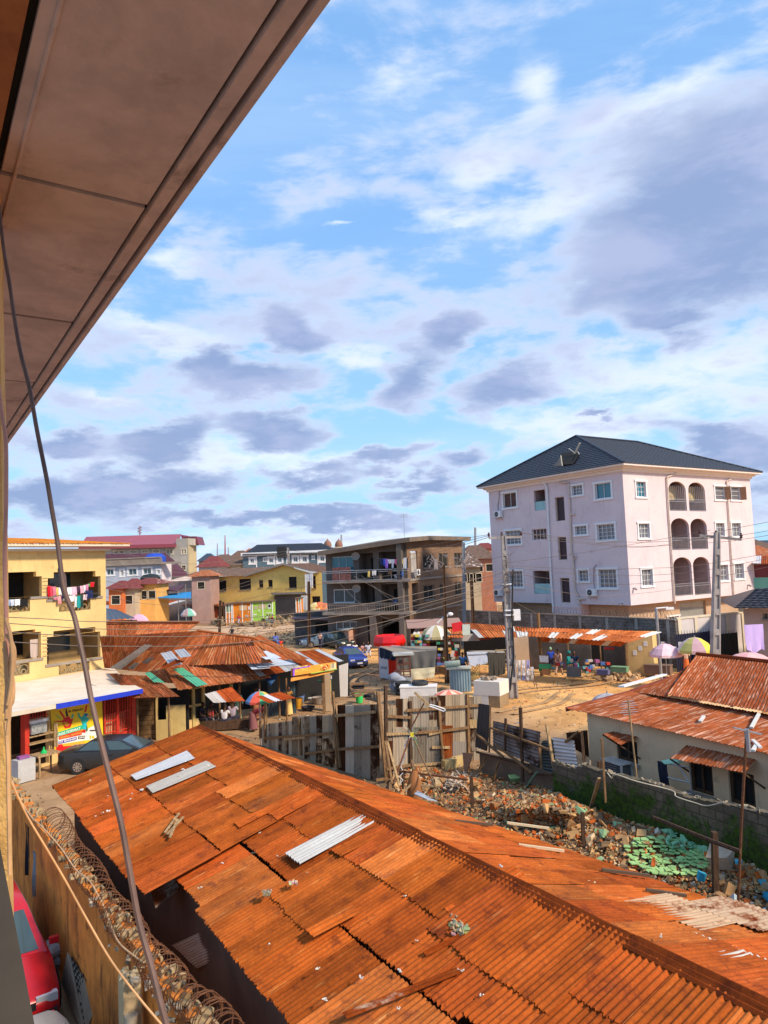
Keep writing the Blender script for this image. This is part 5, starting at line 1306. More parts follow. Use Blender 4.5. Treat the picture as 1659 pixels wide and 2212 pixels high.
for(x0,y0,wd_,hh_)in((1165,662,75,250),(1215,640,40,200),(1125,945,90,190)):
 u,z=ffy.uv(w('K',x0,y0));u2=ffy.uv(w('K',x0+wd_,y0))[0];z2=ffy.uv(w('K',x0,y0+hh_))[1];hangw(ffy.p(u,z,ru(0,.1)),ffy.u,u2-u,z-z2,(.82,.78,.76),'',name='cloth_panel',parent=hp_)
m=MB().c(.8,.78,.76);P=[ffy.p(*ffy.uv(w('K',x,y)))for x,y in((985,575),(1180,625),(1290,640),(1240,655),(1180,645),(1000,592))];m.prism(P,YH.n*.1);m.build('eave_strip',M_CLOTH,hp_)
m=MB();q=YH.R('K',745,940,1085,1180);YH.box(m,q[0],q[1],0,q[3],.02,.3);m.build('lower_shopfront',M_BRIN,YO_)
KS=Fac(AT(w('K',-60,1245),106),AT(w('K',760,1235),106));
def kiosk_panel(x0,y0,x1,y1,col,lab,extra=()):
 q=KS.R('K',x0,y0,x1,y1);r=thing('painted_kiosk',lab,'kiosk',KS.p((q[0]+q[1])/2,0));m=MB().c(*col);KS.box(m,q[0],q[1],0,q[3],-2.4,0);m.build('walls',tinted('flaking_paint',.8,.6,0,.2,1.2),r)
 m=MB();KS.box(m,q[0]-.1,q[1]+.1,q[3]+.002,q[3]+.12,-2.7,.3);m.build('roof',M_ROOFG,r)
 for(a,b_,c_,d_,cc)in extra:e=KS.R('K',a,b_,c_,d_);m=MB().c(*cc);KS.box(m,e[0],e[1],e[2],e[3],0,.03);m.build('painted_panel',M_TINT,r)
 m=MB();
 for x in(q[0],(q[0]+q[1])/2,q[1]-.1):KS.box(m,x,x+.1,0,q[3],.005,.06)
 m.build('frame',M_TINT,r)
kiosk_panel(95,1060,178,1250,(.75,.25,.05),'small orange kiosk with a green hatch at the left of the painted row',[(105,1075,165,1160,(.15,.25,.15)),(105,1160,165,1170,(.7,.7,.6))])
kiosk_panel(185,1045,430,1243,(.80,.26,.03),'bright orange kiosk beside the green one across the road',[(275,1070,370,1140,(.62,.45,.28)),(388,1088,412,1130,(.7,.7,.7)),(388,1150,396,1172,(.7,.7,.6)),(350,1200,395,1222,(.5,.45,.4))])
kiosk_panel(440,1028,712,1235,(.42,.72,.12),'lime green kiosk with peeling patches across the road',[(525,1058,625,1120,(.5,.42,.25)),(465,1085,510,1125,(.5,.45,.3)),(645,1050,688,1118,(.7,.7,.7)),(652,1065,680,1100,(.6,.05,.05)),(520,1130,545,1155,(.75,.8,.5)),(458,1185,500,1205,(.75,.8,.6)),(620,1165,700,1180,(.65,.7,.5))])
kiosk_panel(1010,985,1082,1160,(.80,.28,.04),'narrow orange and green door panel under the yellow house balcony',[(1040,990,1082,1030,(.1,.45,.12))])
m=MB();q=YH.R('K',1085,945,1170,1150)
for i,(x,y,c)in enumerate([(1250,1095,(.75,.6,.25)),(1275,1080,(.75,.6,.3)),(1300,1100,(.8,.25,.08)),(1320,1075,(.8,.2,.1)),(1345,1095,(.85,.35,.1)),(1370,1085,(.75,.2,.1)),(1400,1100,(.8,.3,.15)),(1260,1120,(.7,.6,.3)),(1310,1120,(.75,.62,.4)),(1360,1120,(.8,.25,.1)),(1395,1120,(.7,.3,.15)),(1430,1125,(.5,.45,.4)),(1480,1120,(.5,.45,.42))]):
 p=AT(w('K',x,y),100);m=MB().c(*c);m.ell(p,(.8,.5,.45),9,6);m.v=[v+V((ru(-.05,.05),0,ru(-.05,.05)))for v in m.v];tag(m.build('produce_sack',M_CLOTH,None,True),'filled yellow or orange produce sack in the heap beside the yellow house','sack','heap of sacks by the yellow house')
m=MB()
for i in range(900):
 x=ru(-80,1450);y=ru(1228,1330)-80*max(0,(x-700)/700);g=ru(.5,1.2);m.c(.42*g,.30*g,.18*g);m.chunk(G(w('K',x,y),ru(0,.4)),ru(.1,.5),.5)
for i in range(500):
 x=ru(130,1000);y=ru(1370,1600);g=ru(.5,1.2);m.c(.45*g,.31*g,.19*g);m.chunk(G(w('K',x,y),0),ru(.05,.22),.5)
tag(m.build('stony_verge',M_STONE),'stones and broken earth lining the far dirt road','stones',kind='stuff')
BB=Fac(AT(w('K',325,700),150),AT(w('K',1600,700),150));BG=thing('blue_building','blue grey two storey building with charcoal roof and white framed windows','building',BB.p(BB.L/2,0))
bt=BB.uv(w('K',900,405))[1];hb=[BB.R('K',*r)for r in[(418,462,466,522),(660,455,715,518),(776,447,828,514),(980,440,1036,508),(1100,437,1156,505),(1330,428,1384,496)]];hs_=[BB.R('K',*r)for r in[(590,455,620,498),(1226,430,1252,472),(895,432,915,480),(895,500,915,525)]]
m=MB();wallh(m,BB,0,BB.L,0,bt,hb+hs_,.2);m.build('wall',wall('slate_blue',(.10,.16,.20),(.085,.14,.18),sa=.1),BG)
for h in hb:window(BB,BG,h,M_WHITE,M_GLASS,2,1,M_WHITE,.35,.12)
for h in hs_:window(BB,BG,h,M_WHITE,M_GLASS,2,1,M_WHITE,.12,.1)
m=MB();
for x in(497,737,1073,1300,1418):u=BB.uv(w('K',x,480))[0];BB.box(m,u-.1,u+.1,0,bt,0,.12)
BB.box(m,-.3,BB.L,bt-.1,bt+.6,-.1,.5);m.build('white_trim',M_WHITE,BG)
R_=BB.off(1.0);P=[R_.p(*R_.uv(w('K',x,y)))for x,y in((312,412),(1620,385))];Q=[AT(w('K',x,y),158)for x,y in((1337,258),(512,280))]
m=MB();tiles(m,(P[0],P[1],Q[0],Q[1]),10,.1);l_=AT(w('K',395,350),154);m.face([P[0],Q[1],P[0]+V((0,16,0))]);m.face([P[1],P[1]+V((0,16,0)),Q[0]]);m.build('roof',M_TILE,BG)
for x,lb in((1428,'left brown dome turret rising behind the roof of the brown block'),(1574,'right brown dome turret rising behind the roof of the brown block')):
 p=AT(w('K',x,310),170);m=MB().c(.5,.42,.28);m.lathe(p+V((0,0,-3)),[(1.15,0),(1.15,2.6),(1.35,2.8),(1.0,3.0)],12);m.c(.28,.14,.10);m.lathe(p,[(.85,0),(.95,.4),(.75,1.1),(.35,1.5),(.08,1.8),(0,2.2)],12);tag(m.build('dome_turret',M_TINT,None,True),lb,'turret')
GB=Fac(AT(w('J',-120,900),138),AT(w('J',790,900),138));GG=thing('grey_house','pale grey two storey house with a maroon tile roof and balustrade','house',GB.p(10,0))
hg=[GB.R('J',*r)for r in[(66,598,158,678),(352,592,458,676),(545,583,648,666),(727,610,760,662),(725,825,752,895),(250,610,286,690)]]
gt=GB.uv(w('J',400,548))[1]
m=MB();wallh(m,GB,0,GB.L,0,gt,hg,.2);m.build('wall',wall('pale_grey',(.42,.46,.55),(.36,.40,.48),sa=.15,scale=.3),GG)
m=MB();WS=Fac(GB.p(GB.L,0),AT(w('J',917,900),141));WS.box(m,0,WS.L,0,gt,-.2,0);m.build('white_side',wall('white_side',(.66,.60,.62),(.60,.54,.55),sa=.1),GG)
for h in hg:window(GB,GG,h,M_WHITE,M_GLASS,2,1,M_WHITE,.25,.1)
m=MB();GB.box(m,0,GB.L+3.5,gt,gt+.35,-1,.8);m.build('flat_slab',M_CONC,GG)
m=MB();
for i in range(60):u=GB.uv(w('J',60+i*12.5,500))[0];m.cyl(GB.p(u,gt+.36,.6),GB.p(u,gt+1.2,.6),.12,.08,5)
GB.box(m,2,GB.L,gt+1.2,gt+1.4,.45,.8);m.build('balustrade',M_CONC,GG)
m=MB();P=[AT(w('J',x,y),d)for x,y,d in((-200,480,142),(985,520,142),(830,385,150),(-200,410,150))];tiles(m,P,9,.08)
P=[AT(w('J',x,y),d)for x,y,d in((920,700,141),(1150,690,146),(985,525,152),(920,540,146))];tiles(m,P,9,.08);m.build('roof',plain('maroon_tile',(.12,.035,.05),.6,0,.3,6),GG)
WB=Fac(AT(w('J',918,800),142),AT(w('J',1172,800),146));m=MB();WB.box(m,0,WB.L,0,WB.uv(w('J',1000,702))[1],-.2,0);m.build('white_wing',MATS['white_side'],GG)
p=AT(w('J',700,470),140);m=MB().c(.02,.08,.5);m.lathe(p+V((0,0,-.9)),[(1.9,0),(2.0,.3),(2.0,1.3),(1.3,1.9),(.6,2.0),(0,2.05)],16);tag(m.build('water_tank',M_TINT,None,True),'blue water tank on the roof of the grey house','water tank')
p=AT(w('J',638,740),128);m=MB().c(.02,.03,.035);m.lathe(p+V((0,0,-2.1)),[(1.7,0),(1.7,2.5),(1.2,3.0),(0,3.2)],16);tag(m.build('water_tank',M_TINT,None,True),'black water tank below the grey house windows','water tank')
RB=Fac(AT(w('J',-300,700),172),AT(w('J',1145,700),168));RG=thing('school_block','large grey building with a long red metal roof on the left skyline','building',RB.p(20,0))
hq=[RB.R('J',*r)for r in[(165,362,225,396),(228,362,290,394),(378,360,415,388),(425,360,462,386),(532,355,565,384),(572,355,605,383),(678,350,710,380),(716,350,750,380),(853,346,884,402),(896,346,928,400),(1045,342,1072,400),(1078,342,1103,398),(1046,555,1098,612)]]
rt_=RB.uv(w('J',600,310))[1];r2_=RB.uv(w('J',1050,200))[1];ux=RB.uv(w('J',975,300))[0]
m=MB();wallh(m,RB,0,RB.L,0,rt_,hq,.2);RB.box(m,ux,RB.L,rt_-.001,r2_,-6,0);m.build('wall',wall('school_grey',(.50,.45,.38),(.36,.33,.29),stain=(.08,.07,.05),sa=.5,scale=.15,streak=.8),RG)
for h in hq:window(RB,RG,h,M_CRM,M_DARK,2,2,M_CRM,.2,.1)
S_=Fac(RB.p(RB.L,0),AT(w('J',1245,600),176));m=MB();S_.box(m,0,S_.L,0,r2_,-.2,0);m.build('side_wall',wall('school_side',(.60,.47,.26),(.45,.36,.22),stain=(.1,.08,.05),sa=.4,scale=.2,streak=.8),RG)
m=MB().c(.33,.07,.09,.0);o_=RB.off(1.2);P=[o_.p(*o_.uv(w('J',-300,320))),o_.p(*o_.uv(w('J',972,292))),AT(w('J',1040,142),180),AT(w('J',-200,178),180)]
m.face(P);m.face([p+V((0,0,-.3))for p in P]);m.beam(P[0],P[1],.2,.8);m.build('red_roof',tinted('red_roofing',.5,.15,0,.3,.3),RG)
m=MB().c(.18,.04,.06);m.prism([AT(w('J',x,y),172)for x,y in((1035,150),(1050,215),(1085,190),(1210,185),(1240,280),(1270,280),(1238,172),(1080,172))],V((0,6,0)));m.build('hood_roof',MATS['red_roofing'],RG)
p=AT(w('J',498,155),260);m=MB();m.tube([p,p+V((0,0,3.2))],.3,5)
for k in range(5):m.bx(p+V((.45*(-1)**k,0,.8+.5*k)),(.5,.3,.35))
for k in range(3):m.tube([p+V((-.7,0,.7+k*.9)),p+V((.7,0,.7+k*.9))],.07,4)
tag(m.build('telecom_mast',plain('mast_grey',(.3,.22,.28),.6)),'telecom mast with antennas above the red roofed building','mast')
for(x,y0,y1,d,lab)in((1512,440,262,400,'plain grey mast left of the red striped mast on the skyline'),(1612,440,158,420,'tall red and grey mast on the skyline'),(1655,440,310,400,'shortest thin mast right of the red mast')):
 a,b_=AT(w('J',x,y0),d),AT(w('J',x,y1),d);m=MB().c(.35,.12,.12)if 'red' in lab and 'tall' in lab else MB().c(.3,.3,.35);m.tube([a-ZB*5,b_],[.7,.25],5);tag(m.build('skyline_mast',M_TINT),lab,'mast')
for r,x,y0,y1,lab in(('R',223,165,60,'thin aerial pole behind the domed turrets'),('R',1475,190,0,'thin mast right of the brown block'),('C',95,690,578,'faint mast left of the lilac block')):
 a,b_=AT(w(r,x,y0),300),AT(w(r,x,y1),300);m=MB();m.tube([a,b_],.35,4);tag(m.build('thin_mast',M_STEEL),lab,'mast')
def simple_house(px0,px1,ytop,yb,d,wc_,rc_,label,ridge=.5,depth=10,rise=2.2,wins=3,hip=True):
 f=Fac(AT((px0,yb),d),AT((px1,yb),d));zt_=f.uv(((px0+px1)/2,ytop))[1];r=thing('small_house',label,'house',f.p(f.L/2,0))
 hs2=[]
 n=wins
 for i in range(n):
  cx_=f.L*(i+.5)/n;hs2.append((cx_-.6,cx_+.6,zt_-2.0,zt_-.8))
 m=MB();wallh(m,f,0,f.L,0,zt_,hs2,.15);m.face([f.p(f.L,0),f.p(f.L,0,-depth),f.p(f.L,zt_,-depth),f.p(f.L,zt_)]);m.face([f.p(0,0,-depth),f.p(0,0),f.p(0,zt_),f.p(0,zt_,-depth)]);m.build('wall',wc_,r)
 for h in hs2:
  m=MB();frame(m,f,h,.08,-.08,.03);wo=m.build('window',M_CRM,r);m=MB();f.box(m,h[0],h[1],h[2],h[3],-.14,-.12);m.build('pane',M_DARK,wo)
 e=.6;a,b_,c,d_=f.p(-e,zt_,e),f.p(f.L+e,zt_,e),f.p(f.L+e,zt_,-depth-e),f.p(-e,zt_,-depth-e);k=min(depth/2,f.L*.3)if hip else 0
 r0,r1=f.p(k,zt_+rise,-depth/2),f.p(f.L-k,zt_+rise,-depth/2)
 m=MB().c(1,1,1);
 for q in((a,b_,r1,r0),(b_,c,r1,r1),(c,d_,r0,r1),(d_,a,r0,r0)):corr(m.c(1,.95,.9,ru(.6,1)),q,wave=.4,amp=.03,sub=2,nseg=1,thick=False)
 m.build('roof',rc_,r);return r
WCS=[wall('h_cream',(.55,.44,.30),(.45,.36,.25)),wall('h_brick',(.42,.18,.11),(.34,.14,.09)),wall('h_grey',(.36,.33,.31),(.28,.26,.25)),M_LTAN,wall('h_white',(.6,.56,.54),(.5,.47,.46))]
RCS=[M_ROOFG,S_BR,M_TILE,sheetmat('roof_maroon',(.25,.07,.07),(.14,.05,.05),(.3,.12,.1))]
FH=[(430,455,1212,1240,200,0,2,'dark roofed house far off right of the grey building'),(452,500,1215,1240,190,0,0,'low cream house on the skyline below the masts'),(495,530,1208,1240,175,3,0,'tan house tucked left of the blue grey building'),(455,520,1222,1250,150,0,0,'faded cream house behind the yellow house roof'),(430,470,1225,1260,140,4,3,'small white walled house beside the grey building'),(1003,1070,1207,1250,110,1,0,'red brick house with grey roof between the brown and lilac blocks'),(1000,1040,1225,1280,95,0,0,'cream wing house beside the brown block'),(1600,1700,1192,1230,120,2,0,'grey house on the right skyline behind the lilac block'),(1615,1720,1215,1250,90,1,1,'maroon walled house at the right edge behind the lilac block'),(1010,1060,1196,1230,200,3,1,'distant tan house above the brick one'),(150,240,1196,1250,230,0,0,'distant house hidden behind the yellow balcony building'),(1635,1720,1182,1230,210,2,2,'farthest dark roofed house at the right edge'),(700,760,1212,1260,200,0,1,'distant house behind the brown block'),(520,560,1200,1250,210,3,1,'distant tan house behind the blue grey building'),(1030,1075,1185,1215,260,1,3,'farthest house between the two big blocks')]
for a,b_,yt,yb,d,wi,ri,lab in FH:simple_house(a,b_,yt,yb,d,WCS[wi],RCS[ri],lab)
simple_house(235,265,1272,1305,92,wall('o1',(.70,.18,.05),(.55,.15,.05)),RCS[3],'orange walled shack beside the yellow balcony building',wins=1,depth=5,rise=1.0)
simple_house(262,292,1272,1300,93,WCS[0],RCS[3],'cream fronted shack with a dark open porch below the grey house',wins=1,depth=5,rise=1.3)
simple_house(288,335,1262,1300,95,wall('o2',(.80,.42,.12),(.70,.36,.10)),RCS[3],'ochre orange house below the grey house',wins=3,depth=6,rise=.8)
simple_house(415,455,1245,1300,112,wall('pinkish',(.45,.28,.24),(.38,.24,.20)),RCS[1],'pinkish brown walled house left of the yellow house',wins=1,depth=6,rise=1.0)
m=MB();q=[G(w('J',60,1130),2.6),G(w('J',640,1140),2.6),G(w('J',1110,1010),3.6),G(w('J',60,1020),3.6)]
mr=thing('market_shed','long low tin roofed market shed below the grey house','shed',((q[0]+q[1])/2).to_tuple()[:2]+(0,))
roofq(m,q,12,2,.3,.03,lambda k,r:random.choice([(.6,.5,.5,.9),(.45,.47,.5,.35),(1.0,.8,.8,.95),(.5,.45,.42,.6)]),.2,.2,.015,3,2);m.build('roof',M_SHEET,mr)
m=MB();f=Fac(q[0],q[1]);f=f.off(-.4);f.box(m,0,f.L,0,2.5,-.2,0);f2=Fac(f.p(f.L,0),G(w('J',880,1245),0));f2.box(m,0,f2.L,0,2.7,-.2,0);m.build('wall',M_BRN,mr)
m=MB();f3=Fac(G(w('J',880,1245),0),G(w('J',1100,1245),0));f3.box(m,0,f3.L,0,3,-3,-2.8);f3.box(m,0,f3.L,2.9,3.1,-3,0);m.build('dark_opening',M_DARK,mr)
sh4=thing('market_stall_row','dark open fronted stall row behind the green umbrella','stall',G(w('J',1250,1290),0))
f=Fac(G(w('J',1090,1285),0),G(w('J',1560,1290),0));m=MB();f.box(m,0,f.L,2.5,2.75,-3,.5);m.build('roof',S_BR,sh4);m=MB();f.box(m,0,f.L,0,2.48,-3,-2.8);m.build('back_wall',M_DARK,sh4)
for i in range(7):m=MB();u=f.L*i/6;f.box(m,u,u+.12,0,2.48,-.1,0);m.build('post',M_DWOOD,sh4)
for i,(x,c)in enumerate([(1300,(.1,.1,.15)),(1335,(.05,.3,.4)),(1370,(.08,.35,.45)),(1395,(.1,.05,.05)),(1425,(.12,.05,.06)),(1460,(.4,.08,.03)),(1490,(.35,.07,.03))]):
 u,z=f.uv(w('J',x,1120));hangw(f.p(u,z,.1),f.u,1.0,1.7,c,'dark cloth hung on the front of the far stall row','hung_cloth','cloth','cloths hung on the far stall row')
m=MB();q=[AT(w('J',x,y),d)for x,y,d in((728,862,100),(1000,890,100),(1095,797,106),(850,830,106))];m.face(q);m.face([p+V((0,0,-.12))for p in q])
cn=thing('tilted_canopy','tilted dark red canopy on thin poles behind the market shed','canopy',(q[0].x,q[0].y,0));m.build('sheet',plain('canopy_maroon',(.08,.02,.03),.6),cn)
for p in(q[0],q[2],q[1]):m=MB();m.tube([V((p.x,p.y,0)),p],.06,5);m.build('pole',M_STEEL,cn)
for(a,b_,c_,d_,col,lab)in((700,935,1170,975,(.04,.25,.55),'bright blue tarpaulin sheet behind the tilted canopy'),):
 q=[AT(w('J',x,y),d)for x,y,d in((a,965,96),(c_,975,98),(c_,895,104),(a+30,935,104))];m=MB().c(*col);m.prism(q,V((0,0,-.1)));tag(m.build('tarpaulin',M_CLOTH),lab,'tarpaulin')
q=[AT(w('J',x,y),d)for x,y,d in((60,1265,62),(440,1240,62),(200,1130,68),(60,1110,68))];dk=thing('dark_tin_roof','dark grey ribbed roof corner right of the yellow balcony building','roof',(q[0].x,q[0].y,0));m=MB().c(.06,.07,.09,0);corr(m,q,wave=.35,amp=.04,nseg=2);m.build('sheeting',M_SHEET,dk);f=Fac(q[0],q[1]).off(-.3);m=MB();f.box(m,0,f.L,0,q[0].z-.1,-.2,0);m.build('wall',M_BRN,dk)
nh=thing('tiled_bungalow','tan bungalow with a black tile hip roof at the right edge','house',AT(w('P',1500,1400),47)*1)
f=Fac(AT(w('P',1370,1500),48),AT(w('P',2100,1500),44));zt_=f.uv(w('P',1500,1262))[1];win=f.R('P',1592,1312,1720,1385)
m=MB();wallh(m,f,0,f.L,0,zt_,[win],.2);m.face([f.p(0,0,-8),f.p(0,0),f.p(0,zt_),f.p(0,zt_,-8)]);m.build('wall',wall('mauve_tan',(.45,.32,.27),(.38,.27,.23),sa=.2),nh);window(f,nh,win,M_CONC,M_DARK,3,2,None)
a=f.off(.8).p(*f.off(.8).uv(w('P',1238,1246)));b_=f.off(.8).p(*f.off(.8).uv(w('P',2100,1250)));c=AT(w('P',1510,1000),52);d=AT(w('P',2100,985),50)
m=MB();tiles(m,(a,b_,d,c),12,.06);m.face([a,c,a+V((3,9,0))]);m.build('roof',M_TILE,nh)
simple=Fac(AT(w('P',1480,950),62),AT(w('P',2000,950),60));m=MB();simple.box(m,0,simple.L,0,simple.uv(w('P',1500,870))[1],-.2,0);tag(m.build('green_wall',wall('mint',(.16,.42,.34),(.13,.36,.30),sa=.2)),'mint green wall above the black tile bungalow roof','wall')
simple=Fac(AT(w('P',1470,800),66),AT(w('P',2000,800),64));m=MB();simple.box(m,0,simple.L,0,simple.uv(w('P',1500,715))[1],-4,0);mh=thing('maroon_house','maroon walled house with patched tin roof above the mint green wall','house',simple.p(3,0));m.build('wall',wall('maroonw',(.20,.05,.06),(.15,.05,.05)),mh)
q=[AT(w('P',x,y),d)for x,y,d in((1460,690,65),(1900,700,64),(1900,590,72),(1470,600,72))];m=MB();roofq(m,q,8,1,.2,.02,lambda k,r:random.choice([(.8,.7,.7,.9),(.6,.6,.62,.1),(1,.9,.8,.95)]));m.build('roof',M_SHEET,mh)
WD=[(.34,.31,.27,.35),(.25,.22,.19,.4),(.44,.41,.36,.22),(.21,.17,.14,.5),(.32,.31,.29,.28),(.25,.2,.15,.45),(.42,.36,.28,.35),(.3,.27,.23,.3)]
def fsheet(mb,fc,r,px,tint,d=0,horiz=False,wave=.115,amp=.021):
 """px: bottom-left, bottom-right, top-right, top-left pixels on the facade"""
 P=[fc.p(*fc.uv(w(r,x,y)),d)for x,y in px]
 if horiz:P=[P[1],P[2],P[3],P[0]]
 mb.tint=(tint[0]*1.12,tint[1]*.98,tint[2]*.8,tint[3]);corr(mb,P,wave=wave,amp=amp,n=fc.n,nseg=3,thick=False)
def onf(fc,r,x,y,d=0):return fc.p(*fc.uv(w(r,x,y)),d)
fa,fb,fcn=G((545,1604)),G((829,1690)),G((1012,1645))
FA,FB=Fac(fa,fb),Fac(fb,fcn)
fe=thing('metal_fence','tall patchwork fence of grey and rusty corrugated sheets on timber posts','fence',fb)
S_FE=sheetmat('fence_sheet',(.17,.075,.035),(.07,.04,.028),(.28,.18,.11))
m=MB()
for i in range(9):
 x0,x1=300+i*22,300+(i+1)*22+3;y=1330-i*3;fsheet(m,FA,'B',[(x0,y+230),(x1,y+235),(x1,y),(x0,y)],random.choice(WD)if i not in(0,1,4)else WD[2],.01*(i%2))
for i in range(7):
 x0,x1=497+i*40,497+(i+1)*40+4;fsheet(m,FA,'B',[(x0,1640),(x1,1660),(x1,1278-i*2),(x0,1280-i*2)],random.choice(WD),.01*(i%2))
 if i>3:fsheet(m,FA,'B',[(x0,1640),(x1,1660),(x1,1420),(x0,1425)],(.5,.4,.28,.5),.025)
for i in range(5):
 x0,x1=795+i*54,795+(i+1)*54+6;t=[(.36,.20,.12,.75),(.55,.52,.49,.15),(.28,.26,.24,.4),(.33,.31,.29,.3),(.28,.22,.17,.55)][i]
 fsheet(m,FB if x0>1096 else FA,'B',[(x0,1700),(x1,1700),(x1,1202-i),(x0,1204-i)],t,.01*(i%2)+.01)
m.build('sheeting',S_FE,fe,50)
m=MB()
GS=[(235,262,860,1490),(262,300,875,1490),(300,332,905,1480),(330,385,832,1470),(385,432,830,1465),(430,470,812,1440),(468,530,812,1430),(528,600,810,1420),(598,672,806,1405),(668,735,805,1375),(733,790,800,1365),(788,850,796,1355),(848,905,790,1345),(905,965,815,1345),(962,1022,810,1345)]
for i,(x0,x1,yt,yb)in enumerate(GS):
 c={3:(.1,.06,.05,.8),6:(.36,.35,.34,.15),7:(.30,.29,.28,.2),9:(.15,.11,.09,.6)}.get(i,random.choice(WD));fsheet(m,FB,'G',[(x0,yb+30),(x1+3,yb+30),(x1+3,yt),(x0,yt+(45 if i in(0,1)else 0))],c,.008*(i%3))
for x0,x1,yt,yb,c in[(300,420,1062,1440,(.40,.37,.34,.2)),(690,790,1050,1345,(1.9,1.1,.5,.95)),(788,900,1180,1330,(.30,.30,.32,.15)),(570,690,1060,1365,(.2,.2,.2,.35)),(455,572,1065,1400,(.18,.17,.16,.4)),(910,985,1000,1055,(.42,.34,.2,.4)),(235,300,1175,1480,(.35,.2,.14,.75)),(915,985,1060,1260,(.24,.23,.22,.5)),(600,690,820,1000,(.26,.24,.25,.5))]:
 fsheet(m,FB,'G',[(x0,yb),(x1,yb),(x1,yt),(x0,yt)],c,.035)
m.build('sheeting',S_FE,fe,50)
for(f,r,a,b_)in[(FB,'G',(172,770),(240,1500)),(FB,'G',(236,725),(242,1490)),(FB,'G',(435,850),(442,1460)),(FB,'G',(668,850),(702,1370)),(FB,'G',(903,790),(915,1350)),(FA,'B',(772,1115),(822,1610)),(FA,'B',(552,1290),(566,1530)),(FA,'B',(330,1190),(330,1450)),(FA,'B',(780,1260),(806,1620)),(FA,'B',(300,1310),(300,1420))]:
 m=MB();m.beam(onf(f,r,*a,.07),onf(f,r,*b_,.07),.11 if r=='G' else .09,.09,f.n);m.build('post',random.choice([M_WOOD,M_DWOOD]),fe)
for(f,r,a,b_)in[(FA,'B',(795,1272),(1060,1245)),(FB,'G',(240,970),(430,982)),(FB,'G',(395,925),(670,908)),(FB,'G',(670,905),(905,890)),(FB,'G',(908,888),(1020,880)),(FA,'B',(815,1490),(1090,1470)),(FB,'G',(235,1118),(430,1108)),(FB,'G',(455,1108),(690,1090)),(FB,'G',(580,1118),(690,1092)),(FB,'G',(685,1092),(905,1062)),(FB,'G',(235,1402),(430,1368)),(FB,'G',(450,1372),(700,1352)),(FB,'G',(605,1225),(752,1224)),(FB,'G',(915,1058),(985,1055)),(FA,'B',(340,1418),(775,1385)),(FA,'B',(465,1425),(600,1412)),(FA,'B',(600,1518),(780,1495)),(FB,'G',(150,1490),(245,1478))]:
 m=MB();m.beam(onf(f,r,*a,.13),onf(f,r,*b_,.13),.035,.1,f.n.cross(ZB));m.build('rail',random.choice([M_WOOD,M_PWOOD,M_WOOD]),fe)
c0,c1=G((1046,1676)),G((1138,1706));cdv=(c1-c0).normalized();CPl=Fac(c0-cdv*1.2,c0+cdv*8)
cwl=thing('low_wall','low dirty concrete wall under the collapsed tin sheets','wall',c0)
m=MB();pr=[CPl.uv(w('G',x,y))for x,y in((1010,1262),(1200,1300),(1440,1365),(1560,1420),(1659,1450))]
for(a,x),(b_,y)in zip(pr,pr[1:]):m.prism([CPl.p(a,0),CPl.p(b_,0),CPl.p(b_,y-.02),CPl.p(a,x-.02)],CPl.n*-.18)
CF=CPl;e=pr[-1][0];m.prism([CPl.p(e,0),CPl.p(e+2.4,0),CPl.p(e+2.4,1.1),CPl.p(e,pr[-1][1]-.02)],CPl.n*-.18)
m.build('wall_body',wall('dirty_conc',(.26,.18,.12),(.16,.115,.08),stain=(.03,.03,.02),sa=.6),cwl)
def loose(r,px,tint,d,label,horiz=True,wave=.11):
 m=MB();fsheet(m,CPl,r,px,tint,d,horiz,wave,.018);return tag(m.build('fallen_sheet',S_FE,None,50),label,'tin sheet')
loose('G',[(980,1225),(1078,1262),(1112,885),(1008,870)],(.045,.05,.065,.15),.02,'dark blue grey tin sheet standing at the right end of the tall fence',False,.15)
loose('G',[(1130,1232),(1500,1382),(1518,1100),(1130,1010)],(.22,.19,.2,.45),.05,'wide grey ribbed sheet leaning sideways beside the dark sheet')
loose('G',[(1380,1425),(1700,1500),(1700,1160),(1520,1180)],(.06,.08,.09,.3),-.04,'dark wide ribbed sheet behind the leaning timber props')
loose('F',[(288,690),(428,700),(403,520),(262,498)],(.62,.66,.78,.08),.08,'bright bluish silver ribbed sheet at the end of the fallen fence')
loose('F',[(330,770),(385,778),(400,690),(300,690)],(.12,.15,.18,.3),.03,'small dark ribbed sheet under the bright silver one')
loose('F',[(330,560),(470,640),(460,460),(318,478)],(.05,.04,.035,.6),-.15,'black sheet panel behind the bright silver one',False)
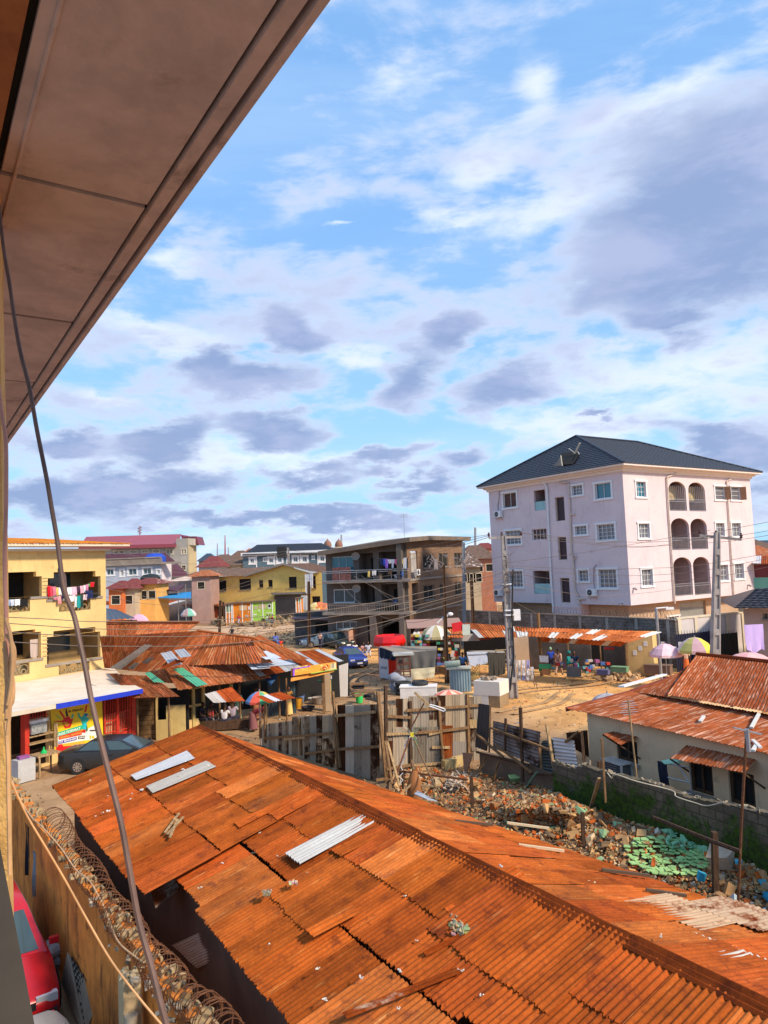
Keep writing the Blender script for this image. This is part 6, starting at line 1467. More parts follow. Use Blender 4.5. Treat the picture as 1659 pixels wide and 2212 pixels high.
TB=[('G',(1370,900),(1405,1500),.12,'dark upright post rising through the wide grey sheet',M_DWOOD),('G',(1243,990),(1255,1260),.1,'short dark post near the left end of the wide grey sheet',M_DWOOD),('G',(1118,880),(1125,1260),.1,'rusty brown post between the dark sheet and the sandy yard',M_WOOD),('G',(1005,1108),(1250,1300),.15,'greenish timber prop slanting down from the dark sheet',M_WOOD),('G',(1180,1200),(1490,1420),.2,'long timber prop slanting across the low wall',M_WOOD),('G',(1130,1065),(1659,1250),.14,'long top timber crossing the fallen sheets',M_WOOD),('G',(1010,1262),(1450,1370),.12,'dark timber laid along the low wall top',M_DWOOD),('F',(255,410),(350,880),.3,'pale sunlit pole leaning in front of the bright silver sheet',M_PWOOD),('F',(60,305),(85,640),.15,'weathered upright post left of the pale leaning pole',M_DWOOD),('F',(205,715),(115,860),.4,'green painted timber prop leaning on the low wall',plain('green_timber',(.16,.25,.15),.8,0,.4)),('F',(185,560),(210,700),.12,'short prop on the fallen sheets',M_WOOD),('F',(455,460),(490,695),.1,'dark post at the corner of the beige house',M_DWOOD),('F',(350,530),(455,455),.1,'brown timber slanting behind the bright silver sheet',M_WOOD),('G',(1095,1300),(1040,1440),.2,'timber prop on the inner face of the low wall',M_WOOD),('G',(1220,1330),(1170,1550),.3,'pale prop leaning at the middle of the low wall',M_WOOD),('G',(1450,1440),(1659,1445),.15,'horizontal rail at the foot of the fallen sheets',M_DWOOD)]
for r,a,b_,d,lab,mt in TB:
 m=MB();m.beam(onf(CPl,r,*a,d),onf(CPl,r,*b_,d+.1),.085,.06);tag(m.build('timber_post',mt),lab,'timber')
m=MB();m.c(.36,.2,.12);m.prism([onf(CPl,'G',930,1260,.3),onf(CPl,'G',1015,1265,.3),onf(CPl,'G',1000,1400,.5),onf(CPl,'G',975,1390,.5)],CPl.n*.04);tag(m.build('brown_board',M_STONE),'brown board leaning where the tall fence meets the low wall','board')
for i,(x,y)in enumerate([(770,1365),(850,1340)]):
 m=MB().c(.62,.45,.2);p=G(w('G',x,y),.25);m.bx(p,(.6,.25,.35),.5);tag(m.build('sandcrete_block',M_STONE),['ochre block at the fence foot','pale block beside the dark hole under the fence'][i],'block')
def zmound(x,y):
 g=lambda cx_,cy_,rx,ry,h_:h_*math.exp(-((x-cx_)/rx)**2-((y-cy_)/ry)**2)
 return .08+g(1215,1740,95,34,.75)+g(1430,1790,160,50,.45)+g(1640,1850,130,60,.5)+g(1110,1740,60,25,.3)+g(1000,1690,50,14,.25)+g(900,1670,40,20,.2)
up=[(840,1662),(1000,1648),(1050,1662),(1160,1695),(1280,1750),(1400,1775),(1500,1800),(1659,1838),(1760,1868)]
lo=[(840,1720),(1000,1770),(1100,1800),(1260,1850),(1400,1900),(1500,1940),(1659,2000),(1760,2040)]
def ev(P,x):
 for a,b_ in zip(P,P[1:]):
  if a[0]<=x<=b_[0]:return a[1]+(b_[1]-a[1])*(x-a[0])/(b_[0]-a[0])
 return P[-1][1]
nx_,ny_=110,22;vs=[]
for j in range(ny_+1):
 for i in range(nx_+1):
  x=840+920*i/nx_;y=ev(up,x)+(ev(lo,x)-ev(up,x))*j/ny_;p=G((x,y),zmound(x,y));p.z+=.07*noise.noise(V((p.x*2.2,p.y*2.2,0)))+.04*noise.noise(p*6);vs.append(p)
m=MB().c(.28,.165,.085);m.mesh(vs,[(j*(nx_+1)+i,j*(nx_+1)+i+1,(j+1)*(nx_+1)+i+1,(j+1)*(nx_+1)+i)for j in range(ny_)for i in range(nx_)])
tag(m.build('earth_mound',M_STONE,None,60),kind='structure')
m=MB();cols=[((.60,.36,.16),6),((.48,.27,.12),5),((.58,.14,.03),4),((.30,.2,.12),2.5),((.66,.5,.32),1.8),((.33,.55,.3),.35),((.16,.10,.06),2),((.7,.62,.5),.5)]
pool=[c for c,k in cols for _ in range(int(k*10))]
n_=0
while n_<13500:
 x=ru(850,1755);t=rnd();y=ev(up,x)+(ev(lo,x)-ev(up,x))*t;z=zmound(x,y);g=ru(.7,1.15);c=random.choice(pool)
 if z<.2 and rnd()<.75:continue
 if x>1560 and rnd()<.05:c=random.choice([(.05,.35,.55),(.1,.45,.6),(.5,.6,.65)])
 m.c(c[0]*g,c[1]*g,c[2]*g);q=rnd();sz=ru(.016,.04)if q<.74 else(ru(.04,.075)if q<.985 else ru(.08,.15))
 m.chunk(G((x,y),z+sz*.35+.03),sz,.6);n_+=1
tag(m.build('rubble_heap',M_STONE),'heap of broken bricks and plaster between the roof and the mossy wall','rubble',kind='stuff')
m=MB()
for i in range(420):
 a=rnd()*6.28;q=sqrt(rnd());x=985+62*q*cos(a);y=1692+20*q*sin(a);g=ru(.6,1.2);m.c(.62*g,.5*g,.38*g);p=G((x,y),.1+.35*(1-q));d=V((ru(-1,1),ru(-1,1),ru(-.3,.5))).normalized()*ru(.05,.28);m.beam(p,p+d,ru(.02,.06),.02)
tag(m.build('splinter_heap',M_STONE),'low heap of pale wood splinters near the fence foot','debris',kind='stuff')
m=MB()
cell=[]
for i in range(14):
 for j in range(11):
  cx_,cy_=1352+i*13+ru(-5,5)+j*2,1803+j*8.5+ru(-3,3)
  if((cx_-1440)/92)**2+((cy_-1848-(cx_-1440)*.08)/42)**2>1:continue
  z=zmound(cx_,cy_)+.1;p=G((cx_,cy_),z);k=random.choice([4,4,5]);a0=rnd()*6;r=ru(.08,.16);tl=V((ru(-.05,.05),ru(-.05,.05),1)).normalized();X=tl.cross(V((0,1,0))).normalized();Y=X.cross(tl)
  g=ru(.8,1.15);m.c(.42*g,.68*g,.27*g);m.prism([p+X*cos(a0+6.28*q/k)*r*ru(.6,1.15)-Y*sin(a0+6.28*q/k)*r*ru(.6,1.15)for q in range(k)],tl*.02)
for i in range(40):x,y=ru(1440,1520),ru(1795,1835);g=ru(.8,1.1);m.c(.28*g,.58*g,.34*g);m.chunk(G((x,y),zmound(x,y)+.12),ru(.06,.14),.3)
tag(m.build('green_plaster',M_STONE),'cracked mint green plaster slabs lying on the rubble','rubble',kind='stuff')
for(x,y,r,c,lab)in[(1515,1893,.09,(.05,.4,.6),'bright blue plastic lump on the rubble at lower right'),(1595,1862,.06,(.1,.5,.7),'smaller blue lump above the bright one on the rubble'),(1320,1690+47,.1,(.6,.12,.03),'orange red brick block on top of the rubble'),(1230-60,1668+5,.16,(.7,.16,.04),'orange block near the low wall'),(1118,1680,.2,(.35,.5,.2),'green and red board lying before the low wall'),(1560,1850,.22,(.55,.42,.3),'largest pale slab at the lower right of the rubble')]:
 m=MB().c(*c);p=G((x,y),zmound(x,y)+.2);m.chunk(p,r*1.4,.7);tag(m.build('rubble_piece',M_STONE),lab,'rubble piece')
for(x,yt,yb,wd_,mt,lab)in[(1018,1676,1752,.1,M_DWOOD,'short dark post left of the rubble'),(1258,1755,1835,.09,M_DWOOD,'short dark post rising from the middle of the rubble'),(1543,1797,1935,.12,M_DWOOD,'thick dark post at the right of the rubble')]:
 b_=G((x+2,yb),.1);t_=AT((x,yt),b_.y);m=MB();m.beam(b_-ZB*.3,t_,wd_,wd_);tag(m.build('timber_post',mt),lab,'post')
b_=G((1591,1950),.3);t_=AT((1613,1578),b_.y);ta=thing('t_antenna_pole','rusty pole with a flat cross arm standing in the rubble at right','pole',b_)
m=MB();m.tube([b_-ZB*.3,b_.lerp(t_,.5),t_],.03,6);m.build('pole',M_RUSTY,ta,True);m=MB();a_=AT((1585,1572),b_.y);c_=AT((1644,1586),b_.y);m.beam(a_,c_,.08,.03);m.tube([t_-ZB*.45,t_+ZB*.03],.055,6);m.build('cross_arm',M_STEEL,ta)
b_=onf(MW,'F',770,830,-.3);t_=AT(w('F',745,258),b_.y);ya=thing('tv_antenna','television aerial with short rods on a thin pole before the beige house','antenna',b_);m=MB();m.tube([V((b_.x,b_.y,.3)),t_],.022,6);m.build('pole',M_PWOOD,ya)
m=MB()
for k in range(7):z=-.05-k*.06;l=.16+.05*(k%3);m.tube([t_+V((-l,0,z)),t_+V((l,0,z+.02))],.008,4)
m.build('rods',M_ALU,ya)
b_=G(w('F',575,990),.3);tp=AT(w('F',560,660),b_.y);m=MB();m.beam(b_,tp,.12,.12);tag(m.build('timber_post',M_DWOOD),'black tarred post standing against the mossy wall','post')
tp=AT(w('F',573,510),20.6);m=MB();m.beam(V((tp.x,tp.y,1)),tp,.07,.05);tag(m.build('timber_post',M_WOOD),'brown post beside the first awning of the beige house','post')
m=MB();m.beam(G(w('F',497,975),.5),AT(w('F',558,770),20.3),.09,.05);tag(m.build('timber_prop',M_PWOOD),'pale timber leaning against the mossy wall end','timber')
m=MB();m.tube([AT(w('F',905,1025),17.6),AT(w('F',1290,1180),15.8),AT(w('F',1480,1250),15.2)],.045,6);tag(m.build('rusty_pipe',M_DWOOD),'long dark pipe lying along the foot of the mossy wall','pipe')
cable('white_rope',[w('F',610,735),w('F',640,770),w('F',660,745),w('F',800,790),w('F',1030,850),w('F',1060,890),w('F',1180,930),w('F',1260,950),w('F',1370,925)],(20.2,17.6),.014,plain('rope',(.6,.52,.38),.9),'pale rope draped along the mossy wall top','rope')
td=25.0;k_=AT(w('Q',520,430),td);tm=thing('aerial_mast','lashed pole tripod carrying a wooden paddle and tangled wires before the tall fence','mast',G(w('Q',400,1070)))
def pl(a,b_,r,mt,d0=td,d1=td):m=MB();m.tube([AT(w('Q',*a),d0),AT(w('Q',*b_),d1)],r,6);m.build('pole',mt,tm,True)
pl((660,60),(515,340),.028,M_RUSTY);pl((500,440),(290,1030),.035,M_RUSTY,td,23.6);pl((540,480),(870,1215),.03,M_WOOD,td,21.8);pl((405,850),(415,1075),.045,M_DWOOD)
m=MB();a,b_=AT(w('G',482,782),td),AT(w('G',605,892),td);m.beam(a,b_,.13,.07);m.build('wooden_paddle',M_PWOOD,tm)
m=MB();P=[AT(w('G',x,y),td-.05)for x,y in((605,880),(650,890),(725,915),(733,925),(718,935),(640,905),(600,892))];m.tube(P,.022,6);m.build('metal_loop',M_WHITE,tm,True)
m=MB()
for i in range(26):d=V((ru(-1,1),ru(-.4,.4),ru(-1,.8))).normalized()*ru(.1,.5);m.c(*random.choice([(.6,.6,.6),(.05,.3,.15),(.6,.1,.08),(.7,.65,.5)]));m.tube([k_,k_+d*.5+V((0,0,.03)),k_+d],.008,3)
m.c(.8,.65,.05);m.bx(k_,(.12,.1,.14));m.build('wire_tangle',M_TINT,tm)
m=MB();m.tube([AT(w('Q',x,y),td-.1)for x,y in((500,450),(430,560),(440,680),(385,800),(415,880),(370,930),(410,970),(375,1010))],.018,5);m.build('white_cable',M_WHITE,tm,True)
for a,b_,lab in(((205,505),(285,1015),'thin pole leaning on the fence left of the tripod'),((225,510),(370,1040),'pale pole leaning beside the thin one on the fence'),((585,945),(440,1085),'pale board lying slanted under the tripod'),((615,1035),(860,1045),'pale board lying flat in front of the rubble'),((345,860),(1180,965),'long dark pole resting low across the lot'),((1150,1222),(1650,1222),'rusty bar on the ground right of the short post'),((520,735),(545,850),'green tipped stick standing by the fence foot')):
 m=MB();m.beam(AT(w('Q',*a),24.2 if a[1]<900 else 23.5),AT(w('Q',*b_),23.4),.07,.05);tag(m.build('loose_pole',M_PWOOD if 'pale' in lab else(M_RUSTY if 'rusty' in lab or 'dark' in lab else M_WOOD)),lab,'pole')
p=AT(w('Q',550,1060),23.6);m=MB().c(.36,.15,.06);m.lathe(V((p.x,p.y,0)),[(.2,0),(.26,.3),(.24,.8),(.12,1.15),(.05,1.25),(0,1.26)],12);tag(m.build('rusty_drum',M_STONE,None,True),'rusty conical metal drum under the tripod','drum')
q=[AT(w('Q',x,y),d)for x,y,d in((545,1130,23),(590,1095,23.3),(740,1180,22),(820,1215,21.6),(700,1195,21.6))];m=MB().c(.5,.52,.55);m.prism(q,V((0,0,-.03)));tag(m.build('plastic_sheet',M_CLOTH),'pale blue plastic sheet on the ground at the roof edge','plastic sheet')
q=[G(w('Q',x,y),.3)for x,y in((800,1040),(870,1030),(830,945),(790,960))];m=MB().c(.6,.42,.22);m.prism(q,V((0,0,.06)));tag(m.build('chipboard',M_STONE),'tan square board lying behind the flat pale board','board')
def upole(px_top,px_bot,z0,w0,w1,lab,mat=None,recessd=True,arm=None,y=None):
 b_=G(px_bot,z0)if y is None else AT(px_bot,y);t_=AT(px_top,b_.y);r=thing('utility_pole',lab,'utility pole',(b_.x,b_.y,0));b_=V((b_.x+(t_.x-b_.x)*0,b_.y,min(b_.z,0)))
 m=MB();X,Y=V((1,0,0)),V((0,1,0));mt=mat or M_CPOLE
 def ringp(p,a):return[p+X*a*.5+Y*a*.5,p-X*a*.5+Y*a*.5,p-X*a*.5-Y*a*.5,p-X*a*.32-Y*a*.5,p-X*a*.28-Y*a*.28,p+X*a*.28-Y*a*.28,p+X*a*.32-Y*a*.5,p+X*a*.5-Y*a*.5]
 A,B=ringp(b_,w0),ringp(t_,w1)
 for i in range(8):m.face([A[i],A[(i+1)%8],B[(i+1)%8],B[i]])
 m.face(B);
 if recessd:
  for k in range(1,9):p=b_.lerp(t_,k/9);a=w0+(w1-w0)*k/9;m.bx(p-Y*a*.4,(a*.62,a*.18,.3))
 m.build('shaft',mt,r);return r,b_,t_
def arm(r,c,half,ang,tilt=0,ins=(-1,-.2,1),mat=None):
 d=V((cos(ang),sin(ang),tilt)).normalized()*half;m=MB();m.beam(c-d,c+d,.13,.13);m.build('cross_arm',mat or M_CPOLE,r)
 for s in ins:q=c+d*s+ZB*.07;m=MB();m.lathe(q,[(.03,0),(.09,.03),(.05,.08),(.1,.12),(.04,.18),(.06,.24),(0,.26)],8);m.build('insulator',plain('insulator_brown',(.07,.03,.03),.3),r,True)
P1,b1,t1=upole((1087,1157),(1109,1507),0,.5,.26,'weathered concrete utility pole with spools and tangled wires in front of the lilac block')
arm(P1,AT((1091,1161),b1.y),.95,.1)
m=MB()
for i in range(70):
 y=ru(1200,1300);c=AT((1093+ru(-4,6),y),b1.y-.3);d=V((ru(-1,1),ru(-.5,0),ru(-1,1)))*ru(.1,.5);m.tube([c,c+d*.6+V((.1,0,0)),c+d],.012,3)
m.build('wire_tangle',plain('tangle',(.2,.17,.16),.7),P1)
for y in(1262,1318,1328):m=MB();p=AT((1096+(y-1262)*.08,y),b1.y-.05);m.bx(p,(.55,.5,.07));m.build('metal_band',M_WHITE,P1)
p=AT((1116,1328),b1.y);m=MB();m.bx(p,(.38,.3,.62));m.build('meter_box',M_WHITE,P1)
m=MB();m.tube([AT((x,y),b1.y-.3)for x,y in((1108,1230),(1106,1330),(1110,1420),(1106,1450),(1102,1490),(1094,1503))],.05,6);m.build('black_conduit',M_BLACK,P1,True)
P2,b2,t2=upole((1549,1150),(1543,1540),0,.44,.24,'slanted plain concrete utility pole rising behind the brown tin roof at right');arm(P2,AT((1556,1161),b2.y),.95,-.3,-.16)
P3,b3,t3=upole((958,1218),(966,1475),0,.3,.18,'thin dark utility pole behind the khaki umbrella',mat=M_DWOOD,recessd=False)
m=MB()
for i in range(60):c=t3+V((ru(-1.2,1.6),ru(-.3,.3),ru(-.6,.6)));d=V((ru(-1,1),0,ru(-1,1)))*ru(.1,.6);m.tube([c,c+d],.02,3)
m.bx(t3+V((-.5,0,0)),(.25,.1,.7));m.bx(t3+V((1.4,0,.1)),(.2,.1,.8),0,Matrix.Rotation(.6,3,'Y'));m.build('wire_tangle',plain('tangle2',(.3,.25,.24),.7),P3)
m=MB();a,b_=AT(w('X',385,170),b3.y),AT(w('X',470,90),b3.y);m.tube([a,b_],.05,6);m.tube([AT(w('X',520,60),b3.y),AT(w('X',500,90),b3.y)],.06,6);m.ell(AT(w('X',548,58),b3.y),(.2,.12,.13),10,6);m.build('street_lamp_head',M_WHITE,P3,True)
P4,b4,t4=upole((1001,1172),(1004,1400),0,.34,.26,'plain blue grey steel pole at the corner of the brown block',mat=plain('bluegrey',(.22,.25,.29),.6),recessd=False)
P5,b5,t5=upole((622,1183),(633,1326),0,.45,.3,'distant concrete utility pole in front of the yellow house');m=MB();m.bx(t5+V((-1.1,0,-.8)),(1.6,.8,2.0));m.build('transformer',M_BLACK,P5)
P6,b6,t6=upole((667,1256),(668,1400),0,.3,.25,'short dark timber pole before the brown block shed',mat=M_DWOOD,recessd=False)
P7,b7,t7=upole((476,1297),(474,1372),0,.3,.28,'taller of two old timber poles behind the rusty roofs',mat=M_DWOOD,recessd=False);P8,b8,t8=upole((482,1300),(486,1352),0,.3,.25,'shorter timber pole close behind the taller one',mat=M_DWOOD,recessd=False)
P9,_,_=upole((1018,1248),(1022,1340),0,.3,.25,'dark timber pole with a white box beside the grey block wall',mat=M_DWOOD,recessd=False,y=62)
for(r,a,b_,y,wd_,lab,mt)in[('O',(188,315),(215,700),49,.12,'brown timber pole standing through the stall roof',M_WOOD),('P',(262,1250),(300,1690),46,.09,'thin metal lamp post with a bent arm beside the cream wall',M_STEEL)]:
 p,q=AT(w(r,*a),y),AT(w(r,*b_),y);th_=thing('thin_pole',lab,'pole',(q.x,q.y,0));m=MB();m.tube([V((q.x,q.y,0)),p],wd_,6);m.build('shaft',mt,th_)
 if r=='P':m=MB();m.tube([p,AT(w('P',410,1238),y)],.05,5);m.bx(AT(w('P',430,1250),y),(.5,.2,.15));m.build('lamp_arm',M_WHITE,th_)
ws=thing('overhead_wires','long overhead electricity wires strung between the poles across the whole street','wires',t1)
def wire(px,ds,r=.018):
 P=[AT(p,ds[0]+(ds[1]-ds[0])*i/(len(px)-1))for i,p in enumerate(px)];Q=[]
 for i in range(len(P)-1):
  a,b_,c_,d_=P[max(i-1,0)],P[i],P[i+1],P[min(i+2,len(P)-1)]
  for k in range(6):t=k/6;Q.append(.5*((2*b_)+(c_-a)*t+(2*a-5*b_+4*c_-d_)*t*t+(3*b_-a-3*c_+d_)*t**3))
 Q.append(P[-1]);m=MB();m.tube(Q,r*.72,4);m.build('wire',M_WIRE,ws,True)
for L in[[(-30,1331),(100,1337),(228,1343),(472,1339),(746,1312),(932,1275),(1093,1233)],[(-30,1343),(100,1352),(228,1359),(472,1357),(746,1328),(932,1288),(1094,1245)],[(-30,1362),(110,1371),(228,1374),(472,1372),(746,1342),(932,1300),(1095,1255)],[(-30,1383),(110,1392),(228,1396),(472,1392),(746,1361),(932,1316),(1096,1268)]]:wire(L,(21,b1.y),.019)
wire([(658,1400),(757,1376),(873,1333),(932,1306),(1095,1262)],(42,b1.y),.016)
for L,ds in[([(228,1188),(430,1218),(620,1190)],(50,120)),([(228,1215),(430,1235),(622,1195)],(50,120)),([(228,1228),(400,1250),(623,1200)],(50,120)),([(228,1255),(400,1275),(624,1212)],(50,120)),([(228,1272),(420,1290),(626,1225)],(50,120)),([(228,1290),(400,1300),(626,1236)],(50,120)),([(622,1188),(780,1210),(900,1195),(1055,1157)],(118,b1.y)),([(622,1195),(780,1225),(900,1205),(1058,1160)],(118,b1.y)),([(622,1205),(820,1245),(958,1225)],(118,48)),([(686,1197),(882,1183),(1017,1161),(1055,1155)],(90,b1.y)),([(470,1300),(560,1262),(625,1232)],(100,118)),([(470,1310),(640,1270),(958,1230)],(100,48)),([(640,1248),(800,1262),(960,1245)],(100,48)),([(958,1222),(1020,1215),(1093,1200)],(b3.y,b1.y)),([(962,1240),(1030,1250),(1094,1235)],(b3.y,b1.y)),([(765,1245),(850,1290),(900,1300)],(66,60)),([(780,1243),(870,1310),(962,1300)],(66,48)),([(960,1235),(985,1262),(1000,1240)],(b3.y,60)),([(735,1262),(800,1320),(880,1345),(960,1330)],(66,48)),([(1020,1335),(1060,1310),(1093,1260)],(60,b1.y)),([(700,1400),(830,1350),(962,1290)],(60,48)),([(725,1395),(850,1345),(962,1280)],(60,48)),([(1128,1151),(1245,1163),(1360,1171),(1445,1169),(1570,1160)],(b1.y,b2.y)),([(1128,1152),(1240,1168),(1355,1180),(1450,1178),(1590,1168)],(b1.y,b2.y)),([(1060,1152),(1240,1172),(1390,1182),(1535,1158)],(b1.y,b2.y)),([(1097,1222),(1270,1230),(1380,1228),(1500,1222),(1659,1195)],(b1.y,34)),([(1099,1226),(1300,1243),(1450,1240),(1545,1228),(1690,1200)],(b1.y,34)),([(1100,1238),(1300,1262),(1450,1255),(1550,1246),(1690,1218)],(b1.y,34)),([(1100,1255),(1270,1287),(1400,1280),(1455,1272)],(b1.y,47)),([(1535,1152),(1620,1135),(1690,1122)],(b2.y,30)),([(1570,1160),(1640,1150),(1690,1140)],(b2.y,30)),([(1590,1167),(1650,1158),(1700,1148)],(b2.y,30)),([(1103,1296),(1150,1320),(1162,1325)],(b1.y,49)),([(1100,1215),(1250,1195),(1400,1170),(1535,1145)],(b1.y,b2.y)),([(1101,1300),(1060,1330),(1005,1345)],(b1.y,58))]:wire(L,ds,.022 if max(ds)>60 else .014)
cable('roof_cable',[w('L',-40,480),w('L',100,487),w('L',300,495),w('L',520,500),w('L',800,380+90),w('L',1050,470)],(30,35),.012,M_BLACK,'black cable lying across the low market roof')
SKIN=tinted('skin',.6,.1,0,.3,3,.05);HAIR=plain('hair_black',(.012,.010,.009),.8)
def skinmesh(verts,edges,root=0,lv=1):
 import bmesh
 bm=bmesh.new();L=bm.verts.layers.skin.verify();vs=[]
 for co,r in verts:v=bm.verts.new(co);v[L].radius=(r,r)if not isinstance(r,tuple)else r;vs.append(v)
 vs[root][L].use_root=True
 for a,b_ in edges:bm.edges.new((vs[a],vs[b_]))
 me=bpy.data.meshes.new('s');bm.to_mesh(me);bm.free();ob=bpy.data.objects.new('s',me);COL.objects.link(ob)
 ob.modifiers.new('k','SKIN');md=ob.modifiers.new('u','SUBSURF');md.levels=lv
 m2=bpy.data.meshes.new_from_object(ob.evaluated_get(bpy.context.evaluated_depsgraph_get()))
 r=([v.co.copy()for v in m2.vertices],[tuple(p.vertices)for p in m2.polygons])
 bpy.data.objects.remove(ob);bpy.data.meshes.remove(me);bpy.data.meshes.remove(m2);return r
POSE={'stand':dict(pe=(0,0,.93),ch=(0,0,1.22),ne=(0,.01,1.43),kn=((-.1,-.02,.5),(.1,-.01,.5)),an=((-.11,.02,.08),(.12,.0,.08)),el=((-.25,.03,1.12),(.25,.02,1.12)),wr=((-.26,-.08,.88),(.25,-.1,.9))),'walk':dict(pe=(0,0,.92),ch=(0,-.02,1.22),ne=(0,-.03,1.43),kn=((-.1,-.16,.52),(.1,.06,.48)),an=((-.1,-.28,.09),(.1,.3,.12)),el=((-.25,.1,1.13),(.25,-.06,1.12)),wr=((-.25,.06,.87),(.25,-.24,.93))),'sit':dict(pe=(0,0,.48),ch=(0,-.05,.78),ne=(0,-.07,.99),kn=((-.14,-.42,.5),(.14,-.42,.5)),an=((-.13,-.4,.08),(.15,-.44,.08)),el=((-.26,-.12,.72),(.26,-.12,.72)),wr=((-.15,-.34,.58),(.14,-.36,.58))),'bend':dict(pe=(0,.05,.85),ch=(0,-.22,.98),ne=(0,-.40,1.0),kn=((-.1,-.03,.48),(.1,-.0,.48)),an=((-.12,.06,.08),(.12,.02,.08)),el=((-.22,-.42,.8),(.22,-.42,.8)),wr=((-.12,-.55,.6),(.12,-.55,.6))),}
def person(loc,yaw,pose,label,skin=(.10,.045,.025),top=(.7,.7,.7),bot=(.05,.05,.08),h=1.7,long=False,gown=False,scarf=None,group=None,short=False,arms=False,vest=False):
 P={k:v for k,v in POSE[pose].items()};k=h/1.7;T=lambda p:(p[0]*k,p[1]*k,p[2]*k)
 pe,ch,ne=V(P['pe']),V(P['ch']),V(P['ne']);up_=(ne-ch).normalized();sh=[ne-up_*.05+V((s*.18,0,0))for s in(-1,1)];hip=[pe+V((s*.09,0,-.04))for s in(-1,1)]
 hd=ne+up_*.13+V((0,-.02,0));vs=[(pe,(.13,.10)),(ch,(.14,.10)),(ne,.055),(hd,.075)];ed=[(0,1),(1,2),(2,3)]
 el,wr,kn,an=[V(x)for x in P['el']],[V(x)for x in P['wr']],[V(x)for x in P['kn']],[V(x)for x in P['an']]
 if arms:el[1]=V((.3,-.1,1.2));wr[1]=V((.2,-.3,1.35))
 for s in(0,1):
  i=len(vs);d=(wr[s]-el[s]).normalized();vs+=[(sh[s],.055),(el[s],.042),(wr[s],.03),(wr[s]+d*.08,.032)];ed+=[(1,i),(i,i+1),(i+1,i+2),(i+2,i+3)]
  i=len(vs);vs+=[(hip[s],.085),(kn[s],.06),(an[s],.042),(an[s]+V((0,-.15,-.04)),.035)];ed+=[(0,i),(i,i+1),(i+1,i+2),(i+2,i+3)]
 vs=[(v*k,(r if isinstance(r,tuple)else(r,r)))for v,r in vs];vs=[(v,(r[0]*k,r[1]*k))for v,r in vs]
 r_=thing('person',label,'person',(0,0,0),group);a,b_=skinmesh(vs,ed);m=MB().c(*skin);m.mesh(a,b_)
 hc=hd*k;m.ell(hc+V((0,0,.03*k)),(.078*k,.098*k,.118*k),12,9);m.ell(hc+V((0,-.1*k,.01*k)),(.014*k,.02*k,.024*k),6,4)
 for s in(-1,1):m.ell(hc+V((s*.08*k,0,.02*k)),(.012*k,.025*k,.035*k),6,4)
 for s in(0,1):
  d=(wr[s]-el[s]).normalized();x=V((1,0,0));c=(wr[s]+d*.1)*k
  for f in range(4):o_=x*(-.024+f*.016)*k;L_=(.07-.008*abs(f-1.3))*k;m.tube([c+o_,c+o_+d*L_*.55,c+o_+d*L_+V((0,-.012,-.006))],[.008*k,.0075*k,.006*k],5)
  o_=x*(-.03 if s else .03)*k;m.tube([c-d*.05*k+o_,c-d*.02*k+o_*1.7+V((0,-.02*k,0)),c+d*.015*k+o_*1.9+V((0,-.03*k,0))],[.009*k,.008*k,.006*k],5)
 for s in(-1,1):m.c(.5,.48,.45);m.ell(hc+V((s*.03*k,-.088*k,.035*k)),(.012*k,.008*k,.007*k),6,4)
 m.c(.2,.06,.05);m.ell(hc+V((0,-.092*k,-.035*k)),(.025*k,.01*k,.008*k),6,4);m.build('body',SKIN,r_,True)
 m=MB()
 if scarf:m.c(*scarf);m.ell(hc+V((0,.015*k,.05*k)),(.1*k,.115*k,.12*k),12,8);m.v=[v for v in m.v];m.build('headscarf',M_CLOTH,r_,True)
 else:m.ell(hc+V((0,.02*k,.065*k)),(.083*k,.1*k,.095*k),10,7);m.build('hair',HAIR,r_,True)
 ts=[(pe,(.15,.12)),(ch,(.165,.125)),(ne-up_*.06,.075)];te=[(0,1),(1,2)]
 for s in(0,1):
  if vest:break
  i=len(ts);e=el[s]if long else sh[s].lerp(el[s],.7);ts+=[(sh[s],.075),(e,.06)];te+=[(1,i),(i,i+1)]
  if long:ts.append((el[s].lerp(wr[s],.85),.045));te.append((i+1,i+2))
 ts=[(v*k,tuple(q*k for q in(r if isinstance(r,tuple)else(r,r))))for v,r in ts];a,b_=skinmesh(ts,te);m=MB().c(*top);m.mesh(a,b_);m.build('shirt',M_CLOTH,r_,True)
 if gown:
  m=MB().c(*bot)
  if pose=='sit':m.tube([pe*k,V((0,-.25,.5))*k,V((0,-.45,.45))*k,V((0,-.47,.12))*k],[.19*k,.2*k,.2*k,.24*k],12)
  else:m.tube([V((pe.x,pe.y,pe.z+.05))*k,V((pe.x,pe.y*.5,.5))*k,V((0,0,.12))*k],[.15*k,.19*k,.23*k],12)
  m.build('skirt',M_CLOTH,r_,True)
 else:
  ts=[(pe,(.145,.12))];te=[]
  for s in(0,1):i=len(ts);ts+=[(hip[s],.1),(kn[s],.075)];te+=[(0,i),(i,i+1)];
  if not short:
   for s in(0,1):ts.append((an[s]+V((0,0,.03)),.06));te.append((2+2*s,len(ts)-1))
  ts=[(v*k,tuple(q*k for q in(r if isinstance(r,tuple)else(r,r))))for v,r in ts];a,b_=skinmesh(ts,te);m=MB().c(*bot);m.mesh(a,b_);m.build('trousers',M_CLOTH,r_,True)
 r_.location=loc;r_.rotation_euler=(0,0,yaw);return r_
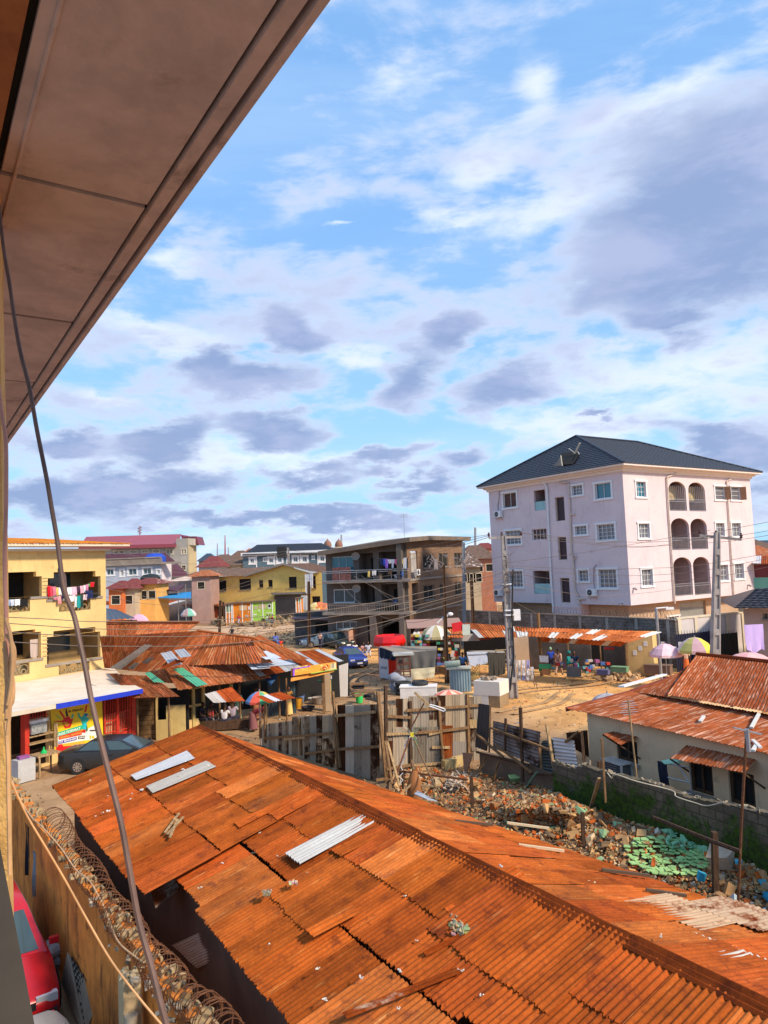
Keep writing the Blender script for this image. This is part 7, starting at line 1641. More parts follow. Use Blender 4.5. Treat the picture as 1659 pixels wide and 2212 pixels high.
def car(loc,yaw,col,label,L=4.5,Wd=1.72,hh=1.42,hatch=False,plate=True,sc=1.0):
 r=thing('parked_car',label,'car',(0,0,0));m=MB().c(*col,0);hw=Wd/2
 st=[(-.5,.80,.35,.62),(-.485,.92,.22,.90),(-.40,.99,.2,.93),(-.30,1,.2,.95),(-.1,1,.18,.96),(.15,1,.18,.97),(.28,.99,.2,.93),(.40,.95,.2,.84),(.475,.86,.22,.74),(.5,.72,.32,.58)]
 rings=[]
 for fx,fw,zb,zt in st:
  x=fx*L;q=hw*fw;rings.append([V((x,-q*.9,zb)),V((x,-q,zb+.12)),V((x,-q*1.0,.58 if zt>.6 else zt-.04)),V((x,-q*.95,zt-.06)),V((x,-q*.78,zt)),V((x,0,zt+.02)),V((x,q*.78,zt)),V((x,q*.95,zt-.06)),V((x,q,.58 if zt>.6 else zt-.04)),V((x,q,zb+.12)),V((x,q*.9,zb))])
 vs=[p for g in rings for p in g];n=11;fs=[]
 for i in range(len(rings)-1):
  for j in range(n):j2=(j+1)%n;fs.append((i*n+j,(i+1)*n+j,(i+1)*n+j2,i*n+j2))
 fs+=[tuple(range(n)),tuple(range((len(rings)-1)*n,len(rings)*n))[::-1]];m.mesh(vs,fs)
 b0,b1,t0,t1=((-.46,.24,-.36,.02)if hatch else(-.35,.24,-.22,.04));B=[(b0*L,.94),(b1*L,.93)];Tt=[(t0*L,hh),(t1*L,hh)]
 q0,q1=hw*.88,hw*.70;c=[V((B[0][0],-q0,.93)),V((B[1][0],-q0,.93)),V((B[1][0],q0,.93)),V((B[0][0],q0,.93)),V((Tt[0][0],-q1,hh-.03)),V((Tt[1][0],-q1,hh-.03)),V((Tt[1][0],q1,hh-.03)),V((Tt[0][0],q1,hh-.03)),V((Tt[0][0]+.15,0,hh+.03)),V((Tt[1][0]-.15,0,hh+.03))]
 m.mesh(c,[(0,1,5,4),(1,2,6,5),(2,3,7,6),(3,0,4,7),(4,5,9,8),(6,7,8,9),(5,6,9),(7,4,8)]);mt=tinted('car_paint',.25,.18,.1,.6,2,.02);m.build('body',mt,r,50)
 def pane(nm,a,b_,d,e,ins=.08,off=.012):
  ctr=(a+b_+d+e)/4;nn=(b_-a).cross(e-a).normalized();nn=nn if nn.dot(ctr-V((0,0,.9)))>0 else-nn
  m=MB();P=[bil([a,b_,d,e],u,v)+nn*off for u,v in((ins,ins),(1-ins,ins),(1-ins,1-ins),(ins,1-ins))];m.prism(P,nn*-.008);return m.build(nm,glass('car_glass',(.04,.06,.06),.08),r)
 pane('windscreen',c[1],c[2],c[6],c[5]);pane('rear_window',c[3],c[0],c[4],c[7])
 for s in(0,1):
  a,b_,d,e=((c[0],c[1],c[5],c[4]),(c[3],c[2],c[6],c[7]))[s];Q=[a,b_,d,e];hb=lambda t0_,t1_:[bil(Q,t0_,0),bil(Q,t1_,0),bil(Q,t1_,1),bil(Q,t0_,1)]
  pane('side_window',*hb(.02,.5));pane('side_window',*hb(.5,.98))
 for x in(-.31*L,.3*L):
  for s in(-1,1):
   y=s*(hw-.09);m=MB();m.cyl(V((x,y-.1,.31)),V((x,y+.1,.31)),.31,n=18);wo=m.build('wheel',M_BLACK,r);m=MB();
   m.cyl(V((x,y+s*.101,.31)),V((x,y+s*.112,.31)),.2,n=14)
   rm=m.build('rim',M_CHROME,wo);m=MB()
   for k in range(9):a=k*2*pi/9;m.face([V((x+cos(a-.18)*.08,y+s*.114,.31+sin(a-.18)*.08)),V((x+cos(a-.12)*.18,y+s*.114,.31+sin(a-.12)*.18)),V((x+cos(a+.12)*.18,y+s*.114,.31+sin(a+.12)*.18)),V((x+cos(a+.18)*.08,y+s*.114,.31+sin(a+.18)*.08))])
   m.build('rim_slots',M_BLACK,wo);m=MB();P=[V((x+cos(a)*.36,s*(hw+.004),.31+sin(a)*.36))for a in[pi*q/10 for q in range(11)]];m.prism(P,V((0,s*.004,0)));m.build('wheel_arch',M_BLACK,r)
 for s in(-1,1):
  m=MB();m.bx((.478*L,s*hw*.62,.66),(.12,.34,.13));m.build('headlight',plain('lamp_clear',(.75,.75,.75),.15,.3,.1),r);m=MB().c(.5,.01,.01);m.bx((-.487*L,s*hw*.66,.78),(.1,.3,.14));m.build('tail_light',M_TINT,r)
  m=MB().c(*col,0);m.bx((.19*L,s*(hw+.06),1.0),(.1,.16,.11));m.build('mirror',mt,r)
 m=MB();m.bx((.495*L,0,.42),(.08,Wd*.8,.16));m.bx((-.497*L,0,.45),(.08,Wd*.8,.16));m.build('bumper',plain('bumper',(.03,.03,.035),.5),r);m=MB();m.bx((.5*L,0,.62),(.02,.7,.12));m.build('grille',M_BLACK,r)
 if plate:m=MB();m.bx((.51*L,0,.42),(.03,.42,.12));m.build('number_plate',M_WHITE,r)
 m=MB()
 for s in(-1,1):
  for x in(-.06,.1):m.box(V((x*L,s*hw*1.001,.3)),V((.008,0,0)),V((0,s*.004,0)),V((0,0,.55)))
  m.box(V((-.03*L,s*hw,.76)),V((.16,0,0)),V((0,s*.015,0)),V((0,0,.03)))
 m.build('door_seams',M_BLACK,r);r.location=loc;r.rotation_euler=(0,0,yaw);r.scale=(sc,)*3;return r
cy_=G(w('I',880,1345),0);car((cy_.x+1.5,cy_.y+.85,0),radians(-3),(.032,.032,.034),'dark grey dusty sedan parked before the print shop banner',L=4.9,hh=1.36,sc=.94)
wd_y=atan2(wd.y,wd.x);pr_=G((89,2029),1.0);fr_=G((96,2150),.7);car((fr_-wd*2.15-wn*.5).to_tuple()[:2]+(0,),wd_y,(.62,.01,.02),'bright red car in the alley at the bottom left corner',hatch=True,hh=1.5)
f2_=G((98,2190),.8);car((f2_+wd*2.3-wn*.6).to_tuple()[:2]+(0,),wd_y,(.42,.40,.38),'silver grey car nose to tail in front of the red car at the bottom edge',hh=1.3)
p=G(w('M',680,1105));car((p.x-.6,p.y+2.0,0),radians(-68),(.03,.06,.30),'blue sedan facing the camera on the dirt beside the market shed')
p=G(w('K',1250,1625));car((p.x+.8,p.y+.8,0),radians(-165),(.14,.20,.27),'grey blue sedan parked beside the brown block shed')
p=G(w('M',420,860));car((p.x,p.y+2,0),radians(-60),(.03,.05,.045),'dark green car parked between the blue sedan and the brown kiosk')
p=G(w('R',1510,615));car((p.x,p.y,0),radians(20),(.55,.56,.58),'silver car far away between the brown and lilac blocks');p=G(w('R',1415,622));car((p.x,p.y,0),radians(0),(.6,.06,.02),'small red car beside the far silver car')
def umbrella(px_c,d,rad,cols,label,ztop=None,n=8,group=None,h=.45):
 c=AT(px_c,d);r=thing('market_umbrella',label,'umbrella',(c.x,c.y,0));m=MB()
 for i in range(n):
  m.c(*cols[i%len(cols)]);a0,a1=2*pi*i/n+.2,2*pi*(i+1)/n+.2;am=(a0+a1)/2;prev=None
  for(q0,z0),(q1,z1)in zip([(0,0),(.35,-.12),(.7,-.45),(1,-1)],[(.35,-.12),(.7,-.45),(1,-1),(1.0,-1.25)]):
   P=lambda a,q,z,k=1:c+V((cos(a)*rad*q*k,sin(a)*rad*q*k,z*h))
   for(x,y)in((a0,am),(am,a1)):kx,ky=(1 if x==a0 else .95),(.95 if y==am else 1);m.face([P(x,q0,z0,kx),P(y,q0,z0,ky),P(y,q1,z1,ky),P(x,q1,z1,kx)])
 m.build('canopy',M_CLOTH,r,60);m=MB();m.tube([V((c.x,c.y,0)),c+V((0,0,.08))],.03,6);m.build('pole',M_STEEL,r);m=MB()
 for i in range(n):a=2*pi*i/n+.2;m.tube([c-ZB*h*.5,c+V((cos(a)*rad*.98,sin(a)*rad*.98,-h))],.01,3)
 m.build('ribs',M_STEEL,r);return r
KH,CRM=(.42,.36,.20),(.72,.66,.60)
umbrella((941,1350),52,1.22,[KH,CRM],'khaki and cream striped umbrella beside the thin dark utility pole',n=12,h=.75)
umbrella((1436,1390),43,.92,[(.75,.48,.55),(.85,.62,.66)],'pale pink umbrella by the yellow end of the stall row',h=.6);umbrella((1500,1376),42,1.0,[(.55,.35,.38),(.8,.62,.1),(.3,.5,.7),(.75,.55,.5),(.5,.45,.15)],'yellow, pink and blue umbrella before the dark blue gate',h=.7)
umbrella((1618,1409),36,.95,[(.8,.42,.42),(.85,.5,.48)],'flat salmon pink umbrella at the right edge above the brown roof',h=.3);umbrella((1311,1497),30,.68,[(.42,.40,.42),(.5,.47,.47),(.35,.33,.36)],'grey umbrella behind the verge of the beige house roof',h=.35)
umbrella((969,1490),33,.85,[(.75,.2,.14),(.8,.55,.42)],'faded red and white umbrella just behind the tall fence',n=12,h=.35);umbrella((560,1493),33,.62,[(.15,.3,.6),(.7,.12,.08),(.1,.4,.2),(.75,.5,.1)],'multicoloured umbrella between the two small tin canopies',h=.4)
umbrella((300,1326),88,1.2,[(.8,.35,.48),(.85,.42,.52)],'bright pink umbrella right of the yellow balcony building',h=.9);umbrella((407,1314),108,1.15,[(.2,.5,.42),(.6,.62,.62),(.5,.35,.4)],'green and white umbrella in front of the far stall row',h=.9)
mk=thing('market_house','large patchwork rusty roofed market house right of the yellow balcony building','house',G((400,1540)))
def qz(pts):return[G(p,z)for*p_,z in pts for p in[tuple(p_)]]
mrust=lambda k,r:(lambda x:(x,x*ru(.85,1),x*ru(.8,1),ru(.9,1)))(random.choice([.85,.95,1.1,.7,1.25,1.4,1.0]))
S_MK=sheetmat('rust_market',(.42,.115,.035),(.15,.04,.02),(.68,.36,.18),.8)
m=MB();K_=(427,1362)
roofq(m,qz([(225,1378,3.9),(372,1392,3.9),(430,1345,4.8),(215,1344,4.8)]),9,1,.15,.02,mrust)
roofq(m,qz([(225,1443,2.6),(318,1452,2.6),(424,1363,4.7),(215,1376,4.5)]),7,2,.15,.02,mrust,.1)
roofq(m,qz([(350,1440,3.0),(590,1432,3.3),(545,1380,4.3),(427,1360,4.8)]),12,1,.15,.02,mrust)
roofq(m,qz([(560,1427,3.2),(668,1424,3.0),(560,1372,4.2),(545,1379,4.4)]),5,1,.15,.02,mrust)
roofq(m,qz([(318,1454,2.7),(352,1440,3.0),(427,1362,4.75),(420,1364,4.7)]),2,1,.15,.02,mrust)
roofq(m,qz([(384,1491,2.4),(586,1464,2.4),(545,1422,3.25),(352,1441,3.05)]),12,1,.15,.02,mrust)
roofq(m,qz([(318,1470,2.5),(440,1484,2.35),(385,1440,3.1),(315,1452,2.75)]),6,1,.15,.02,mrust)
roofq(m,qz([(290,1508,2.3),(388,1505,2.3),(330,1462,2.75),(235,1456,2.75)]),6,2,.12,.015,mrust,.1)
m.build('roof',S_MK,mk,50)
m=MB()
for px,t in[([(238,1442),(262,1446),(330,1393),(312,1392)],GREY),([(275,1443),(288,1446),(302,1433),(292,1431)],GREY),([(306,1430),(318,1434),(334,1420),(322,1420)],GREY)]:m.tint=t;corr(m,[G(p,2.75+(1445-p[1])*.034)for p in px],wave=.12,amp=.015)
for px,z0,t in[([(367,1440),(395,1436),(370,1407),(347,1413)],3.25,GREY),([(390,1422),(414,1418),(398,1402),(377,1406)],3.7,GREY),([(425,1484),(449,1479),(395,1443),(373,1446)],2.42,GREEN),([(332,1474),(358,1476),(325,1452),(313,1455)],2.6,GREEN),([(340,1448),(350,1446),(400,1430),(380,1425)],3.2,(.5,.3,.2,.8))]:
 m.tint=t;q=[G(p,z0+.06+max(0,(px[0][1]-p[1]))*.0165)for p in px];corr(m,q,wave=.12,amp=.015,lift=.03)
m.build('pale_sheets',M_SHEET,mk,50)
m=MB();m.tube([G((215,1343),4.85),G((430,1344),4.85)],.07,5);m.tube([G(K_,4.85),G((548,1378),4.4),G((590,1395),3.9)],.06,5);m.tube([G(K_,4.85),G((352,1440),3.15)],.06,5);m.c(.7,.6,.5);m.build('ridge_cap',S_MK,mk)
f=Fac(G((388,1583)),G((500,1556)));q=[f.R('L',45,640,165,1040),f.R('L',190,630,285,1000)];m=MB();f.box(m,0,f.L,0,.5,-.2,0);m.build('plinth',M_YEL,mk)
m=MB()
for x in(20,165,285,620):u0=f.uv(w('L',x,850))[0];f.box(m,u0,u1_:=u0+.16,0,2.3,-.05,.08)
for y,x0,x1 in((650,20,300),(860,45,300),(600,300,640)):a,b_=f.uv(w('L',x0,y)),f.uv(w('L',x1,y-40));m.beam(f.p(a[0],a[1],.03),f.p(b_[0],b_[1],.03),.1,.12)
m.build('timber_frame',wall('frame_yellow',(.70,.52,.20),(.55,.40,.16),stain=(.1,.06,.03),sa=.3),mk)
m=MB();f.box(m,0,f.L,.5,2.35,-.15,-.1);m.build('mesh_panel',plain('mesh_dark',(.06,.05,.04),.9,0,.5,12),mk)
m=MB();f.box(m,f.L,f.L+7,0,2.5,-4,-3.9);m.build('dark_interior',M_DARK,mk)
fl=Fac(G((290,1605)),G((392,1600)));m=MB();fl.box(m,0,fl.L*.42,0,2.2,-.8,-.6);m.build('brick_wall',blockmat('brown_bricks',(.28,.17,.08),(.20,.12,.06),(.08,.05,.03)),mk)
m=MB();fl.box(m,fl.L*.4,fl.L*.43,0,2.3,-.6,-.5);fl.box(m,fl.L*.42,fl.L*.75,0,.9,-.55,-.35);fl.box(m,fl.L*.6,fl.L,0,1.5,-.9,-.7);m.build('low_wall',MATS['frame_yellow'],mk);m=MB();fl.box(m,-1,fl.L,0,2.2,-1.6,-1.5);m.build('dark_back',M_DARK,mk)
for x in(298,366):p=G((x,1612));m=MB();m.tube([p,p+ZB*2.25],.05,6);m.build('post',M_WOOD,mk)
sd_=thing('food_shed','open market shed with striped rust and silver roof and a long orange sign','shed',G((640,1530)))
m=MB();q=qz([(508,1463,2.5),(720,1428,2.6),(700,1408,3.1),(505,1418,3.2)])
roofq(m,qz([(560,1462,2.55),(742,1428,2.6),(690,1403,3.1),(520,1420,3.2)]),14,1,.12,.015,lambda k,r:random.choice([GREY,(1.0,.8,.75,.97),(.9,.7,.6,.97),(.95,.8,.7,.95),(.5,.52,.55,.2)]),.05,.1,.012);m.build('roof',M_SHEET,sd_,50)
m=MB()
for px,z0,t in[([(516,1415),(560,1445),(640,1438),(545,1410)],3.0,(.55,.6,.68,.05)),([(545,1412),(575,1428),(608,1424),(570,1406)],3.25,(.6,.66,.75,.02)),([(515,1418),(545,1450),(585,1447),(530,1417)],2.95,(.62,.66,.7,.05))]:m.tint=t;corr(m,[G(p,z0+.15+(1430-p[1])*.008)for p in px],wave=.15,amp=.012,lift=.08)
m.build('silver_sheets',M_SHEET,sd_,50)
m=MB().c(.05,.14,.32);q=qz([(552,1440,2.75),(602,1448,2.6),(597,1466,2.2),(584,1482,2.0),(570,1462,2.3)]);m.prism(q,V((0,.1,0)));m.build('blue_tarpaulin',M_CLOTH,sd_)
sf=Fac(AT(w('U',115,250),36.5),AT(w('U',750,150),39));m=MB().c(.85,.38,.05);P=[sf.p(*sf.uv(w('U',x,y)))for x,y in((118,300),(752,195),(748,98),(120,192))];m.prism(P,sf.n*-.12);so2=m.build('sign_board',M_TINT,sd_)
m=MB();m.c(.35,.1,.75);m.prism([sf.p(*sf.uv(w('U',x,y)),.03)for x,y in((118,300),(140,296),(142,195),(120,192))],sf.n*-.05);m.prism([sf.p(*sf.uv(w('U',x,y)),.03)for x,y in((120,206),(360,166),(360,152),(120,192))],sf.n*-.05);m.c(.3,.6,.1);m.prism([sf.p(*sf.uv(w('U',x,y)),.03)for x,y in((380,268),(752,205),(752,194),(380,258))],sf.n*-.05)
m.c(.85,.75,.45);m.face([sf.p(*sf.uv(w('U',x,y)),.012)for x,y in((665,205),(742,192),(740,108),(662,122))]);m.c(.75,.2,.05)
for i in range(26):a=sf.uv(w('U',ru(505,650),ru(150,215)));m.c(*random.choice([(.7,.15,.03),(.8,.5,.1),(.5,.1,.03),(.85,.7,.3)]));m.ell(sf.p(*a,.01),(.09,.02,.07),6,4)
m.c(.9,.75,.15);a,b_=sf.uv(w('U',150,245)),sf.uv(w('U',495,200));textfit(m,sf,'ULTIMATE',a,sf.uv(w('U',330,222)),.28,.02);m.c(.75,.5,.1)
m.c(.1,.1,.1)
for i in range(5):a,b_=sf.uv(w('U',675,128+i*15)),sf.uv(w('U',715,123+i*15));m.face([sf.p(a[0],a[1],.018),sf.p(b_[0],b_[1],.018),sf.p(b_[0],b_[1]+.03,.018),sf.p(a[0],a[1]+.03,.018)])
m.build('sign_print',M_TINT,so2)
m=MB().c(.8,.35,.08);m.prism([sf.p(*sf.uv(w('U',x,y)),-.1)for x,y in((115,380),(420,310),(745,205),(735,240),(500,300),(120,325))],sf.n*-.05);m.build('orange_valance',M_CLOTH,sd_)
m=MB().c(.05,.08,.10,.2);bs_=Fac(G((580,1548)),G((640,1540)));corr(m,[bs_.p(0,0),bs_.p(bs_.L,0),bs_.p(bs_.L,2.4),bs_.p(0,2.4)],wave=.15,amp=.02,n=bs_.n);m.build('dark_tin_wall',M_SHEET,sd_);m=MB();bs_.box(m,-2,6,0,2.5,-3,-2.9);m.build('back_wall',M_DARK,sd_)
m=MB()
for a,b_ in(((728,1430),(724,1503)),((712,1440),(700,1540))):p=G(b_);m.beam(p,V((p.x,p.y,2.6)),.13,.13)
m.build('post',M_WOOD,sd_);p=G((708,1535));m=MB();m.bxb(p,(.32,.4,2.3),.3);m.build('brown_pier',wall('pier_tan',(.42,.30,.18),(.34,.24,.15)),sd_)
q=[AT((x,y),42)for x,y in((735,1505),(750,1504),(751,1432),(732,1438))];m=MB().c(.72,.68,.64);m.prism(q+[],V((.02,.03,0)));tag(m.build('white_sheet_screen',M_CLOTH),'white plastic sheet screen at the right end of the food shed','screen')
p=G(w('M',175,1500));cb_=thing('kitchen_cabinet','dark green cabinet with an open orange lined front under the long sign','cabinet',p);gy=.15
m=MB().c(.02,.12,.08);m.bxb(p+V((-.55,.1,0)),(.9,.8,1.15),gy);m.bxb(p+V((.3,.15,1.1)),(1.0,.75,.05),gy);m.bxb(p+V((.3,.5,0)),(.95,.05,1.1),gy);m.bxb(p+V((.78,.2,0)),(.05,.7,1.1),gy);m.build('carcass',M_TINT,cb_);m=MB().c(.85,.48,.12);m.bxb(p+V((.3,.44,.05)),(.85,.04,1.0),gy);m.bxb(p+V((.3,.1,.02)),(.9,.7,.06),gy);m.bxb(p+V((.3,-.25,.0)),(1.0,.04,.08),gy);m.bxb(p+V((-.15,-.22,0)),(.06,.05,1.1),gy);m.bxb(p+V((.78,-.16,0)),(.06,.05,1.1),gy);m.build('orange_lining',M_TINT,cb_)
m=MB()
for i in range(9):m.c(*random.choice([(.3,.25,.2),(.5,.48,.45),(.2,.1,.05),(.6,.5,.3)]));m.lathe(p+V((-.8+i*.2,ru(-.1,.2),1.16)),[(0,0),(.07,0),(.08,ru(.08,.22)),(0,.2)],8)
m.build('pots_on_top',M_TINT,cb_)
def basin(px,r,h,col,label,nm='basin',cat='basin',group=None,reg='M',prof=None):
 p=G(w(reg,*px));m=MB().c(*col);m.lathe(p,prof or[(0,.02),(r*.75,0),(r,h),(r*1.08,h+.01),(r*.95,h-.01),(r*.7,.03),(0,.03)],14);return tag(m.build(nm,M_TINT,None,True),label,cat,group)
basin((95,1555),.22,.3,(.5,.48,.46),'small aluminium pot left of the larger grey pot under the cabinet','pot','pot');basin((178,1560),.36,.36,(.32,.26,.22),'large grey cooking pot before the orange cabinet','pot','pot');basin((275,1555),.33,.25,(.03,.05,.09),'dark basin with a blue bowl stacked in it','basin');basin((283,1520),.28,.2,(.03,.2,.5),'blue plastic bowl on the dark basin','bowl','bowl')
basin((45,1650),.38,.2,(.03,.03,.04),'wide black basin behind the fence','basin');basin((665,1440),.26,.2,(.04,.04,.05),'black bowl on the plank over the ditch','bowl','bowl')
basin((1435,870),.27,.55,(.85,.4,.03),'orange and green bucket beside the basins','bucket','bucket',None,'L',[(0,0),(.2,0),(.22,.2),(.27,.55),(.24,.53),(.18,.05),(0,.05)]);basin((1455,800),.26,.4,(.15,.25,.5),'blue lidded bucket behind the orange bucket','bucket','bucket',None,'L');basin((715,1550),.24,.5,(.05,.6,.15),'bright green bucket before the ditch','bucket','bucket')
m=MB()
for px in([(557,1215),(690,1215),(720,1275),(590,1290)],[(620,1320),(780,1320),(775,1360),(640,1370)],[(770,1440),(900,1410),(990,1540),(800,1500)]):m.face([G(w('M',*p),.012)for p in px])
tag(m.build('ditch',plain('ditch_dark',(.03,.025,.02),.9)),kind='structure')
for px,z,lab in([(585,1310),(800,1300),(795,1275),(585,1285)],.25,'plank across the far end of the ditch'),([(600,1415),(920,1405),(900,1380),(740,1370)],.35,'wide board bridging the ditch in the middle'),([(655,1460),(760,1445),(740,1420),(620,1440)],.6,'small table board beside the black bowl'),([(560,1290),(650,1400),(620,1405),(540,1290)],.1,'narrow board along the ditch edge'):m=MB().c(.42,.28,.16);m.prism([G(w('M',*p),z)for p in px],V((0,0,-.07)));tag(m.build('plank',M_WOOD),lab,'plank')
def stall(px_low,px_high,zl,zh,posts,label,cols,tints):
 q=[G(px_low[0],zl),G(px_low[1],zl),G(px_high[1],zh),G(px_high[0],zh)];r=thing('tin_canopy_stall',label,'stall',V(((q[0].x+q[1].x)/2,(q[0].y+q[1].y)/2,0)));m=MB();roofq(m,q,cols,1,.12,.018,lambda k,r_:tints[k%len(tints)],.03,.1,.01);m.build('canopy',M_SHEET,r,50)
 for x,y in posts:p=G((x,y));m=MB();m.tube([p,V((p.x,p.y,zl+.05))],.055,6);m.build('post',M_WOOD,r)
 return r
stall([w('L',425,810),w('L',800,785)],[w('L',318,705),w('L',640,622)],2.2,2.55,[w('L',505,1120),w('L',745,1080),w('L',445,1010)],'small canopy of grey and rusty sheets above the seated men',5,[(.5,.45,.4,.3),(.55,.5,.45,.3),(1.3,.9,.75,.9),(1.5,1,.8,.95),(1.5,.95,.7,.9)])
stall([w('L',1065,810),w('L',1395,750)],[w('L',925,735),w('L',1215,680)],2.1,2.35,[w('L',1055,1240),w('L',1212,980),w('L',1300,1010),w('L',985,1080)],'small rusty canopy with one silver sheet beside the multicoloured umbrella',4,[(1.0,.6,.5,.9),(.6,.6,.65,.1),(1.1,.65,.55,.9),(1.0,.6,.5,.9)])
p=G(w('L',600,1125));bn_=thing('bench','dark wooden bench under the grey and rusty canopy','bench',p);m=MB();m.bxb(p+ZB*.4,(2.3,.45,.06),.15);m.build('seat',M_DWOOD,bn_)
for s in(-1,1):m=MB();m.bxb(p+V((s*1.0,0,0)),(.08,.4,.4),.15);m.build('leg',M_DWOOD,bn_)
m=MB();m.bx(p+V((0,-.2,.25)),(2.2,.04,.4),.15);m.build('front_board',M_DWOOD,bn_)
def PP(reg,x,y,*a,**k):p=G(w(reg,x,y));return person((p.x,p.y,0),*a,**k)
PP('L',555,1130,.0+pi*.9,'sit','seated person in a white T-shirt seen from behind under the canopy',top=(.8,.75,.76));PP('L',650,1105,pi*.95,'sit','seated person in a mauve shirt right of the white T-shirt',top=(.45,.36,.42),h=1.85)
PP('L',395,1100,.9,'sit','person in a red vest facing sideways under the canopy',top=(.7,.1,.08),vest=True,bot=(.2,.18,.2));PP('L',285,1100,1.2,'sit','person in dark clothes seated left of the red vest',top=(.06,.05,.07));PP('L',715,1040,.3,'stand','person in a pale green robe standing behind the bench',top=(.45,.68,.42),bot=(.45,.68,.42),gown=True,long=True)
PP('L',935,1010,.2,'stand','person in an orange patterned gown near the multicoloured umbrella',top=(.7,.3,.12),bot=(.6,.25,.12),gown=True);PP('L',905,1140,1.5,'bend','person in a maroon top bending over by the fence end',top=(.22,.03,.04),bot=(.25,.1,.1),gown=True,scarf=(.25,.03,.04))
PP('L',1325,960,.5,'stand','person in a yellow and orange dress behind the small rusty canopy',top=(.8,.4,.1),bot=(.8,.55,.2),gown=True,h=1.55)
PP('M',655,940,.5,'sit','seated person in white, leftmost of the three on the bench by the brown kiosk',top=(.8,.75,.75),bot=(.7,.68,.68));PP('M',770,950,.3,'sit','seated person in a pink shirt in the middle of the three by the kiosk',top=(.7,.38,.36),bot=(.5,.45,.45));PP('M',835,950,.0,'sit','seated person in pale blue, rightmost of the three by the kiosk',top=(.6,.62,.75),bot=(.6,.6,.65),h=1.8)
p=G(w('M',750,945));bn2=thing('bench','low bench under the three seated people by the brown kiosk','bench',p);m=MB();m.bxb(p+V((0,.1,.38)),(3.4,.35,.06));m.build('seat',M_WOOD,bn2)
for s in(-1,1):m=MB();m.bxb(p+V((s*1.5,.1,0)),(.07,.3,.38));m.build('leg',M_WOOD,bn2)
PP('M',205,850,2.5,'stand','person in white and orange standing beside the grey blue sedan',top=(.8,.5,.4));PP('K',745,1620,2.8,'sit','person in a wide blue robe seated near the roof edge',top=(.15,.22,.6),bot=(.15,.22,.6),gown=True,long=True,h=2.0);PP('K',820,1635,.2,'sit','child in red and orange beside the blue robe',top=(.8,.08,.05),bot=(.8,.3,.05),h=1.3,scarf=(.1,.03,.02));PP('K',180,1490,0,'sit','dark clothed person whose head shows above the market roof',top=(.03,.03,.04))
PP('K',270,1345,.3,'walk','person in a red top and pale trousers walking along the far road',top=(.5,.03,.06),bot=(.5,.45,.5))
PP('Y',228,625,pi,'stand','person in a bright blue shirt with white lettering and a green cap seen from behind',top=(.03,.08,.5),bot=(.02,.02,.05),short=True,scarf=(.3,.5,.35));PP('Y',320,670,pi*.8,'walk','person in a pink and brown patterned outfit walking past the stalls',top=(.55,.33,.26),bot=(.55,.33,.26),long=True,h=1.8);PP('Y',440,625,1.0,'sit','seated person in teal dress and headscarf at the stall row',top=(.02,.28,.28),bot=(.02,.28,.28),gown=True,long=True,scarf=(.03,.22,.22),h=1.95);PP('Y',525,620,-.4,'sit','person in dark navy seated behind the teal dress',top=(.02,.04,.10),bot=(.02,.03,.06),gown=True,h=1.95)
PP('O',1048,925,2.8,'stand','person in white and green shirt inside the right end of the stall row',top=(.6,.65,.4),bot=(.03,.03,.03));PP('P',650,2060,2.7,'stand','person in a peach headscarf and orange robe behind the brown roof',top=(.85,.55,.4),bot=(.8,.2,.06),gown=True,scarf=(.8,.58,.42),h=1.6);PP('P',715,2010,2.9,'stand','person with a green headscarf beside the peach one',top=(.4,.42,.45),bot=(.05,.05,.06),gown=True,scarf=(.1,.4,.3),h=1.65)
p=AT(w('O',1225,1105),30);person((p.x,p.y,0),pi,'sit','brown skinned child sitting bare backed behind the beige house roof',top=(.16,.05,.03),bot=(.2,.06,.04),h=1.5,vest=True,skin=(.16,.05,.03))
p=AT(w('X',705,600),49);person((p.x,p.y,0),2.6,'stand','person in a blue shirt standing at the goods stall',top=(.08,.22,.5),bot=(.05,.05,.1),h=1.8);p=AT(w('X',40,500),57);person((p.x,p.y,0),.5,'stand','person in white standing by the green crates',top=(.7,.72,.78));PP('I',205,1090,.4,'stand','person in a white patterned top at the left end of the print shop',top=(.6,.58,.6),bot=(.05,.04,.05))
PP('R',1610,610,0,'walk','person in dark blue walking near the far silver car',top=(.05,.06,.15));PP('R',1640,625,0,'walk','person in black walking right of the dark blue one',top=(.03,.03,.04));p=AT(w('P',1640,1900),37);person((p.x,p.y,0),.5,'stand','person with dark hair at the right edge behind the salmon umbrella',top=(.5,.35,.3))
p=G(w('K',690,1345));mb_=thing('motorbike','motorbike carrying three riders along the far dirt road','motorbike',p)
for s,nm in((-.68,'wheel'),(.68,'wheel')):
 c=p+V((s,0,.31));m=MB();pts=[c+V((cos(a)*.29,0,sin(a)*.29))for a in[2*pi*k/16 for k in range(17)]];m.tube(pts,.04,6,False)
 for k in range(6):a=k*pi/6;m.tube([c+V((cos(a)*.27,0,sin(a)*.27)),c-V((cos(a)*.27,0,sin(a)*.27))],.006,3)
 m.build('wheel',M_BLACK,mb_,True)
m=MB();m.c(.3,.02,.02);m.ell(p+V((.2,0,.85)),(.3,.14,.15));m.c(.1,.1,.1);m.bx(p+V((-.3,0,.82)),(.95,.25,.1));m.tube([p+V((.68,0,.31)),p+V((.45,0,1.1))],.03);m.tube([p+V((.42,-.32,1.1)),p+V((.42,.32,1.1))],.02);m.tube([p+V((-.68,0,.31)),p+V((0,0,.4)),p+V((.4,0,.9))],.04);m.bx(p+V((.05,0,.45)),(.4,.25,.3));m.build('frame',M_TINT,mb_,True)
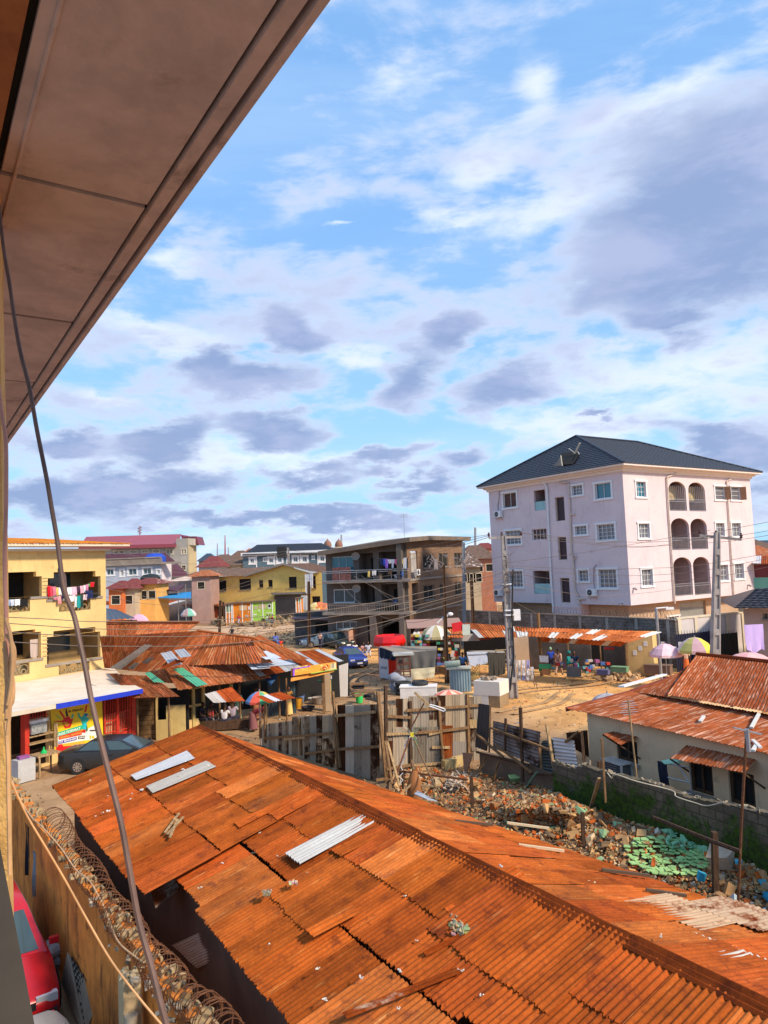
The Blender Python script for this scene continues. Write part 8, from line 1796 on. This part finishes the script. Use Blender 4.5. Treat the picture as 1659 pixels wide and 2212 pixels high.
for dx_,c,lab in((.1,(.5,.04,.05),'front motorbike rider in red'),(-.25,(.45,.2,.22),'middle motorbike rider in faded pink'),(-.6,(.75,.75,.8),'rear motorbike rider in white')):person((p.x+dx_,p.y,.38),pi/2,'sit',lab,top=c,bot=(.3,.3,.35))
def bkt(px_top,d,rad,label):
 c=AT(px_top,d);r=thing('bucket_kiosk',label,'kiosk',(c.x,c.y,0));b_=V((c.x,c.y,0));m=MB().c(.72,.01,.01);y=pi/8
 m.lathe(b_,[(rad*.8,0),(rad*.84,c.z-.75)],8,yaw=y);m.build('body',tinted('kiosk_paint',.3,.1,0,.5,1,.03),r);m=MB().c(.78,.012,.01);m.lathe(b_,[(rad*.84,c.z-.76),(rad*1.05,c.z-.7),(rad*1.13,c.z-.45),(rad*1.08,c.z-.2),(rad*.98,c.z-.02),(rad*.86,c.z),(rad*.8,c.z-.15),(rad*.78,c.z-.45)],8,yaw=y);m.build('rim',MATS['kiosk_paint'],r,20);m=MB().c(.3,.01,.01);m.lathe(b_,[(0,c.z-.44),(rad*.8,c.z-.44)],8,yaw=y);m.build('top',M_TINT,r)
bkt((841,1372),53,1.12,'bright red octagonal kiosk with a bulging open rim behind the grey tarpaulin')
k0,k1,k2=G(w('W',140,735)),G(w('W',345,765)),G(w('W',545,740));zt_=AT(w('W',340,60),k1.y).z;kk=thing('phone_kiosk','red and white kiosk half covered by a black tarpaulin','kiosk',k1)
KL,KR=Fac(k0,k1),Fac(k1,k2);m=MB().c(.55,.56,.60);KL.box(m,0,KL.L,.05,zt_,-1.2,0);m.build('white_side',MATS['kiosk_paint'],kk);m=MB().c(.75,.01,.01);m.box(KR.p(.004,.05,.004),KR.u*(KR.L*.98),KR.n*-1.2,V((0,0,zt_-.02)));m.build('red_front',MATS['kiosk_paint'],kk)
m=MB();m.c(.8,.75,.75);textfit(m,KR,'airtel',KR.uv(w('W',440,655)),KR.uv(w('W',640,625)),.30,.02,.03);a=KR.uv(w('W',495,545));P=[KR.p(a[0]+.2*sin(t)*(1-t*.12),a[1]+.22*cos(t)*(1-t*.1),.02)for t in[i*.4 for i in range(13)]];m.tube(P,[.05-.003*i for i in range(13)],5);m.build('lettering',M_TINT,kk)
m=MB();m.c(.25,.27,.3);textfit(m,KL,'airtel',KL.uv(w('W',165,515)),KL.uv(w('W',300,530)),.22,.02);m.build('faded_lettering',M_TINT,kk)
def tarp(pts,folds,col,label,nm='tarpaulin',cat='tarpaulin',n=26,amp=.08,sag=0):
 """pts: 4 corners lowL, lowR, highR, highL"""
 m=MB().c(*col);vs=[];ph=ru(0,9)
 for j in range(9):
  for i in range(n+1):
   s,t=i/n,j/8;p=bil(pts,s,t);p=p+V((0,-1,.3))*(amp*(1-t*.7)*(sin(s*folds+ph)*.6+noise.noise(V((s*7,t*3,ph)))))-ZB*(sag*sin(pi*s)*sin(pi*t))
   if j==0:p.z+=.12*noise.noise(V((s*11,1,ph)))
   vs.append(p)
 m.mesh(vs,[(j*(n+1)+i,j*(n+1)+i+1,(j+1)*(n+1)+i+1,(j+1)*(n+1)+i)for j in range(8)for i in range(n)]);return tag(m.build(nm,M_CLOTH,None,True),label,cat)
T=lambda x,y,d:AT((x,y),d)
tarp([T(858,1412,47.7),T(943,1404,47.7),T(944,1396,50),T(820,1396,50.5)],5,(.30,.25,.20),'brownish grey tarpaulin top over the kiosk and stall',amp=.03,sag=.1);tarp([T(866,1450,47.6),T(940,1444,47.6),T(943,1404,47.7),T(856,1412,47.7)],22,(.13,.125,.12),'dark grey tarpaulin wall hanging in front of the stall')
tarp([T(820,1421,48.6),T(856,1428,47.2),T(858,1411,47.3),T(819,1398,49.0)],16,(.02,.025,.04),'torn black tarpaulin over the corner of the red and white kiosk',amp=.12);tarp([T(868,1470,47.5),T(938,1464,47.5),T(940,1441,47.5),T(866,1447,47.5)],14,(.66,.60,.42),'cream plastic skirt below the dark grey tarpaulin')
tarp([T(1016,1440,45.5),T(1054,1431,45.5),T(1052,1408,46.3),T(1008,1408,46.3)],4,(.42,.42,.46),'pale grey sheet on the front of the second tent',amp=.04);tarp([T(1056,1466,45.3),T(1092,1455,46.5),T(1092,1411,47),T(1054,1409,46)],42,(.05,.045,.038),'dark pleated tarpaulin side of the second tent',amp=.09);tarp([T(1054,1411,45.9),T(1094,1411,47),T(1086,1404,50),T(1010,1406,49)],5,(.36,.31,.25),'tan canvas top of the second tent',amp=.03)
def boxthing(nm,cat,label,px,sz,col,yaw=0,z=0,extra=None,reg='M',mat=None):
 p=G(w(reg,*px));r=thing(nm,label,cat,(p.x,p.y,z));m=MB().c(*col);m.bxb(p+ZB*z,sz,yaw);m.build('body',mat or M_TINT,r)
 m=MB().c(*[min(1,x*1.15)for x in col]);m.bxb(p+ZB*(z+sz[2]+.002),(sz[0]*1.04,sz[1]*1.06,.06),yaw)
 m.build('lid',mat or M_TINT,r);return p
p=boxthing('chest_freezer','freezer','white chest freezer with an old tyre on top behind the fence',(1495,1560),(2.0,.9,.95),(.72,.70,.68),-.12)
q=p+V((.1,.1,1.12));m=MB().c(.04,.04,.04);P=[q+V((cos(a)*.36,sin(a)*.36,0))for a in[2*pi*k/18 for k in range(19)]];m.tube(P,.13,8,False);tag(m.build('tyre',M_TINT,None,True),'worn tyre lying on the white chest freezer','tyre')
p=G(w('M',1290,1440));m=MB().c(.03,.03,.03);
for k in range(3):m.tube([p+V((cos(a)*.38,sin(a)*.38,.13+k*.26))for a in[2*pi*k_/16 for k_ in range(17)]],.13,7,False)
tag(m.build('tyre_stack',M_TINT,None,True),'stack of black tyres left of the white freezer','tyres')
p=G(w('M',1300,1350));sc_=thing('wooden_showcase','small brown wooden showcase with a pale roof on a white stand','showcase',p);m=MB().c(.6,.57,.5);m.bxb(p,(1.0,.8,.7),.1);m.build('stand',M_TINT,sc_);m=MB()
for x in(-.42,.42,0):
 for y in(-.35,.35):m.bxb(p+V((x,y,.7)),(.07,.07,1.35))
for z in(.72,1.05,1.5,1.95):
 for y in(-.35,.35):m.bx(p+V((0,y,z)),(.92,.05,.07))
m.build('frame',plain('showcase_wood',(.24,.08,.04),.6,0,.4),sc_);m=MB().c(.62,.60,.52);m.bx(p+V((0,0,2.12)),(1.3,1.0,.12),.1);m.build('roof',M_TINT,sc_)
p=G(w('M',1180,1400));m=MB().c(.32,.34,.4)
for i in range(14):m.ell(p+V((ru(-.4,.4),ru(-.2,.2),ru(.1,.9))),(ru(.2,.4),.25,ru(.2,.35)),8,6)
tag(m.build('plastic_bags',M_CLOTH,None,True),'heap of bluish grey plastic bags left of the wooden showcase','rubbish bags')
p=G(w('N',650,1130));tk=thing('tin_container','blue grey corrugated tin container behind the red umbrella','container',p);f=Fac(p+V((-.65,0,0)),p+V((.65,.1,0)));m=MB((.2,.3,.36,.15));corr(m,[f.p(0,0),f.p(f.L,0),f.p(f.L,1.35),f.p(0,1.35)],wave=.16,amp=.025,n=f.n);m.build('front',M_SHEET,tk);m=MB((.55,.55,.45,.2));m.bx(p+V((-.05,.4,1.4)),(1.5,.9,.08));m.build('top',M_SHEET,tk)
q=p+V((-.9,.4,1.62));m=MB().c(.42,.48,.38);m.tube([q,q+V((.95,0,.05))],.18,14);tag(m.build('metal_tank',M_TINT,None,True),'pale green horizontal metal tank on the tin container','tank')
p=G(w('N',1020,1285));cr=thing('wrapped_crate','large wooden crate wrapped in white plastic with stones on top','crate',p);m=MB().c(.36,.25,.14);m.bxb(p,(1.45,1.25,1.3),-.55);m.build('crate',M_STONE,cr)
m=MB().c(.72,.66,.58);m.bxb(p+V((0,0,.62)),(1.5,1.3,.74),-.55);m.bxb(p+V((-.32,.2,.08)),(.9,1.28,.6),-.55);m.build('plastic_wrap',M_CLOTH,cr)
for i in range(8):m=MB().c(.36,.27,.19);m.chunk(p+V((ru(-.5,.5),ru(-.3,.3),1.45)),.13,.8);tag(m.build('stone',M_STONE),'brown stone weighing down the white wrapped crate','stone','stones on the wrapped crate')
p=G(w('N',870,1060));gr_=thing('ornate_gate_panel','loose dark gate panel with an ornate pale lattice before the second tent','gate panel',p);f=Fac(p+V((-.7,0,0)),p+V((.7,0,0)));m=MB();frame(m,f,(0,1.4,.2,2.0),.07,-.03,.03);m.build('frame',M_STEEL,gr_);m=MB().c(.45,.38,.15)
for i in range(4):
 for j in range(7):m.tube([f.p(.2+i*.17+cos(a)*.07,.5+j*.2+sin(a)*.08)for a in[k*pi/4 for k in range(9)]],.018,4)
m.build('lattice',M_TINT,gr_)
p=G(w('N',1150,1000));ch=thing('chair_stack','pale wooden chair frames leaning by the concrete pole','chairs',p);m=MB()
for k in range(3):
 z=k*.65
 for x in(-.4,.3):m.beam(p+V((x,0,z)),p+V((x+.04,.05,z+.75)),.06)
 m.beam(p+V((-.4,0,z+.4)),p+V((.3,0,z+.4)),.06);m.beam(p+V((-.4,0,z+.7)),p+V((.35,0,z+.7)),.06)
m.build('frame',M_PWOOD,ch)
p0,p1,p2=G(w('M',450,800)),G(w('M',590,850)),G(w('M',712,800));hz_=AT(w('M',590,610),p1.y).z;ht=thing('plywood_hut','brown plywood hut with a pale tin roof beside the brown block','hut',p1);m=MB()
for a,b_ in((p0,p1),(p1,p2)):f=Fac(a,b_);f.box(m,0,f.L,0,hz_,-.08,0)
m.build('wall',wall('hut_ply',(.60,.34,.24),(.5,.28,.2),sa=.2),ht);m=MB((.45,.5,.5,.1));q=[AT(w('M',x,y),d)for x,y,d in((405,592,p0.y-.5),(555,608,p1.y-.6),(718,545,p2.y),(560,528,p2.y+2))];m.prism(q,V((0,0,.08)));m.build('roof',M_SHEET,ht)
m=MB();q=[AT(w('K',x,y),74)for x,y in((940,1255),(1460,1270),(1440,1185),(1100,1190))];sb=thing('tin_shed','dark lean-to shed with a weathered tin roof beside the brown block','shed',G((690,1395)));m.tint=(.35,.33,.36,.5);m.prism([q[0],q[1],q[2]+V((0,4,0)),q[3]+V((0,4,0))],V((0,0,.1)));m.build('roof',M_SHEET,sb);f=Fac(AT(w('K',1000,1500),75),AT(w('K',1455,1500),75));m=MB();f.box(m,0,f.L,0,3.3,-.2,0);m.build('wall',wall('shed_dark',(.08,.085,.10),(.15,.13,.11),sa=.5),sb)
m=MB();f.box(m,f.L*.6,f.L*.98,.8,2.2,0,.03);m.build('opening',M_DARK,sb)
sr=thing('stall_row','long row of market stalls under rusty tin roofs before the grey block wall','stalls',G((1250,1455)));rr=lambda k,r:random.choice([(1.4,1,.75,.9),(1.7,1.3,1,.85),(1.2,.75,.5,.95),(.75,.72,.65,.3),(1.5,1,.8,.9)]);S_ST=sheetmat('rust_light',(.50,.18,.06),(.22,.08,.04),(.72,.45,.24));m=MB()
roofq(m,qz([(1126,1374,2.75),(1362,1388,2.75),(1432,1366,3.1),(1126,1355,3.2)]),15,2,.2,.025,rr,.2);roofq(m,qz([(1034,1378,2.6),(1130,1376,2.7),(1128,1355,3.2),(1003,1346,3.2)]),8,2,.2,.025,rr,.2);roofq(m,qz([(890,1374,2.7),(1000,1378,2.6),(1003,1347,3.2),(900,1352,3.0)]),7,1,.2,.025,rr);roofq(m,qz([(1034,1383,2.4),(1062,1380,2.4),(1066,1367,2.7),(1044,1367,2.7)]),3,1,.15,.02,rr)
m.build('roof',S_ST,sr,50);m=MB();roofq(m,qz([(1159,1386,2.25),(1341,1397,2.25),(1361,1383,2.7),(1170,1371,2.72)]),13,1,.15,.02,rr);m.build('awning',S_ST,sr,50)
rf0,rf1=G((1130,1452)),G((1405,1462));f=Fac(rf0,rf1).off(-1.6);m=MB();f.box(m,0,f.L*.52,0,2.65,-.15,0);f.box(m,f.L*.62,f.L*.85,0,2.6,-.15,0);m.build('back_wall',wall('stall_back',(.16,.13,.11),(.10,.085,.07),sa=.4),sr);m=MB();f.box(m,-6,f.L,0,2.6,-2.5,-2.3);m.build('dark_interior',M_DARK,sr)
m=MB();u0,u1=f.uv(w('O',1180,800))[0],f.uv(w('O',1480,800))[0];f.box(m,u0,u1,0,2.7,-.5,1.2);m.build('yellow_wall',M_YEL,sr);f2=Fac(G(w('N',1290,830)),G(w('N',1480,820)));m=MB();f2.box(m,0,f2.L,0,2.6,-.2,0);m.build('ochre_panel',M_LTAN,sr)
for i in range(9):m=MB();f.box(m,u0+.5+i*.35,u0+.72+i*.35,1.3+.3*(i%3),1.6+.3*(i%3),1.2,1.22);m.build('poster',M_WHITE,sr)
for x,y,wd_ in((1168,1452,.1),(1357,1460,.14),(1230,1450,.08),(1300,1455,.08)):p=G((x,y));m=MB();m.beam(p,V((p.x,p.y,2.35)),wd_);m.build('post',M_WOOD,sr)
m=MB();m.c(.6,.03,.03);
for z in(1.5,1.8,2.05):f.box(m,f.L*.63,f.L*.71,z,z+.12,.02,.05)
m.build('red_packets',M_TINT,sr)
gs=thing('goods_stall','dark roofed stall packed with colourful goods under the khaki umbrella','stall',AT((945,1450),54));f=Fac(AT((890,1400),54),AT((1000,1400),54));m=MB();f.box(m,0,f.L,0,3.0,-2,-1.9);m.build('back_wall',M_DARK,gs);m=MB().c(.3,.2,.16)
for z in(.8,1.4,2.0,2.6):f.box(m,0,f.L,z,z+.04,-.5,0)
m.build('shelf',M_TINT,gs);m=MB((.6,.5,.45,.5));m.prism([f.p(-.3,3.1,.6),f.p(f.L,3.1,.6),f.p(f.L,3.5,-2),f.p(-.3,3.5,-2)],V((0,0,.06)));m.build('roof',M_SHEET,gs)
for i in range(210):
 if i<170:
  x=random.choice([893,900,908,916,924,948,955,962,970,978,986])+ru(-1.5,1.5);y,d=(1373+6.5*random.randint(0,3)if x<930 else 1376+6.5*random.randint(0,9)),ru(50.8,52.5)
 else:x,y,d=ru(1165,1335),ru(1425,1452),47.5
 c=random.choice([(.6,.05,.03),(.05,.3,.15),(.1,.2,.5),(.7,.35,.1),(.6,.55,.5),(.35,.1,.25),(.7,.6,.1),(.15,.4,.4),(.12,.1,.1)]);m=MB().c(*c);m.bx(AT((x,y),d),(ru(.16,.3),.25,ru(.12,.2)),ru(-.2,.2));tag(m.build('goods_pack',M_TINT),'small coloured pack of goods stacked at a market stall','goods','packs of goods stacked at the stalls')
for px,d,c,lab,s,txt in(((988,1354),51,(.65,.02,.03),'tilted red sign board with white marks',(.75,.62),1),((1007,1360),51,(.55,.62,.55),'pale printed sign board beside the red one',(.55,.72),None),((1006,1377),51.5,(.45,.42,.40),'long grey blank board over the stall opening',(2.0,.5),None)):
 p=AT(px,d);m=MB().c(*c);m.bx(p,(s[0],.06,s[1]),.1,Matrix.Rotation(-.15 if txt else 0.03,3,'Y'));tag(m.build('sign_board',M_TINT),lab,'sign')
hangw(AT((1628,1349),40),V((1,.1,0)),1.1,1.45,(.58,.45,.85),'bright lilac cloth hanging before the tan bungalow at right','hanging_cloth','cloth')
dk=G(w('N',1405,1090));rk=thing('clothes_rack','folding rack of white and lilac laundry on the sand beside the concrete pole','clothes rack',dk)
for i in range(14):hangw(dk+V((-.55+(i%5)*.26,-.15*(i//5),1.0+.3*(i//5)if i<10 else 1.75)),V((1,.1,0)),.2,.5,random.choice([(.75,.75,.78),(.4,.4,.65),(.7,.68,.65),(.6,.6,.62),(.6,.15,.3)]),'',name='garment',parent=rk)
m=MB()
for s in(-.7,.7):m.beam(dk+V((s,-.4,0)),dk+V((s*.6,.1,2.0)),.03);m.beam(dk+V((s,.5,0)),dk+V((s*.6,.1,2.0)),.03)
m.build('frame',M_RUSTY,rk)
m=MB()
for i in range(60):g=ru(.7,1.1);m.c(.6*g,.4*g,.22*g);m.chunk(G(w('O',ru(830,1290),ru(965,1045)),.1),ru(.08,.25),.7)
tag(m.build('stone_row',M_STONE),'heap of ochre stones before the right end of the stall row','stones',kind='stuff')
for x,y,c,s,lab in((265,900,(.05,.35,.15),(.9,.5,.3),'green crate on a cardboard box at the stall row'),(280,950,(.45,.2,.08),(.6,.5,.5),'brown cardboard box under the green crate'),(255,820,(.7,.7,.7),(.8,.1,.5),'white board at the left of the stall row'),(580,960,(.16,.16,.16),(1.1,.7,.7),'dark grey bin beside the teal dress'),(1080,930,(.2,.35,.2),(1.4,.8,.4),'green covered tray at the right end of the stall row'),(1500,930,(.2,.13,.1),(2.2,1,.75),'market table under the pale pink umbrella'),(900,960,(.15,.15,.3),(1.0,.6,.35),'purple blue tub beside the ochre stones')):
 p=AT(w('O',x,y),47);s=tuple(v_*.72 for v_ in s);m=MB().c(*c);m.bx(p,s,-.6);m.bx(p+ZB*(s[2]/2+.03),(s[0]*1.05,s[1]*1.05,.05),-.6);tag(m.build('stall_goods',M_TINT),lab,'goods')
m=MB()
for i in range(4500):
 x,y=ru(-14,22),ru(24,62);g=ru(.5,1.3)
 m.c(.4*g,.28*g,.17*g);m.chunk(V((x,y,.0)),ru(.015,.06),.5)
tag(m.build('ground_pebbles',M_STONE),'pebbles and scraps scattered over the sandy yard','pebbles',kind='stuff')
m=MB();P=[(G((1700,1500),1.2)),G((1300,1508),1.1)];m.beam(AT((1342,1483),28),AT((1436,1457),34),.22,.06);tag(m.build('white_plank',M_WHITE),'long white plank lying behind the verge of the beige house roof','plank')
m=MB()
for i in range(260):
 x,y=ru(-6,20),ru(29,56);c=random.choice([(.7,.68,.62),(.3,.2,.12),(.55,.4,.25),(.1,.25,.4),(.6,.1,.05)]);m.c(*c);p=V((x,y,.015));a=rnd()*6.3;m.beam(p,p+V((cos(a),sin(a),0))*ru(.05,.35),ru(.02,.09),.015)
tag(m.build('yard_litter',M_STONE),'scraps, sticks and wrappers littering the sandy yard','litter',kind='stuff')
for k,(a,b_)in enumerate((((760,1480),(820,1440)),((1130,1500),(1330,1470)),((1120,1545),(1250,1500)))):
 for s in(0,.9):
  A,B=G(a),G(b_);n_=24;m=MB().c(.52,.31,.15);d=(B-A).normalized();nn=V((-d.y,d.x,0));vs=[]
  for i in range(n_+1):
   c=A.lerp(B,i/n_)+nn*(s+.4*sin(i*.22+k))
   for q,z in((-.16,.0),(-.09,.028),(0,.01),(.09,.025),(.16,.0)):vs.append(c+nn*q+ZB*(z*ru(.6,1.2)+.02))
  m.mesh(vs,[(i*5+j,i*5+j+1,i*5+j+6,i*5+j+5)for i in range(n_)for j in range(4)]);tag(m.build('tyre_rut',M_STONE,None,True),kind='structure')
